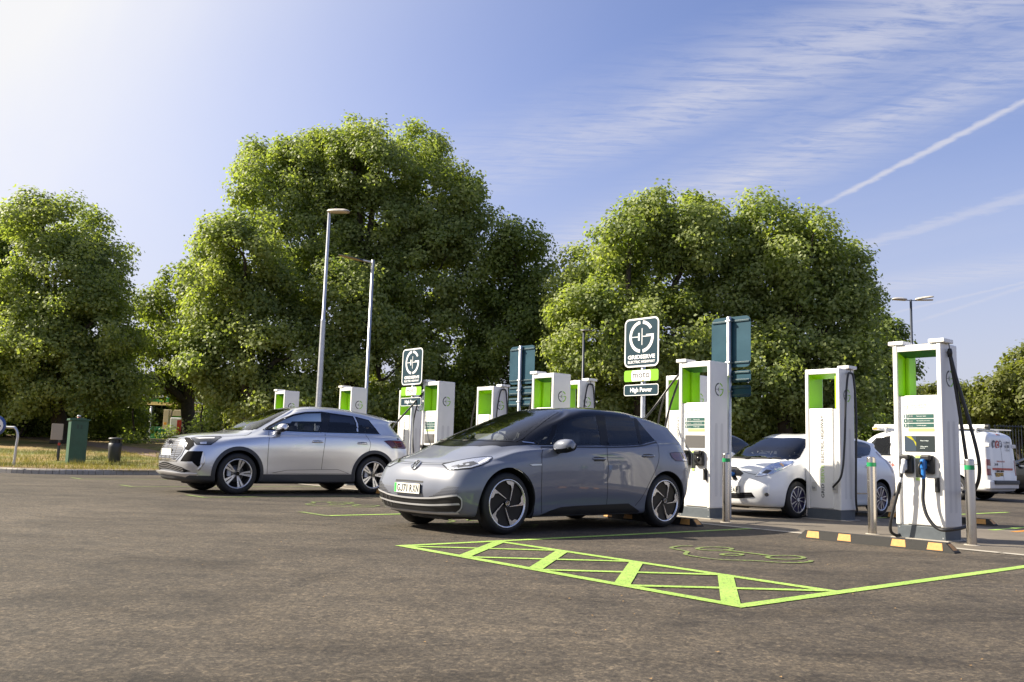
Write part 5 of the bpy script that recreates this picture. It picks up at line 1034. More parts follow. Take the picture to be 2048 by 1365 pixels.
# ------------------------------------------------------------------ grey hatchback
def rows(L): return [[(x, y, z) for x, y, z in zip(*r)] for r in L]
SX = (.83, 1.34, 1.9, 2.42, 3.0, 3.54)
def crease(N):
    """a tight shoulder line just under the belt"""
    a, b = N[6], N[7]; new = []
    for j, (p, q) in enumerate(zip(a, b)): new.append((q[0], q[1] + .016, q[2] - .050) if 4 <= j <= 9 else tuple(p[i] + (q[i] - p[i]) * .72 for i in range(3)))
    return N[:7] + [new] + N[7:]
def id3_net():
    s = SX; r = []
    r.append(((.25, .27, .32, .5) + s + (3.78, 3.98, 4.05, 4.07), (0,) * 14, (.17,) * 14))
    r.append(((.25, .27, .32, .5) + s + (3.78, 3.98, 4.05, 4.07), (0, .42, .62, .72, .74, .74, .74, .74, .74, .74, .72, .6, .4, 0), (.175,) * 14))
    r.append(((.09, .12, .22, .43) + s + (3.85, 4.05, 4.13, 4.15), (0, .45, .71, .83, .855, .84, .83, .83, .84, .855, .83, .70, .42, 0), (.215, .215, .215, .205, .20, .20, .20, .20, .20, .20, .22, .25, .26, .26)))
    r.append(((.035, .065, .155, .385) + s + (3.90, 4.11, 4.19, 4.21), (0, .47, .755, .875, .905, .875, .862, .862, .875, .905, .875, .74, .45, 0), (.31, .31, .31, .32, .33, .33, .33, .33, .33, .33, .36, .4, .4, .4)))
    r.append(((.0, .03, .12, .355) + s + (3.92, 4.13, 4.21, 4.23), (0, .48, .775, .89, .912, .90, .893, .893, .90, .912, .885, .76, .46, 0), (.45, .45, .45, .46, .47, .47, .47, .47, .47, .48, .5, .52, .53, .53)))
    r.append(((.025, .055, .15, .385) + s + (3.93, 4.13, 4.21, 4.23), (0, .48, .77, .885, .912, .908, .905, .905, .908, .912, .885, .77, .47, 0), (.60, .60, .60, .61, .62, .64, .65, .65, .66, .67, .68, .68, .68, .68)))
    r.append(((.11, .145, .24, .47) + s + (3.93, 4.12, 4.20, 4.22), (0, .47, .75, .865, .90, .902, .90, .90, .902, .90, .87, .77, .48, 0), (.74, .74, .735, .755, .79, .82, .84, .85, .86, .87, .87, .85, .85, .85)))
    r.append(((.20, .24, .34, .56, .90, 1.34, 1.9, 2.42, 3.0, 3.52, 3.90, 4.08, 4.18, 4.21), (0, .45, .70, .80, .86, .872, .873, .872, .868, .855, .81, .73, .47, 0), (.80, .80, .795, .825, .895, .94, .965, .985, 1.015, 1.05, 1.05, 1.0, 1.0, 1.0)))
    r.append(((.42, .46, .54, .74, 1.0, 1.38, 1.9, 2.42, 3.0, 3.46, 3.86, 4.05, 4.15, 4.19), (0, .42, .62, .72, .80, .835, .842, .842, .835, .81, .775, .71, .46, 0), (.885, .885, .875, .888, .938, .972, .998, 1.02, 1.048, 1.095, 1.11, 1.09, 1.09, 1.09)))
    r.append(((.77, .79, .86, 1.0, 1.18, 1.45, 1.9, 2.42, 3.0, 3.42, 3.80, 4.0, 4.11, 4.15), (0, .42, .60, .70, .765, .805, .815, .815, .805, .775, .745, .685, .45, 0), (1.015, 1.015, 1.005, 1.0, 1.005, 1.012, 1.03, 1.048, 1.08, 1.13, 1.155, 1.16, 1.16, 1.16)))
    r.append(((1.33, 1.34, 1.37, 1.42, 1.55, 1.72, 2.0, 2.42, 2.95, 3.32, 3.70, 3.93, 4.05, 4.10), (0, .40, .56, .635, .685, .72, .73, .73, .72, .70, .675, .625, .42, 0), (1.235, 1.23, 1.215, 1.20, 1.21, 1.22, 1.235, 1.245, 1.255, 1.265, 1.27, 1.27, 1.27, 1.27)))
    r.append(((1.95, 1.95, 1.94, 1.93, 1.99, 2.08, 2.22, 2.45, 2.92, 3.25, 3.64, 3.90, 4.02, 4.07), (0, .36, .49, .555, .588, .605, .615, .618, .61, .595, .575, .54, .38, 0), (1.447, 1.442, 1.425, 1.398, 1.418, 1.437, 1.46, 1.475, 1.47, 1.44, 1.385, 1.335, 1.345, 1.35)))
    r.append(((2.05, 2.05, 2.05, 2.05, 2.1, 2.17, 2.28, 2.48, 2.9, 3.25, 3.62, 3.86, 3.98, 4.04), (0, .26, .39, .44, .46, .47, .47, .47, .47, .46, .45, .42, .28, 0), (1.475, 1.473, 1.463, 1.452, 1.468, 1.48, 1.497, 1.51, 1.505, 1.475, 1.42, 1.372, 1.372, 1.372)))
    r.append(((2.10, 2.12, 2.13, 2.14, 2.2, 2.3, 2.42, 2.6, 2.95, 3.25, 3.6, 3.84, 3.93, 4.0), (0,) * 14, (1.485, 1.487, 1.488, 1.489, 1.497, 1.508, 1.517, 1.523, 1.515, 1.487, 1.432, 1.388, 1.385, 1.384)))
    return [[(x + (.05 * (1 - x / .8) if x < .8 else 0), y, z) for x, y, z in q] for q in crease(rows(r))]
ID3_RZ = TH + R_(1.2)
def pivot(px, py, wa, wb, rz): return AB(wa, wb) - Matrix.Rotation(rz, 3, 'Z') @ Vector((px, py, 0))
ID3_AT = (pivot(3.525, -.88, 9.255, -7.92, ID3_RZ), ID3_RZ)
def build_id3():
    e = empty('grey_hatchback', ID3_AT[0], ID3_AT[1], 'grey five-door hatchback with black roof parked nose out, nearest car', 'car')
    P = paint('stone_grey_car_paint', (.148, .163, .208)); car = Car(id3_net())
    return e, car, P
def emblem_disc(parent, c, n, r, draw, mring, mback):
    n = Vector(n).normalized(); ex, ey = frame(-n); ex = -ex if ex.dot(Vector((0, -1, 0))) < 0 and abs(n.x) > .5 else ex
    b = MB(); c = Vector(c); P = [c + (ex * cos(t) + ey * sin(t)) * r for t in np.linspace(0, 2 * pi, 41)]
    b.add([p for p in P[:-1]], [tuple(range(40))], mback); b.tube(P, r * .085, mring, 8, cap=False); draw(b, c + n * .004, ex, ey, r, mring); return b.build('emblem', parent, recalc=False)
def bar2(b, o, ex, ey, p, q, w, m):
    p, q = Vector(p), Vector(q); t = (q - p).normalized(); n = Vector((-t.y, t.x)) * w / 2; b.add([o + ex * k.x + ey * k.y for k in (p + n, p - n, q - n, q + n)], [(0, 1, 2, 3)], m)
def vw(b, o, ex, ey, r, m):
    for p, q in (((-.42, .82), (0, .10)), ((.42, .82), (0, .10)), ((-.86, .36), (-.42, -.80)), ((-.42, -.80), (0, -.04)), ((0, -.04), (.42, -.80)), ((.42, -.80), (.86, .36))): bar2(b, o, ex, ey, (p[0] * r, p[1] * r), (q[0] * r, q[1] * r), .15 * r, m)
def rings4(b, o, ex, ey, r, m):
    for k in (-1.5, -.5, .5, 1.5): b.tube([o + ex * (k * r * 1.25 + cos(t) * r) + ey * (sin(t) * r) for t in np.linspace(0, 2 * pi, 25)], r * .11, m, 6, cap=False)
def hatch_details(e, car, P):
    arch = [(.79, .335, .41), (3.525, .335, .40)]
    ws = [(.81, 0, 1.04), (.84, -.40, 1.035), (.90, -.56, 1.035), (1.05, -.685, 1.035), (1.17, -.685, 1.075), (1.5, -.605, 1.235), (1.95, -.475, 1.405), (2.01, -.39, 1.45), (1.99, -.15, 1.457), (1.985, 0, 1.458)]
    ws = ws + mir(ws[1:-1])[::-1]; wd = (.55, 0, -.83)
    fq = [(1.24, 1.055), (1.43, 1.155), (1.60, 1.235), (1.655, 1.247), (1.56, 1.14), (1.445, 1.018), (1.33, 1.018)]
    fd = [(1.70, 1.247), (1.83, 1.318), (1.99, 1.372), (2.17, 1.40), (2.385, 1.412), (2.40, 1.22), (2.36, 1.035), (1.89, 1.018), (1.475, 1.016), (1.575, 1.12)]
    rd = [(2.53, 1.416), (2.84, 1.422), (3.14, 1.409), (3.13, 1.25), (3.08, 1.064), (2.78, 1.042), (2.475, 1.033), (2.52, 1.22)]
    rq = [(3.185, 1.402), (3.30, 1.29), (3.43, 1.128), (3.12, 1.072), (3.17, 1.25)]
    rw = [(4.0, 0, 1.30), (3.98, -.36, 1.295), (3.93, -.47, 1.27), (4.06, -.58, 1.06), (4.12, -.40, 1.02), (4.15, 0, 1.015)]; rw = rw + mir(rw[1:-1])[::-1]
    def col(v, u, c):
        if v < 1.6: return 2
        if v > 11.86: return 1
        if v > 10.0 and u < 8.42: return 1
        if u > 10.75 and v > 8.15: return 1
        return 0
    car.colour(col, [P, M['gloss_black'], M['under']]); car.cut_arch(arch); glasses = []
    for s, d in SIDES:
        for nm, pl, g in (('quarter_window', fq, M['glass']), ('front_window', fd, M['glass']), ('rear_window', rd, M['glass_dark']), ('rear_quarter_window', rq, M['glass_dark'])):
            p3 = [(x, s * 1.2, z) for x, z in pl]; glasses.append((nm, p3, d, g, .016 if 'quarter' in nm else .022))
    glasses += [('windscreen', ws, wd, M['glass'], .035), ('tailgate_window', rw, (-.9, 0, -.43), M['glass_dark'], .03)]
    for nm, p3, d, g, b in glasses: car.patch(nm, e, p3, d, g, .004, b, M['gloss_black'], .035); car.cut_poly(p3, d)
    body = car.build(e)
    # black bonnet-rear panel
    cw = [(.635, 0, 1), (.65, -.25, 1), (.70, -.46, 1), (.86, -.655, 1), (1.06, -.735, 1), (1.20, -.765, 1), (1.23, -.735, 1), (1.08, -.70, 1), (.93, -.62, 1), (.83, -.45, 1), (.79, 0, 1)]; cw = cw + mir(cw[1:-1])[::-1]
    car.patch('bonnet_panel', e, cw, (0, 0, -1), M['gloss_black'], .003, step=.04)
    for y0, y1 in ((-.50, .02), (.02, .48)):
        w = MB(); w.tube([(.90, y0, 1.052), (.85, (y0 + y1) / 2 + .1, 1.042), (.83, y1, 1.04)], [.006, .007, .008], M['rubber'], 8); w.build('wiper', e)
    # front
    gr = [(.1, 0, .366), (.1, -.37, .378), (.1, -.59, .402), (.1, -.775, .43), (.1, -.80, .40), (.1, -.775, .285), (.1, -.73, .256), (.1, -.44, .237), (.1, 0, .232)]; gr = gr + mir(gr[1:-1])[::-1]
    g = car.patch('lower_grille', e, gr, (1, 0, 0), M['black'], .003, step=.03)
    tr = paint('grille_surround', (.50, .50, .51)); 
    for nm, pts, w in (('grille_trim', [(.1, -.775, .436), (.1, -.59, .410), (.1, -.37, .386), (.1, 0, .374), (.1, .37, .386), (.1, .59, .410), (.1, .775, .436)], .018), ('grille_trim', [(.1, -.775, .345), (.1, -.59, .327), (.1, -.35, .311), (.1, 0, .304), (.1, .35, .311), (.1, .59, .327), (.1, .775, .345)], .020), ('grille_trim', [(.1, -.73, .246), (.1, -.44, .228), (.1, 0, .222), (.1, .44, .228), (.1, .73, .246)], .018)):
        car.ribbon(nm, g, pts, (1, 0, 0), w, tr, .014)
    for s in (-1, 1): car.ribbon('grille_trim', g, [(.16, s * .785, .43), (.2, s * .80, .39), (.21, s * .785, .30), (.19, s * .735, .25)], (.66, -s * .75, 0), .014, tr, .010)
    for y in (.50, .62, .40): car.ribbon('grille_divider', g, [(.1, y, .38), (.1, y + .01, .26)], (1, 0, 0), .02, M['lamp_dark'], .008)
    for s in (-1, 1):
        hx = MB(); poly = [(-.36, .392), (-.50, .45), (-.66, .53), (-.775, .535), (-.79, .48), (-.77, .445), (-.59, .413)]
        d = Vector((.80, .60 * -s, 0)).normalized()
        for i in range(22):
            for j in range(9):
                y = -.37 - i * .0245 - (j % 2) * .012; z = .405 + j * .0165
                if in_poly(y, z, poly):
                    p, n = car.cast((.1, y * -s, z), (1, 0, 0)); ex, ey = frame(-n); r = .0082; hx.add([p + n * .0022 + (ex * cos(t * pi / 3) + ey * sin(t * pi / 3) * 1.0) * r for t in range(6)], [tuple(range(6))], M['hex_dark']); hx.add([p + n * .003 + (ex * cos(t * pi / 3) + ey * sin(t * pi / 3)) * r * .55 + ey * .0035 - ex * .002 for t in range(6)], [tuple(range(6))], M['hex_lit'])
        hx.build('honeycomb_vent', e, recalc=False)
        # headlamp
        lp = [(.19, -.43, .757), (.165, -.585, .697), (.209, -.697, .700), (.315, -.803, .721), (.435, -.836, .758), (.539, -.833, .799), (.625, -.80, .843), (.645, -.755, .860), (.60, -.715, .862), (.457, -.647, .838), (.313, -.555, .803)]
        lp = [(x, y * -s, z) for x, y, z in lp]; dd = (.62, .72 * -s, -.25)
        hl = car.patch('headlamp', e, lp, dd, M['reflector_lens'], .005, .013, M['gloss_black'], .025)
        for nm, pl, m in (('lamp_module', [(.26, -.60, .735), (.235, -.68, .722), (.33, -.775, .745), (.42, -.79, .775), (.40, -.735, .800), (.33, -.66, .775)], M['lamp_dark']), ('lamp_module', [(.23, -.56, .728), (.225, -.60, .718), (.262, -.635, .728), (.268, -.60, .748)], M['lamp_dark2']), ('lamp_strip', [(.43, -.80, .766), (.52, -.805, .802), (.60, -.785, .838), (.585, -.755, .842), (.50, -.76, .805), (.43, -.775, .78)], M['white_lens'])):
            o = car.patch(nm, hl, [(x, y * -s, z) for x, y, z in pl], dd, m, .007, 0, None, .03)
        cvx = car.cast((.30, -.70 * -s, .755), dd)
        b = MB(); n = cvx[1]; ex, ey = frame(-n)
        for k, (a, bb, r) in enumerate(((-.035, 0, .024), (.035, .008, .024))): c = cvx[0] + ex * a + ey * bb + n * .008; b.add([c + (ex * cos(t) + ey * sin(t)) * r for t in np.linspace(0, 2 * pi, 17)[:-1]], [tuple(range(16))], M['reflector'])
        b.build('projector', hl, recalc=False)
    st = car.ribbon('light_strip', e, [(.1, -.43, .759), (.1, -.25, .754), (.1, 0, .752), (.1, .25, .754), (.1, .43, .759)], (1, 0, 0), .012, M['chrome'], .004)
    car.ribbon('bonnet_shut_line', e, [(.1, -.60, .815), (.1, -.43, .770), (.1, -.2, .763), (.1, 0, .762), (.1, .2, .763), (.1, .43, .770), (.1, .6, .815)], (1, 0, 0), .007, M['black'], .003)
    p, n = car.cast((.1, 0, .742), (1, 0, -.1)); emblem_disc(e, p + n * .012, n, .066, vw, M['chrome'], M['gloss_black'])
    rc = [(.0, .27, .618), (.0, .25, .552), (.0, -.25, .552), (.0, -.27, .618)]
    car.ribbon('plate_recess', e, [(0, .27, .555), (0, 0, .558), (0, -.27, .555)], (1, 0, 0), .018, M['black'], .003)
    p, n = car.cast((.0, 0, .478), (1, 0, 0)); plate(e, 'GJ71 RXN', (p.x - .022, 0, .478), .50, .112, .02, M['plate_w'])
    b = MB(); b.box(p.x - .014, p.x + .05, -.24, .24, .43, .53, M['black'], .01); b.build('plate_holder', e)
    # sides
    for s, d in SIDES:
        S2 = lambda L: [(x, s * 1.2, z) for x, z in L]
        car.patch('side_sill', e, S2([(1.30, .20), (1.345, .213), (1.476, .256), (1.64, .292), (1.85, .302), (2.42, .312), (2.82, .32), (2.905, .282), (3.05, .216), (3.02, .20)]), d, M['black'], .004, step=.04)
        for pl in ([(2.375, 1.414), (2.545, 1.418), (2.53, 1.22), (2.487, 1.031), (2.35, 1.033), (2.39, 1.22)], [(3.13, 1.412), (3.20, 1.406), (3.185, 1.25), (3.135, 1.070), (3.065, 1.062), (3.12, 1.25)], [(1.645, 1.25), (1.715, 1.262), (1.59, 1.12), (1.49, 1.014), (1.425, 1.016), (1.55, 1.14)]): car.patch('door_pillar', e, S2(pl), d, M['pillar_black'], .0055, step=.04)
        for pl in ([(1.338, .985), (1.285, .88), (1.275, .704), (1.284, .47), (1.335, .225)], [(2.425, 1.03), (2.40, .96), (2.388, .88), (2.40, .80), (2.392, .59), (2.427, .31)], [(3.445, 1.13), (3.395, 1.04), (3.373, .91), (3.31, .777), (3.18, .592), (3.048, .396), (2.95, .29)]): car.ribbon('door_seam', e, S2(pl), d, .008, M['black'], .0018)
        car.ribbon('door_seam', e, S2([(1.338, .985), (1.9, 1.0), (2.42, 1.012), (3.0, 1.04), (3.435, 1.105)]), d, .014, M['black'], .003)
        bd = car.patch('fender_badge', e, S2([(1.075, .785), (1.155, .794), (1.272, .796), (1.272, .772), (1.12, .764)]), d, M['white_lens'], .005, .003, M['gloss_black'], .02)
        handle(car, e, 2.24, .863, s, d, P, .20); handle(car, e, 3.16, .917, s, d, P, .20)
        tl = [(3.775, s * 1.2, .972), (3.90, s * 1.2, .985), (4.06, s * .85, .985), (4.12, s * .72, .975), (4.13, s * .70, .88), (4.02, s * .85, .862), (3.87, s * 1.2, .865), (3.80, s * 1.2, .905)]
        t = car.patch('tail_lamp', e, tl, (-.45, -s * .9, 0), M['dark_red'], .006, .008, M['gloss_black'], .03); car.patch('lamp_strip', t, [(3.97, s * 1.0, .97), (4.06, s * .85, .97), (4.04, s * .85, .905), (3.99, s * 1.0, .90)], (-.45, -s * .9, 0), M['red_lens'], .009, step=.03); car.patch('reversing_lamp', t, [(3.93, s * 1.0, .892), (4.04, s * .86, .895), (4.02, s * .86, .872), (3.93, s * 1.0, .872)], (-.45, -s * .9, 0), M['white_lens'], .009, step=.03)
        mirror(e, (1.55, 1.0, 1.005), s, P, .28, .165, .19)
        car.ribbon('window_trim', e, S2([(1.13, 1.035), (1.2, 1.03), (1.27, 1.025)]), d, .012, M['chrome'], .008)
    arches(e, arch, .882); underbody(e, .35, 3.95, .70, .18, .30); cabin(e, 1.32, 1.03, 1.98, .66, 1.4, M['seat'], True)
    tri = [[(.30, 10), (.96, -11), (.975, -5), (.33, 16)], [(.70, -3.4), (.955, -26), (.975, -10), (.93, -9.5)]]
    for x in (.79, 3.525):
        for s in (-1, 1):
            k = -1 if s < 0 else 1
            sp = [([(.20, 44 * k), (.955, 5 * k), (.955, 1 * k), (.20, 36 * k)], .012, M['bright_alloy']), ([(.60, 9.5 * k), (.955, 1.5 * k), (.955, -24 * k), (.80, -17 * k), (.78, -4 * k)], .012, M['bright_alloy'])]
            def hub(b, x_, y_, o, R): b.add([(x_ + .032 * cos(t), y_ + o * .012, R + .032 * sin(t)) for t in np.linspace(0, 2 * pi, 25)[:-1]], [tuple(range(24))], M['gloss_black']); vw(b, Vector((x_, y_ + o * .016, R)), Vector((1, 0, 0)), Vector((0, 0, 1)), .026, M['chrome']); b.tube([(x_ + .028 * cos(t), y_ + o * .015, R + .028 * sin(t)) for t in np.linspace(0, 2 * pi, 25)], .002, M['chrome'], 5, cap=False)
            wheel(e, x, s * .885, .345, .268, .215, sp, M['wheel_black'], M['bright_alloy'], s, hub=hub)
    # shark fin, rear plate
    f = MB(); f.prism([(3.25, 1.49), (3.42, 1.54), (3.45, 1.47)], 'y', -.02, .02, M['gloss_black'], .006); f.build('aerial', e); p, n = car.cast((4.3, 0, .72), (-1, 0, 0)); plate(e, 'GJ71 RXN', (p.x + .012, 0, .72), .50, .11, .0, M['plate_y'], True, rz=pi)
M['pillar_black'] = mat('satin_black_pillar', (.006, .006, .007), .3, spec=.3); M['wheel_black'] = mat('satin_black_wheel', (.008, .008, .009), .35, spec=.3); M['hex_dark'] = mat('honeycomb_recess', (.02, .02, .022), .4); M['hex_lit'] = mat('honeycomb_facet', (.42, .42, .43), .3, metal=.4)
M['reflector_lens'] = mat('faceted_lamp_reflector', (.62, .65, .72), .16, metal=.75, coat=1, bump=.5, bscale=45); M['lamp_dark2'] = mat('smoked_lamp_part', (.16, .17, .20), .2, coat=1)
e_, car_, P_ = build_id3(); hatch_details(e_, car_, P_)
# ------------------------------------------------------------------ silver crossover
def q4_net():
    s = (.86, 1.48, 2.05, 2.55, 3.1, 3.624); r = []
    und = (.28, .30, .36, .52) + s + (4.05, 4.25, 4.34, 4.36)
    r.append((und, (0,) * 14, (.19,) * 14)); r.append((und, (0, .45, .66, .76, .77, .77, .77, .77, .77, .77, .76, .64, .42, 0), (.195,) * 14))
    r.append(((.06, .09, .19, .42) + s + (4.12, 4.34, 4.43, 4.45), (0, .48, .75, .87, .90, .885, .88, .88, .885, .90, .87, .74, .45, 0), (.24, .24, .24, .24, .23, .23, .23, .23, .23, .23, .25, .29, .31, .31)))
    r.append(((.03, .06, .165, .40) + s + (4.17, 4.42, 4.51, 4.53), (0, .50, .79, .905, .935, .905, .89, .89, .90, .935, .905, .78, .48, 0), (.37, .37, .37, .37, .37, .37, .37, .37, .37, .37, .40, .45, .46, .46)))
    r.append(((.0, .03, .135, .385) + s + (4.20, 4.46, 4.55, 4.57), (0, .51, .81, .915, .937, .915, .905, .905, .912, .937, .915, .80, .50, 0), (.54, .54, .54, .54, .54, .54, .54, .54, .55, .56, .58, .62, .62, .62)))
    r.append(((.01, .04, .15, .40) + s + (4.20, 4.46, 4.55, 4.57), (0, .50, .79, .905, .93, .925, .922, .922, .926, .935, .915, .81, .51, 0), (.70, .70, .70, .71, .72, .73, .74, .74, .75, .76, .78, .80, .80, .80)))
    r.append(((.05, .085, .20, .45) + s + (4.19, 4.42, 4.50, 4.52), (0, .48, .76, .88, .92, .925, .925, .925, .928, .928, .90, .80, .51, 0), (.86, .86, .858, .87, .885, .89, .90, .90, .91, .92, .93, .94, .94, .94)))
    r.append(((.13, .17, .29, .54, .90, 1.48, 2.05, 2.55, 3.1, 3.60, 4.12, 4.34, 4.43, 4.45), (0, .46, .71, .82, .875, .895, .90, .90, .90, .89, .85, .77, .50, 0), (.985, .983, .972, .962, .99, 1.03, 1.05, 1.06, 1.07, 1.08, 1.09, 1.09, 1.09, 1.09)))
    r.append(((.40, .44, .54, .76, 1.02, 1.52, 2.05, 2.55, 3.1, 3.56, 4.05, 4.28, 4.38, 4.40), (0, .44, .64, .75, .82, .865, .875, .875, .87, .85, .80, .74, .48, 0), (1.058, 1.056, 1.04, 1.025, 1.036, 1.065, 1.08, 1.09, 1.10, 1.115, 1.15, 1.16, 1.16, 1.16)))
    r.append(((.93, .95, 1.02, 1.14, 1.28, 1.60, 2.05, 2.55, 3.1, 3.55, 4.0, 4.22, 4.33, 4.35), (0, .46, .65, .74, .80, .835, .845, .845, .84, .815, .77, .71, .46, 0), (1.125, 1.122, 1.105, 1.083, 1.082, 1.09, 1.10, 1.11, 1.125, 1.145, 1.19, 1.21, 1.215, 1.215)))
    r.append(((1.45, 1.46, 1.48, 1.54, 1.66, 1.85, 2.15, 2.56, 3.05, 3.45, 3.88, 4.10, 4.22, 4.25), (0, .43, .60, .68, .73, .755, .765, .765, .76, .74, .70, .65, .44, 0), (1.345, 1.34, 1.325, 1.30, 1.305, 1.31, 1.32, 1.33, 1.335, 1.34, 1.35, 1.355, 1.36, 1.36)))
    r.append(((1.98, 1.98, 1.97, 1.95, 2.03, 2.15, 2.33, 2.6, 3.02, 3.40, 3.85, 4.15, 4.28, 4.32), (0, .40, .53, .585, .615, .635, .645, .648, .64, .63, .61, .58, .42, 0), (1.55, 1.545, 1.52, 1.48, 1.515, 1.535, 1.55, 1.56, 1.55, 1.525, 1.475, 1.43, 1.44, 1.44)))
    r.append(((2.08, 2.08, 2.08, 2.08, 2.13, 2.22, 2.38, 2.62, 3.0, 3.38, 3.84, 4.12, 4.24, 4.28), (0, .30, .43, .49, .51, .52, .52, .52, .52, .51, .49, .46, .30, 0), (1.575, 1.573, 1.563, 1.55, 1.565, 1.58, 1.593, 1.60, 1.59, 1.56, 1.505, 1.465, 1.46, 1.46)))
    r.append(((2.13, 2.14, 2.15, 2.16, 2.22, 2.32, 2.5, 2.7, 3.0, 3.38, 3.82, 4.08, 4.18, 4.22), (0,) * 14, (1.585, 1.587, 1.588, 1.59, 1.598, 1.606, 1.612, 1.614, 1.604, 1.572, 1.518, 1.48, 1.475, 1.474)))
    return [[(x - (.12 * (1 - x / .86) if x < .86 else 0), y, z + max(0, z - 1.3) * .16) for x, y, z in q] for q in rows(r)]
Q4_RZ = TH - R_(1.2); Q4_AT = (Vector((-6.242, 16.936, 0)), Q4_RZ)
def build_q4():
    e = empty('silver_crossover', Q4_AT[0], Q4_RZ, 'silver five-door crossover parked nose out at the left bay', 'car'); e.scale = (1.03,) * 3
    P = paint('silver_car_paint', (.66, .68, .73), .70, .28); return e, Car(q4_net()), P
# ------------------------------------------------------------------ white hatchback
def leaf_net():
    s = (.88, 1.42, 1.95, 2.45, 3.0, 3.58); r = []
    und = (.26, .28, .34, .5) + s + (3.9, 4.12, 4.2, 4.22)
    r.append((und, (0,) * 14, (.17,) * 14)); r.append((und, (0, .42, .62, .72, .73, .73, .73, .73, .73, .73, .72, .6, .4, 0), (.175,) * 14))
    r.append(((.08, .12, .24, .46) + s + (3.95, 4.20, 4.30, 4.32), (0, .44, .69, .80, .835, .83, .825, .825, .83, .835, .81, .68, .42, 0), (.20,) * 10 + (.22, .25, .26, .26)))
    r.append(((.02, .06, .19, .43) + s + (4.0, 4.28, 4.38, 4.40), (0, .47, .74, .845, .88, .86, .85, .85, .855, .88, .85, .72, .45, 0), (.32,) * 10 + (.36, .40, .40, .40)))
    r.append(((.0, .04, .17, .43) + s + (4.02, 4.31, 4.42, 4.44), (0, .48, .75, .855, .885, .875, .872, .872, .878, .885, .855, .74, .46, 0), (.47,) * 10 + (.5, .53, .53, .53)))
    r.append(((.02, .065, .21, .47) + s + (4.02, 4.30, 4.40, 4.42), (0, .47, .735, .845, .88, .885, .885, .885, .888, .888, .86, .75, .47, 0), (.62, .62, .62, .63, .64, .65, .66, .66, .67, .68, .69, .70, .70, .70)))
    r.append(((.09, .14, .29, .56) + s + (4.0, 4.25, 4.34, 4.36), (0, .46, .71, .82, .87, .885, .885, .885, .885, .88, .85, .74, .46, 0), (.755, .755, .755, .78, .81, .83, .84, .85, .86, .87, .88, .88, .88, .88)))
    r.append(((.22, .27, .42, .66, .95, 1.42, 1.95, 2.45, 3.0, 3.55, 3.92, 4.14, 4.22, 4.24), (0, .44, .66, .765, .83, .86, .865, .865, .86, .84, .79, .69, .43, 0), (.86, .86, .86, .89, .93, .97, .985, .99, 1.0, 1.03, 1.05, 1.05, 1.05, 1.05)))
    r.append(((.45, .49, .60, .80, 1.02, 1.45, 1.95, 2.45, 3.0, 3.50, 3.84, 4.05, 4.13, 4.15), (0, .42, .60, .70, .77, .83, .84, .84, .83, .80, .74, .65, .41, 0), (.955, .955, .95, .955, .975, 1.0, 1.015, 1.025, 1.04, 1.08, 1.11, 1.12, 1.12, 1.12)))
    r.append(((.82, .84, .92, 1.05, 1.2, 1.52, 1.95, 2.45, 3.0, 3.44, 3.78, 3.98, 4.07, 4.09), (0, .43, .60, .69, .74, .80, .81, .81, .80, .765, .71, .63, .40, 0), (1.05, 1.05, 1.03, 1.02, 1.02, 1.03, 1.04, 1.055, 1.075, 1.12, 1.17, 1.19, 1.19, 1.19)))
    r.append(((1.30, 1.31, 1.33, 1.40, 1.52, 1.75, 2.05, 2.47, 2.96, 3.36, 3.68, 3.86, 3.95, 3.97), (0, .40, .56, .63, .675, .71, .72, .72, .71, .685, .645, .59, .39, 0), (1.28, 1.275, 1.255, 1.235, 1.24, 1.25, 1.255, 1.265, 1.27, 1.285, 1.30, 1.31, 1.31, 1.31)))
    r.append(((1.78, 1.78, 1.78, 1.78, 1.87, 2.0, 2.2, 2.5, 2.95, 3.32, 3.65, 3.86, 3.95, 3.98), (0, .37, .49, .545, .575, .595, .605, .605, .60, .585, .565, .54, .38, 0), (1.48, 1.475, 1.45, 1.41, 1.44, 1.46, 1.475, 1.485, 1.48, 1.46, 1.43, 1.41, 1.415, 1.415)))
    r.append(((1.88, 1.88, 1.88, 1.89, 1.95, 2.08, 2.26, 2.52, 2.94, 3.30, 3.62, 3.82, 3.90, 3.93), (0, .28, .40, .45, .47, .48, .48, .48, .48, .47, .45, .42, .28, 0), (1.505, 1.503, 1.495, 1.48, 1.50, 1.515, 1.525, 1.53, 1.525, 1.505, 1.475, 1.45, 1.445, 1.445)))
    r.append(((1.95, 1.96, 1.97, 1.98, 2.05, 2.2, 2.4, 2.6, 2.94, 3.30, 3.6, 3.78, 3.85, 3.88), (0,) * 14, (1.518, 1.52, 1.521, 1.523, 1.531, 1.54, 1.545, 1.547, 1.541, 1.52, 1.49, 1.465, 1.46, 1.459)))
    return [[(x, y, z if z < .8 else .8 + (z - .8) * .93) for x, y, z in q] for q in rows(r)]
LEAF_RZ = TH - R_(1.2); LEAF_AT = (Vector((3.55, 14.88, 0)), LEAF_RZ)
def build_leaf():
    e = empty('white_hatchback', LEAF_AT[0], LEAF_RZ, 'white electric hatchback charging at its open nose flap on the far side of the island', 'car'); e.scale = (.94,) * 3
    P = paint('pearl_white_car_paint', (.78, .79, .80)); return e, Car(leaf_net()), P
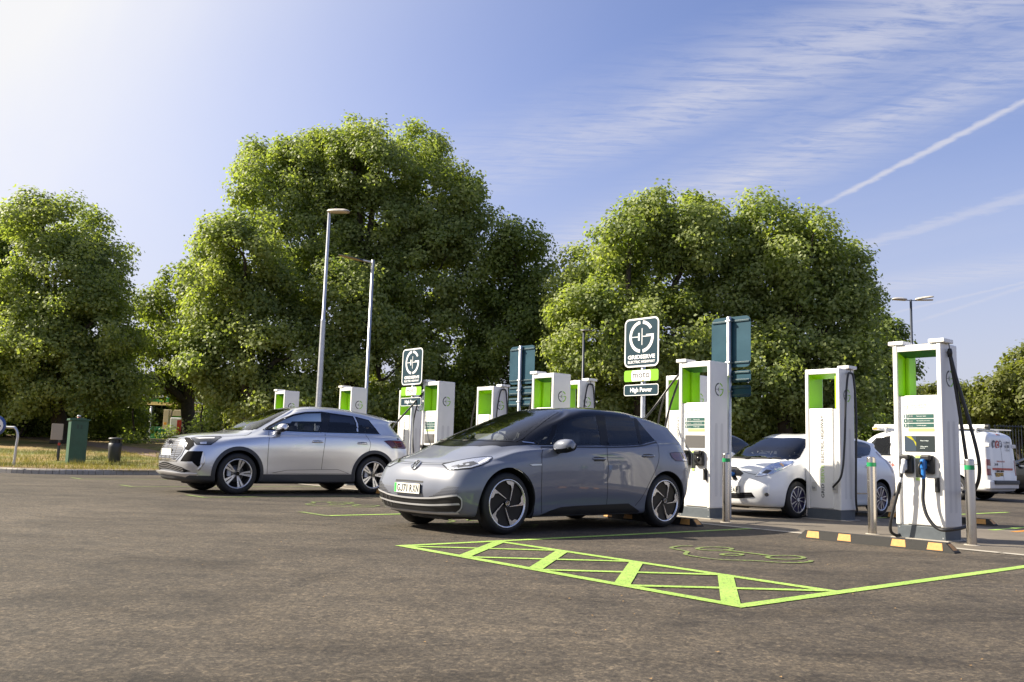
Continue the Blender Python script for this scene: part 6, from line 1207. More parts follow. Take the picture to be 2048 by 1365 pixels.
# ------------------------------------------------------------------ silver crossover details
def spokes_wide(k):
    return [([(.12, -24), (.97, -13.5), (.97, -2.2), (.40, -3.5), (.16, -2)], .004, M['silver']), ([(.12, 24), (.97, 13.5), (.97, 2.2), (.40, 3.5), (.16, 2)], .004, M['silver']), ([(.10, -30), (.46, -5.5), (.46, 5.5), (.10, 30)], .003, M['silver'])]
def crossover_details(e, car, P):
    arch = [(.86, .37, .43), (3.624, .37, .43)]; car.colour(lambda v, u, c: 1 if (v < 1.6 or c.z < .335) else 0, [P, M['cladding']]); car.cut_arch(arch)
    ws = [(1.02, 0, 1.175), (1.06, -.42, 1.165), (1.14, -.60, 1.145), (1.27, -.675, 1.165), (1.50, -.645, 1.305), (1.82, -.565, 1.455), (2.0, -.49, 1.55), (2.02, -.40, 1.585), (1.99, -.2, 1.595), (1.98, 0, 1.597)]; ws = ws + mir(ws[1:-1])[::-1]
    fd = [(1.345, 1.165), (1.50, 1.265), (1.745, 1.395), (1.96, 1.485), (2.2, 1.54), (2.545, 1.565), (2.545, 1.36), (2.49, 1.165), (2.0, 1.155), (1.62, 1.157)]
    rd = [(2.695, 1.55), (2.92, 1.535), (3.225, 1.51), (3.285, 1.38), (3.26, 1.172), (2.875, 1.165), (2.585, 1.163), (2.655, 1.355)]; rq = [(3.262, 1.508), (3.58, 1.452), (3.69, 1.32), (3.80, 1.175), (3.30, 1.173), (3.325, 1.37)]
    rw = [(4.16, 0, 1.43), (4.13, -.40, 1.42), (4.08, -.50, 1.40), (4.22, -.62, 1.19), (4.28, -.42, 1.14), (4.32, 0, 1.14)]; rw = rw + mir(rw[1:-1])[::-1]; gl = [('windscreen', ws, (.62, 0, -.78), M['glass'], .03), ('tailgate_window', rw, (-.9, 0, -.43), M['glass_dark'], .03)]
    for s, d in SIDES: gl += [('front_window', [(x, s * 1.2, z) for x, z in fd], d, M['glass'], .03), ('rear_window', [(x, s * 1.2, z) for x, z in rd], d, M['glass_dark'], .028), ('rear_quarter_window', [(x, s * 1.2, z) for x, z in rq], d, M['glass_dark'], .022)]
    for nm, p3, d, g, b in gl: car.patch(nm, e, p3, d, g, .004, b, M['gloss_black'], .04); car.cut_poly(p3, d)
    car.build(e)
    for s, d in SIDES:                                              # black pillar between the doors, bright belt line
        car.patch('door_pillar', e, [(x, s * 1.2, z) for x, z in [(2.54, 1.565), (2.70, 1.552), (2.66, 1.355), (2.588, 1.163), (2.488, 1.165), (2.54, 1.36)]], d, M['gloss_black'], .003, step=.05)
        S2 = lambda L: [(x, s * 1.2, z) for x, z in L]
        car.ribbon('belt_trim', e, S2([(1.36, 1.155), (2.0, 1.147), (2.55, 1.152), (3.3, 1.163), (3.82, 1.168)]), d, .014, M['chrome'], .005)
        rr = car.ribbon('roof_rail', e, [(x, s * .60, z) for x, z in [(2.05, 1.60), (2.35, 1.65), (2.8, 1.655), (3.3, 1.60), (3.75, 1.52), (4.0, 1.47)]], (0, -s * .55, -.83), .035, P, .022)
        cl = MB()
        for cx, cz, Rr in arch:
            V = []; F = []; n = 30
            for k in range(n + 1):
                t = pi * (-.09 + 1.18 * k / n)
                for r_ in (Rr - .012, Rr + .018, Rr + .055): 
                    x, z = cx + r_ * cos(t), max(.22, cz + r_ * sin(t)); h, nn = car.cast((x, s * 1.2, z), d); V.append(Vector((x, h.y, z)) + Vector((0, s * (.014 if r_ < Rr + .05 else .004), 0)))
            for k in range(n): F += [(3 * k + j, 3 * k + j + 1, 3 * k + 4 + j, 3 * k + 3 + j) for j in range(2)]
            q = MB(); q.add(V, F, M['cladding'], True); q.build('wheel_arch_trim', e, recalc=False)
        car.patch('side_skirt', e, S2([(1.28, .365), (3.22, .38), (3.22, .24), (1.28, .235)]), d, M['cladding'], .006, step=.05)
        car.patch('door_blade', e, S2([(1.47, .385), (1.80, .446), (2.49, .466), (2.84, .472), (3.10, .392), (2.4, .382)]), d, M['silver_light'], .008, .006, M['black'], .04)
        for pl in ([(1.455, 1.165), (1.41, .95), (1.402, .70), (1.414, .37)], [(2.577, 1.16), (2.535, .97), (2.51, .735), (2.498, .385)], [(3.467, 1.155), (3.479, 1.09), (3.525, .984), (3.49, .832)]): car.ribbon('door_seam', e, S2(pl), d, .008, M['black'], .002)
        handle(car, e, 2.384, .978, s, d, M['chrome'], .22); handle(car, e, 3.339, .978, s, d, M['chrome'], .22)
        mirror(e, (1.62, 1.0, 1.215), s, P, .27, .16, .17)
        tl = [(4.01, 1.044), (4.12, 1.06), (4.30, 1.06), (4.40, 1.04), (4.44, .95), (4.36, .90), (4.17, .903), (4.08, .985)]; t = car.patch('tail_lamp', e, [(x, s * (1.2 if x < 4.2 else .85), z) for x, z in tl], (-.5, -s * .86, 0), M['dark_red'], .006, .008, M['gloss_black'], .03); car.patch('lamp_strip', t, [(x, s * 1.0, z) for x, z in [(4.12, 1.045), (4.35, 1.04), (4.36, 1.01), (4.14, 1.015)]], (-.5, -s * .86, 0), M['red_lens'], .009)
        # front corner: lamp, black wedge, air curtain and silver blade
        dd = (.70, -s * .70, -.12); Y = lambda L: [(x, y * -s, z) for x, y, z in L]
        hl = car.patch('headlamp', e, Y([(.10, -.55, .978), (.192, -.60, 1.0), (.536, -.72, 1.027), (.585, -.76, 1.012), (.44, -.86, .917), (.354, -.875, .862), (.245, -.838, .857), (.13, -.777, .862), (.105, -.70, .918)]), dd, M['lamp_smoke'], .005, .012, M['gloss_black'], .03)
        car.patch('daylight_strip', hl, Y([(.16, -.62, .972), (.467, -.745, .998), (.45, -.775, .975), (.22, -.70, .958)]), dd, M['white_lens'], .008, step=.03); car.patch('lamp_module', hl, Y([(.20, -.775, .905), (.30, -.82, .915), (.29, -.84, .875), (.19, -.81, .872)]), dd, M['reflector'], .008, step=.03)
        car.patch('front_wedge', e, Y([(.043, -.42, .975), (.09, -.54, .975), (.12, -.70, .919), (.10, -.765, .85), (.03, -.72, .755), (.02, -.63, .77), (.04, -.60, .88), (.05, -.53, .91)]), (.9, -s * .35, -.1), M['black_satin'], .004, step=.03)
        car.patch('air_intake', e, Y([(.012, -.72, .745), (.228, -.866, .752), (.212, -.874, .683), (.19, -.882, .505), (.155, -.869, .478), (.065, -.83, .566), (-.06, -.60, .565), (.0, -.655, .675)]), (.85, -s * .52, 0), M['black_satin'], .004, step=.03)
        car.patch('intake_blade', e, Y([(.226, -.868, .745), (.258, -.889, .69), (.26, -.902, .54), (.185, -.872, .42), (.14, -.852, .415), (.20, -.886, .51), (.21, -.879, .66)]), (.6, -s * .8, 0), M['silver_light'], .012, step=.03, skirt=True)
    gp = [(0, 0, .972), (0, -.40, .965), (0, -.54, .905), (0, -.625, .775), (0, -.60, .675), (0, -.47, .572), (0, 0, .562)]; gp = gp + mir(gp[1:-1])[::-1]
    g = car.patch('grille', e, gp, (1, 0, 0), M['grille_grey'], .004, step=.03); car.ribbon('grille_frame', g, gp + [gp[0]], (1, 0, 0), .022, M['chrome'], .010, curve=False)
    gy = [(p[1], p[2]) for p in gp]
    for i in range(12):
        z = .595 + i * .0315; w = max([abs(y) for y in np.arange(-.62, .62, .02) if in_poly(y, z, gy)] or [0]) - .03
        for s in (-1, 1):
            for a, b in ((.02 + .04 * (i % 2), .20), (.23 + .03 * (i % 2), .40), (.43, w)):
                if min(b, w) - a > .04: car.ribbon('grille_bar', g, [(0, s * a, z), (0, s * min(b, w), z)], (1, 0, 0), .011, M['chrome'], .010)
    p, n = car.cast((0, 0, .892), (1, 0, 0)); b = MB(); rings4(b, p + n * .02, Vector((0, -1, 0)), Vector((0, 0, 1)), .048, M['lamp_dark']); b.build('emblem', e, recalc=False)
    p, n = car.cast((0, 0, .72), (1, 0, 0)); pl = MB(); P_ = rrect(.52, .115, .006, 2); pl.add([(p.x - .02, a, .722 + b_) for a, b_ in P_], [tuple(range(len(P_)))], M['plate_w']); pl.add([(p.x - .012, a, .722 + b_) for a, b_ in rrect(.54, .13, .006, 2)], [tuple(range(len(P_)))], M['black']); pl.build('number_plate', e, recalc=False)
    lw = [(0, 0, .535), (0, -.16, .532), (0, -.64, .462), (0, -.80, .40), (0, -.66, .372), (0, -.24, .415), (0, 0, .42)]; lw = lw + mir(lw[1:-1])[::-1]; l = car.patch('lower_grille', e, lw, (1, 0, 0), M['black_satin'], .004, step=.03)
    for dz in (.03, .06, .088): car.ribbon('grille_bar', l, [(0, s_ * y, z - dz) for s_, y, z in [(-1, .66, .468), (-1, .4, .507), (1, 0, .535), (1, .4, .507), (1, .66, .468)]], (1, 0, 0), .010, M['silver'], .010)
    sp = MB(); V = []
    for y, x, z in [(-.86, .17, .36), (-.70, -.03, .355), (-.4, -.115, .372), (0, -.135, .378), (.4, -.115, .372), (.70, -.03, .355), (.86, .17, .36)]: V += [(x - .02, y, z + .012), (x - .025, y, z - .01), (x + .10, y * .96, z - .105), (x + .14, y * .95, z - .10)]
    sp.add(V, [(4 * i + j, 4 * i + j + 1, 4 * i + 5 + j, 4 * i + 4 + j) for i in range(6) for j in range(3)], M['silver_light'], True); sp.build('front_splitter', e, recalc=False)
    car.ribbon('bonnet_shut_line', e, [(.08, -.56, .985), (.06, -.40, .99), (.05, 0, .995), (.06, .40, .99), (.08, .56, .985)], (.8, 0, -.6), .010, M['black'], .003)
    for s in (-1, 1): car.ribbon('bonnet_shut_line', e, [(.20, s * .60, 1.2), (.6, s * .71, 1.2), (1.0, s * .755, 1.2), (1.16, s * .70, 1.2)], (0, 0, -1), .008, M['black'], .002)
    for y0, y1 in ((-.55, .02), (.0, .5)): w = MB(); w.tube([(1.16, y0, 1.155), (1.12, (y0 + y1) / 2, 1.165), (1.08, y1, 1.165)], .009, M['black'], 8); w.build('wiper', e)
    f = MB(); f.prism([(3.55, 1.57), (3.70, 1.625), (3.74, 1.545)], 'y', -.025, .025, M['gloss_black'], .008); f.build('aerial', e)
    sv = MB(); sv.prism([(3.80, 1.500), (4.05, 1.465), (4.30, 1.452), (4.31, 1.43), (4.06, 1.42)], 'y', -.60, .60, P, .012); sv.build('roof_spoiler', e)
    arches(e, arch, .88); underbody(e, .35, 4.2, .72, .20, .36); cabin(e, 1.55, 1.13, 2.15, .68, 1.5, M['seat'], True, .42)
    for x, _, _ in arch:
        for s in (-1, 1):
            def hub(b, x_, y_, o, R):
                b.add([(x_ + .036 * cos(t), y_ + o * .016, R + .036 * sin(t)) for t in np.linspace(0, 2 * pi, 25)[:-1]], [tuple(range(24))], M['gloss_black'])
                for k in range(5): t = 2 * pi * k / 5 + .3; b.add([(x_ + .058 * cos(t) + .010 * cos(q), y_ + o * .013, R + .058 * sin(t) + .010 * sin(q)) for q in np.linspace(0, 2 * pi, 11)[:-1]], [tuple(range(10))], M['black'])
            wheel(e, x, s * .925, .37, .262, .235, spokes_wide(1), None, M['silver'], s, hub=hub, lip_m=M['silver'])
M['silver_light'] = mat('satin_silver_trim', (.68, .68, .70), .28, metal=.6, coat=.4); M['black_satin'] = mat('satin_black_trim', (.007, .007, .008), .75, spec=.08); M['grille_grey'] = mat('grey_grille_insert', (.13, .13, .14), .35, metal=.5); M['lamp_smoke'] = mat('smoked_headlamp', (.045, .05, .06), .12, coat=1)
e_, car_, P_ = build_q4(); crossover_details(e_, car_, P_)
# ------------------------------------------------------------------ white hatchback details
def leaf_details(e, car, P):
    arch = [(.88, .316, .375), (3.58, .316, .375)]; car.colour(lambda v, u, c: 1 if v < 1.6 else 0, [P, M['under']]); car.cut_arch(arch)
    ws = [(.63, 0, .985), (.68, -.35, .985), (.80, -.56, .992), (1.04, -.695, 1.015), (1.18, -.70, 1.05), (1.46, -.635, 1.195), (1.70, -.515, 1.365), (1.69, -.3, 1.395), (1.66, 0, 1.40)]; ws = ws + mir(ws[1:-1])[::-1]
    fd = [(1.36, 1.045), (1.60, 1.19), (1.9, 1.32), (2.15, 1.375), (2.38, 1.385), (2.40, 1.06), (1.9, 1.04)]; rd = [(2.47, 1.387), (3.0, 1.39), (3.36, 1.375), (3.55, 1.345), (3.62, 1.31), (3.58, 1.255), (3.40, 1.14), (2.95, 1.075), (2.47, 1.062)]
    gl = [('windscreen', ws, (.6, 0, -.8), M['glass'], .035)]
    for s, d in SIDES: gl += [('front_window', [(x, s * 1.2, z) for x, z in fd], d, M['glass'], .022), ('rear_window', [(x, s * 1.2, z) for x, z in rd], d, M['glass_dark'], .022)]
    for nm, p3, d, g, b in gl: car.patch(nm, e, p3, d, g, .004, b, M['gloss_black'], .045); car.cut_poly(p3, d)
    car.build(e)
    for s, d in SIDES:
        Y = lambda L: [(x, y * -s, z) for x, y, z in L]; dd = (.70, -s * .62, -.35); S2 = lambda L: [(x, s * 1.2, z) for x, z in L]
        hl = car.patch('headlamp', e, Y([(.124, -.533, .691), (.265, -.573, .813), (.50, -.60, .908), (.69, -.64, .952), (.96, -.725, .970), (.77, -.79, .90), (.546, -.783, .823), (.303, -.734, .740), (.18, -.634, .702)]), dd, M['blue_lens'], .014, .010, M['chrome'], .03, skirt=True)
        for pl, m in (([(.20, -.60, .735), (.30, -.63, .80), (.36, -.70, .79), (.26, -.68, .735)], M['lamp_dark']), ([(.38, -.64, .84), (.47, -.64, .87), (.50, -.72, .835), (.42, -.72, .80)], M['reflector']), ([(.60, -.68, .91), (.66, -.68, .925), (.64, -.75, .875), (.59, -.75, .855)], M['amber'])): car.patch('lamp_module', hl, Y(pl), dd, m, .017, step=.03)
        car.ribbon('door_seam', e, S2([(1.42, 1.03), (1.38, .7), (1.40, .3)]), d, .007, M['black'], .002); car.ribbon('door_seam', e, S2([(2.43, 1.05), (2.42, .7), (2.42, .3)]), d, .007, M['black'], .002); car.ribbon('door_seam', e, S2([(3.30, 1.09), (3.33, .95), (3.22, .70), (3.12, .42)]), d, .007, M['black'], .002)
        car.ribbon('sill_trim', e, S2([(1.40, .425), (2.2, .425), (3.10, .415)]), d, .016, M['chrome'], .006); handle(car, e, 2.25, .88, s, d, P, .19); handle(car, e, 3.12, .91, s, d, P, .19); mirror(e, (1.40, .99, 1.05), s, P, .23, .15, .15)
        car.patch('tail_lamp', e, [(x, s * .9, z) for x, z in [(3.86, 1.20), (3.93, 1.21), (4.16, .86), (4.12, .78), (4.02, .86), (3.95, 1.0)]], (-.55, -s * .83, 0), M['red_lens'], .008, .006, M['chrome'], .03)
        p, n = car.cast((.16, -.735 * -s, .40), (.8, -s * .6, 0)); b = MB(); ex, ey = frame(-n); b.add([p + n * .004 + (ex * cos(t) + ey * sin(t)) * .032 for t in np.linspace(0, 2 * pi, 21)[:-1]], [tuple(range(20))], M['lamp_dark']); b.tube([p + n * .006 + (ex * cos(t) + ey * sin(t)) * .036 for t in np.linspace(0, 2 * pi, 21)], .005, M['chrome'], 6, cap=False); b.build('fog_lamp', e, recalc=False)
        car.ribbon('bumper_seam', e, Y([(.11, -.30, .77), (.12, -.42, .74), (.15, -.53, .725)]), (.9, -s * .4, 0), .008, M['black'], .002)
        for x, _, _ in arch:
            sp = [([(.22, -22), (.95, -17), (.95, -9), (.22, -6)], .010, M['bright_alloy']), ([(.22, 22), (.95, 9), (.95, 15), (.22, 34)], .010, M['bright_alloy'])]
            def hub(b, x_, y_, o, R): b.add([(x_ + .034 * cos(t), y_ + o * .014, R + .034 * sin(t)) for t in np.linspace(0, 2 * pi, 25)[:-1]], [tuple(range(24))], M['light_grey'])
            wheel(e, x, s * .872, .316, .226, .205, sp, M['cyan_hub'], M['bright_alloy'], s, hub=hub, disc=False)
    fl = [(0, 0, .905), (0, -.10, .90), (0, -.20, .845), (0, -.325, .765), (0, -.255, .635), (0, -.12, .622), (0, 0, .62)]; fl = fl + mir(fl[1:-1])[::-1]; f = car.patch('charging_bay', e, fl, (.95, 0, -.3), M['black'], .006, step=.03)
    b = MB(); p, n = car.cast((0, -.08, .76), (1, 0, 0)); b.lathe([(.0, -.05), (.05, -.05), (.055, .02)], M['lamp_dark'], 'x', 18, (p.x, -.10, .75)); b.lathe([(.0, -.16), (.035, -.16), (.04, -.02)], M['blue'], 'x', 16, (p.x, -.12, .72)); b.lathe([(.0, -.03), (.03, -.03), (.034, .02)], M['red_plastic'], 'x', 14, (p.x + .03, -.235, .69)); b.build('charging_socket', f)
    p, n = car.cast((0, 0, .455), (1, 0, 0)); pl = MB(); P_ = rrect(.52, .111, .006, 2); pl.add([(p.x - .016, a - .05, .457 + b_) for a, b_ in P_], [tuple(range(len(P_)))], M['plate_w']); pl.add([(p.x - .008, a - .05, .457 + b_) for a, b_ in rrect(.54, .125, .006, 2)], [tuple(range(len(P_)))], M['black']); pp = pl.build('number_plate', e, recalc=False); q = MB(); plate_text(q, 'EAF', Vector((p.x - .0185, 0, .457)), Vector((0, -1, 0)), Vector((0, 0, 1)), .19, .078, .195); q.build('registration', pp, recalc=False)
    gr = [(0, 0, .40), (0, -.31, .412), (0, -.51, .425), (0, -.555, .35), (0, -.30, .315), (0, 0, .312)]; gr = gr + mir(gr[1:-1])[::-1]; g = car.patch('lower_grille', e, gr, (1, 0, 0), M['black_satin'], .004, step=.04)
    for z in (.345, .375): car.ribbon('grille_bar', g, [(0, -.50, z + .01), (0, 0, z), (0, .50, z + .01)], (1, 0, 0), .007, M['lamp_dark'], .008)
    for y0, y1 in ((-.58, -.05), (-.05, .45)): w = MB(); w.tube([(.80, y0, 1.02), (.70, (y0 + y1) / 2, 1.012), (.67, y1, 1.012)], .010, M['black'], 8); w.build('wiper', e)
    arches(e, arch, .84); underbody(e, .35, 4.0, .70, .17, .30); cabin(e, 1.22, 1.0, 1.9, .66, 1.4, M['seat'], True, .33)
M['blue_lens'] = mat('blue_tinted_lamp_lens', (.42, .50, .72), .10, metal=.55, coat=1, bump=.4, bscale=40); M['amber'] = mat('amber_lens', (.75, .45, .20), .2, coat=1)
e_, car_, P_ = build_leaf(); leaf_details(e_, car_, P_)
# ------------------------------------------------------------------ white van
def van_net():
    s = (.92, 1.55, 2.1, 2.6, 3.3, 4.2); r = []; und = (.30, .32, .40, .6) + s + (4.6, 4.78, 4.82, 4.83)
    r.append((und, (0,) * 14, (.24,) * 14)); r.append((und, (0, .5, .7, .8, .8, .8, .8, .8, .8, .8, .8, .75, .5, 0), (.245,) * 14))
    for z, xf, xr, w in ((.29, .10, 4.86, .925), (.45, .02, 4.90, .955), (.62, .0, 4.90, .96), (.80, .02, 4.88, .962), (.98, .10, 4.875, .96)):
        r.append(((xf, xf + .04, xf + .16, xf + .45) + s + (4.62, xr - .03, xr - .008, xr), (0, .5, .80, w - .025, w, w, w, w, w, w, w, w - .055, .5, 0), (z,) * 14))
    for z, dz, xf, xr, w in ((1.10, .05, .30, 4.87, .955), (1.17, .04, .70, 4.865, .945)):
        r.append(((xf, xf + .03, xf + .12, xf + .34, 1.08, 1.6, 2.1, 2.6, 3.3, 4.2, 4.62, xr - .03, xr - .008, xr), (0, .5, .74, w - .08, w - .01, w, w, w, w, w, w, w - .05, .5, 0), (z + dz, z + dz, z + dz * .6, z, z, z, z, z, z, z, z, z, z, z)))
    r.append(((1.12, 1.13, 1.18, 1.28, 1.42, 1.75, 2.15, 2.6, 3.3, 4.2, 4.62, 4.81, 4.832, 4.84), (0, .5, .72, .80, .86, .90, .91, .91, .91, .91, .91, .86, .5, 0), (1.53, 1.525, 1.50, 1.48, 1.48, 1.48, 1.48, 1.48, 1.48, 1.48, 1.48, 1.48, 1.48, 1.48)))
    r.append(((1.50, 1.51, 1.53, 1.58, 1.68, 1.9, 2.2, 2.6, 3.3, 4.2, 4.60, 4.77, 4.795, 4.80), (0, .46, .64, .72, .77, .81, .82, .82, .82, .82, .81, .78, .48, 0), (1.80, 1.795, 1.78, 1.75, 1.77, 1.79, 1.80, 1.80, 1.80, 1.80, 1.80, 1.79, 1.80, 1.80)))
    r.append(((1.65, 1.66, 1.68, 1.72, 1.8, 2.0, 2.3, 2.65, 3.3, 4.15, 4.52, 4.68, 4.70, 4.71), (0, .38, .50, .56, .60, .63, .64, .64, .64, .64, .63, .60, .38, 0), (1.875, 1.873, 1.868, 1.862, 1.87, 1.88, 1.885, 1.885, 1.885, 1.885, 1.88, 1.87, 1.87, 1.87)))
    r.append(((1.75, 1.77, 1.79, 1.82, 1.9, 2.1, 2.35, 2.7, 3.3, 4.1, 4.45, 4.6, 4.63, 4.64), (0,) * 14, (1.895, 1.896, 1.896, 1.897, 1.90, 1.905, 1.91, 1.91, 1.91, 1.905, 1.90, 1.89, 1.89, 1.89)))
    return rows(r)
def van():
    rz = TH - pi / 2; near = Vector((12.95, 24.5, 0)); o = near - BX * 4.9 + AX * .955; e = empty('panel_van', o, rz, 'white panel van with a round lettered logo and a pipe on the roof', 'van'); P = paint('white_van_paint', (.78, .78, .77)); car = Car(van_net(), 8, 6)
    arch = [(.92, .33, .40), (4.0, .33, .40)]; car.colour(lambda v, u, c: 1 if v < 1.6 else 0, [P, M['under']]); car.cut_arch(arch, .5)
    ws = [(.78, 0, 1.23), (.80, -.5, 1.22), (.98, -.80, 1.21), (1.5, -.68, 1.74), (1.50, -.4, 1.80), (1.50, 0, 1.80)]; ws = ws + mir(ws[1:-1])[::-1]; gl = [('windscreen', ws, (.7, 0, -.7), M['glass'], .04)]; fw = [(1.22, 1.17), (1.45, 1.46), (1.66, 1.69), (1.95, 1.75), (2.12, 1.75), (2.14, 1.17)]
    for s, d in SIDES: gl.append(('front_window', [(x, s * 1.3, z) for x, z in fw], d, M['glass'], .03))
    for nm, p3, d, g, b in gl: car.patch(nm, e, p3, d, g, .004, b, M['gloss_black'], .06); car.cut_poly(p3, d)
    car.build(e)
    for s, d in SIDES:
        S2 = lambda L: [(x, s * 1.3, z) for x, z in L]
        for pl in ([(1.18, 1.12), (1.20, .6), (1.2, .35)], [(2.20, 1.82), (2.22, 1.1), (2.20, .35)], [(3.25, 1.82), (3.27, 1.1), (3.25, .35)]): car.ribbon('door_seam', e, S2(pl), d, .010, M['black'], .003)
        car.ribbon('door_rail', e, S2([(3.3, .98), (4.0, .98), (4.70, .98)]), d, .014, M['black'], .003); car.patch('side_moulding', e, S2([(1.3, .42), (3.55, .42), (3.55, .34), (1.3, .34)]), d, M['cladding'], .010, step=.08); handle(car, e, 2.05, 1.0, s, d, P, .2); mirror(e, (1.30, 1.10, 1.22), s, M['black'], .22, .26, .14)
        for x, _, _ in arch:
            def hub(b, x_, y_, o_, R): b.add([(x_ + .05 * cos(t), y_ + o_ * .014, R + .05 * sin(t)) for t in np.linspace(0, 2 * pi, 25)[:-1]], [tuple(range(24))], M['light_grey'])
            wheel(e, x, s * .94, .33, .21, .21, [([(.3, -14), (.9, -9), (.9, 9), (.3, 14)], .004, M['silver'])], M['lamp_dark'], M['silver'], s, hub=hub, disc=False)
        # tall tail lamps
        tl = car.patch('tail_lamp', e, [(4.9, s * y, z) for y, z in [(.955, 1.13), (.80, 1.13), (.80, .70), (.955, .70)]], (-.85, -s * .5, 0), M['red_lens'], .012, .008, M['gloss_black'], .04, skirt=True); car.patch('reversing_lamp', tl, [(4.9, s * y, z) for y, z in [(.94, .96), (.81, .96), (.81, .88), (.94, .88)]], (-.85, -s * .5, 0), M['white_lens'], .016)
        for z in (.66, 1.52): h = MB(); h.box(4.80, 4.90, s * .83 - .045, s * .83 + .045, z - .05, z + .05, M['white_sheet'], .012); h.build('hinge', e)
    dr = (-1, 0, 0)
    car.ribbon('door_seam', e, [(4.9, 0, 1.78), (4.9, 0, 1.1), (4.9, 0, .52)], dr, .012, M['black'], .003)
    bp = MB(); bp.prism([(4.80, -.93), (4.92, -.94), (4.97, -.80), (4.985, 0), (4.97, .80), (4.92, .94), (4.80, .93)], 'z', .34, .56, P, .03); bp.build('rear_bumper', e); st = MB(); st.box(4.93, 5.02, -.78, .78, .46, .57, M['cladding'], .02); st.build('bumper_step', e)
    X = 4.893; ex, ey = Vector((0, 1, 0)), Vector((0, 0, 1)); lg = MB()
    for yy, m, t in ((-.42, M['logo_dark'], 'M'), (-.22, M['logo_red'], 'C'), (-.02, M['logo_dark'], 'P')):
        p, n = car.cast((5, yy, 1.53), dr); X = p.x + .004 + (.002 if m is M['logo_red'] else 0); lg.add([(X, yy + .13 * cos(a), 1.53 + .13 * sin(a)) for a in np.linspace(0, 2 * pi, 33)[:-1]], [tuple(range(32))], m); fit(lg, T(t, .05), .13, (X + .0035, yy, 1.53), ex, ey, M['white_print'])
    lg.build('logo', e, recalc=False); lt = MB()
    p, n = car.cast((5, .3, 1.1), dr); X = p.x + .006
    fit(lt, T('www.mcp.co.uk', .015), .52, (X, -.10, 1.09), ex, ey, M['logo_red']); fit(lt, T('24 HR', .03), .22, (X, -.38, .995), ex, ey, M['dark_print']); fit(lt, T('STAND', .02), .24, (X, .42, 1.40), ex, ey, M['grey_print'])
    for y in (.34, .50): flat(lt, rect2(y - .012, y + .012, 1.45, 1.66), (X, 0, 0), ex, ey, M['grey_print'])
    flat(lt, rect2(.30, .54, 1.60, 1.63), (X, 0, 0), ex, ey, M['grey_print']); flat(lt, rect2(.36, .48, 1.47, 1.55), (X, 0, 0), ex, ey, M['grey_print'])
    lt.build('lettering', e, recalc=False); sb = MB(); flat(sb, rect2(-.78, .78, .845, .905), (X + .004, 0, 0), ex, ey, M['logo_red']); sb.build('red_stripe', e, recalc=False); fb = MB(); fb.box(4.75, 4.80, -.10, .10, 1.80, 1.84, M['red_lens'], .01); fb.build('brake_lamp', e)
    plate(e, 'DL71 NGX', (X + .02, -.24, .72), .50, .11, 0, M['plate_y'], False, .62, pi); q = MB(); q.box(X, X + .05, -.38, -.26, .80, .84, M['black'], .008); q.box(X, X + .05, -.14, -.02, .80, .84, M['black'], .008); q.build('door_handle', e)
    w = MB(); p, n = car.cast((1.5, -1.3, .95), (0, 1, 0)); fit(w, T('www.mcp.co.uk', .02), 1.0, (1.95, p.y - .006, .92), (1, 0, 0), (0, 0, 1), M['logo_red']); fit(w, T('call 0800', .01), .6, (1.8, p.y - .006, .76), (1, 0, 0), (0, 0, 1), M['logo_orange']); w.build('side_lettering', e, recalc=False)
    t = MB(); t.tube([(1.55, -.58, 2.04), (4.72, -.58, 2.02)], .062, M['white_sheet'], 16); t.tube([(1.50, -.58, 2.04), (1.56, -.58, 2.04)], .068, M['light_grey'], 16); t.tube([(4.70, -.58, 2.02), (4.80, -.58, 2.02)], .068, M['black'], 16); t.build('pipe_carrier', e)
    rk = MB()
    for x in (1.9, 2.8, 3.7, 4.5): rk.box(x - .03, x + .03, -.74, .74, 1.93, 1.965, M['galv'], .006); rk.box(x - .03, x + .03, -.74, -.68, 1.83, 1.95, M['galv'], .006); rk.box(x - .03, x + .03, .68, .74, 1.83, 1.95, M['galv'], .006)
    rk.tube([(4.5, .2, 1.975), (5.0, .35, 1.95)], .02, M['galv'], 8); rk.build('roof_rack', e); lb = MB(); lb.box(1.42, 1.60, -.62, .62, 1.93, 2.03, M['white_sheet'], .03); lb.build('light_bar', e); am = MB()
    for y in (-.45, -.32, .32, .45): am.box(1.412, 1.43, y - .05, y + .05, 1.96, 2.0, M['smile'])
    am.build('amber_lens', e); am2 = MB(); am2.box(1.45, 1.57, -.628, -.615, 1.955, 2.005, M['smile']); am2.build('amber_lens', e)
    arches(e, arch, .92, .5); underbody(e, .4, 4.6, .8, .24, .40); cabin(e, 1.15, 1.25, 1.75, .8, 1.7, M['seat'], True, .75, xr=2.6)
M['logo_dark'] = mat('navy_vinyl', (.03, .04, .07), .4); M['logo_red'] = mat('red_vinyl', (.60, .075, .04), .4); M['logo_orange'] = mat('orange_vinyl', (.70, .25, .12), .4)
van()
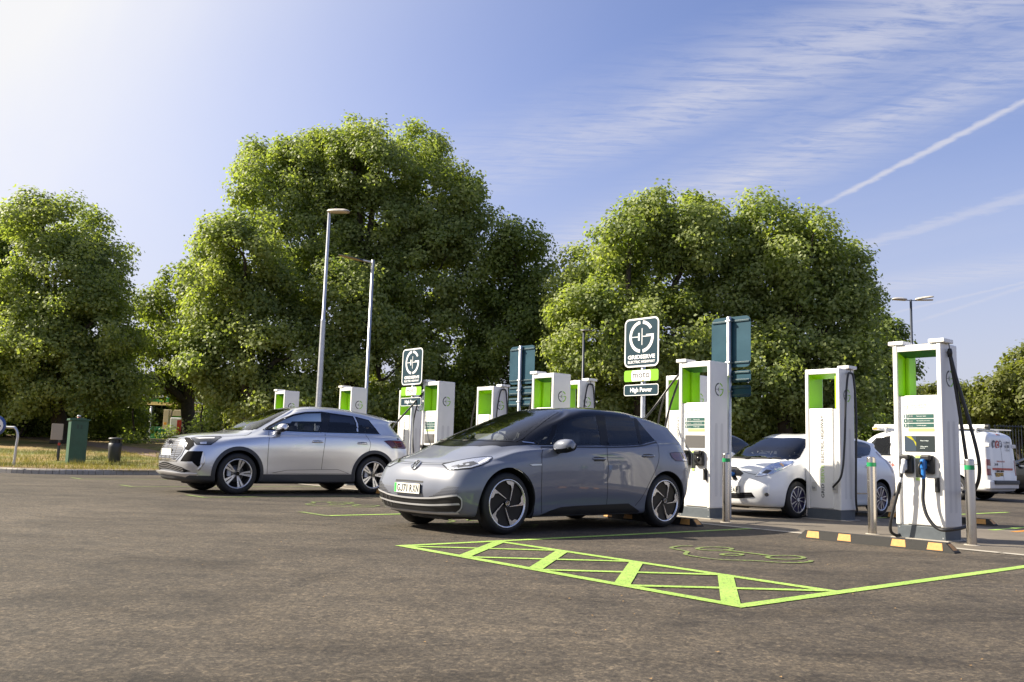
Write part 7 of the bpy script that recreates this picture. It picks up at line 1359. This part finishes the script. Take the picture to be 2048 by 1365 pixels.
# ------------------------------------------------------------------ dark cars in the background
def dark_car(loc, rz, label, col, sc=1.0, zs=1.0):
    e = empty('dark_parked_car', loc, rz, label, 'car', 'dark cars parked in the background'); e.scale = (sc, sc, sc * zs); P = paint('dark_car_paint', col); car = Car(id3_net(), 6, 5); arch = [(.79, .335, .40), (3.525, .335, .40)]; car.colour(lambda v, u, c: 1 if v < 1.6 else 0, [P, M['under']]); car.cut_arch(arch)
    ws = [(.81, 0, 1.04), (.84, -.40, 1.035), (1.05, -.685, 1.035), (1.17, -.685, 1.075), (1.5, -.605, 1.235), (1.95, -.475, 1.405), (1.99, -.15, 1.457), (1.985, 0, 1.458)]; ws = ws + mir(ws[1:-1])[::-1]; gl = [('windscreen', ws, (.55, 0, -.83), M['glass_tint'], .03)]
    rw = [(4.0, 0, 1.30), (3.98, -.36, 1.295), (3.93, -.47, 1.27), (4.06, -.58, 1.06), (4.12, -.40, 1.02), (4.15, 0, 1.015)]; rw = rw + mir(rw[1:-1])[::-1]; gl.append(('tailgate_window', rw, (-.9, 0, -.43), M['glass_dark'], .03))
    for s, d in SIDES: gl += [('front_window', [(x, s * 1.2, z) for x, z in [(1.36, 1.02), (1.60, 1.20), (1.83, 1.318), (2.17, 1.40), (2.385, 1.412), (2.36, 1.035), (1.9, 1.02)]], d, M['glass_tint'], .025), ('rear_window', [(x, s * 1.2, z) for x, z in [(2.53, 1.416), (3.14, 1.409), (3.40, 1.20), (3.43, 1.128), (3.08, 1.064), (2.475, 1.033)]], d, M['glass_dark'], .025)]
    for nm, p3, d, g, b in gl: car.patch(nm, e, p3, d, g, .004, b, M['gloss_black'], .07); car.cut_poly(p3, d)
    car.build(e)
    for s, d in SIDES:
        car.ribbon('belt_trim', e, [(x, s * 1.2, z) for x, z in [(1.4, 1.0), (1.9, 1.005), (2.42, 1.018), (3.43, 1.11)]], d, .016, M['chrome'], .005)
        lp = [(.19, -.43, .757), (.165, -.585, .697), (.315, -.803, .721), (.539, -.833, .799), (.645, -.755, .860), (.457, -.647, .838)]; car.patch('headlamp', e, [(x, y * -s, z) for x, y, z in lp], (.62, .72 * -s, -.25), M['reflector_lens'], .005, .012, M['gloss_black'], .04); car.patch('tail_lamp', e, [(3.80, s * 1.2, .97), (4.06, s * .85, .985), (4.08, s * .8, .88), (3.87, s * 1.2, .865)], (-.45, -s * .9, 0), M['red_lens'], .006, step=.05); mirror(e, (1.50, .985, 1.05), s, P, .24, .15, .15)
        for x in (.79, 3.525): wheel(e, x, s * .885, .345, .262, .215, spokes_wide(1), None, M['silver'], s, disc=False)
    arches(e, arch); underbody(e, .35, 3.95, .70, .18, .30); cabin(e, 1.32, 1.03, 1.98, .66, 1.4, M['seat'], True)
dark_car((6.25, 22.0, 0), TH + pi, 'dark car behind the screen post, left of the white hatchback', (.012, .013, .016), 1.0)
dark_car(Vector((17.9, 33.2, 0)) - BX * .79 + AX * .88, TH - pi / 2, 'black car with alloy wheels just behind the van rear corner', (.010, .011, .014))
dark_car(Vector((20.3, 36.5, 0)) - BX * .79 + AX * .88, TH - pi / 2, 'taller dark blue car farthest right behind the black one', (.012, .016, .03), 1.08, 1.16)
# ------------------------------------------------------------------ cables to the charging cars
def car_pt(at_, x, y, z, sc=1.0): return at_[0] + Matrix.Rotation(at_[1], 3, 'Z') @ (Vector((x, y, z)) * sc)
def arm_hose(ch, s=1, end=None, sag=.25, r=.018):
    a = rel(ch, -.06, s * (HY + .035), 2.34); k = rel(ch, -.16, s * (HY + .07), 2.22)
    hose_obj(ch, [a, k] + end, r)
q = ID3_AT; p = car_pt(q, 3.95, -.30, 1.02); hose_obj(c2, [rel(c2, -.06, .345, 2.34), rel(c2, -.25, .42, 2.10), rel(c2, -.62, .62, 1.55), car_pt(q, 4.02, .30, 1.24), car_pt(q, 4.06, .62, 1.02), car_pt(q, 4.0, .86, .92)], .018)
hose_obj(c2, [rel(c2, -.06, .345, 2.34), rel(c2, -.05, .45, 2.15), rel(c2, -.10, .60, 1.7), rel(c2, -.14, .66, 1.3), rel(c2, -.16, .60, .85), rel(c2, -.25, .3, .45), rel(c2, -.25, .145, .80)], .017)
q = Q4_AT; hose_obj(c7, [rel(c7, -.06, .345, 2.34), rel(c7, -.30, .40, 2.02), rel(c7, -.75, .45, 1.52), car_pt(q, 4.15, -.60, 1.22, 1.03), car_pt(q, 4.20, -.84, 1.08, 1.03)], .021)
hose_obj(c7, [rel(c7, -.06, .345, 2.34), rel(c7, -.04, .52, 2.22), rel(c7, -.08, .72, 1.9), rel(c7, -.10, .82, 1.4), rel(c7, -.12, .70, .8), rel(c7, -.25, .3, .4), rel(c7, -.25, .145, .78)], .017)
for c in (c5, c10, c11):
    hose_obj(c, [rel(c, -.06, .345, 2.34), rel(c, -.05, .43, 2.2), rel(c, -.10, .50, 1.7), rel(c, -.14, .50, 1.1), rel(c, -.20, .40, .55), rel(c, -.28, .25, .45), rel(c, -.27, .16, .80)], .017)
hose_obj(c9, [rel(c9, .06, -.345, 2.30), rel(c9, .10, -.48, 2.1), rel(c9, .12, -.60, 1.6), rel(c9, .10, -.62, 1.0), rel(c9, .0, -.50, .5), rel(c9, -.1, -.35, .3)], .017)
hose_obj(c8, [rel(c8, .0, -.345, 2.30), rel(c8, .05, -.45, 2.1), rel(c8, .05, -.55, 1.5), rel(c8, .0, -.50, .7), rel(c8, -.1, -.36, .3)], .017)
hose_obj(c4, [rel(c4, .0, -.345, 2.30), rel(c4, .06, -.50, 2.0), rel(c4, .08, -.62, 1.4), rel(c4, .0, -.55, .7), rel(c4, -.1, -.36, .3)], .017)
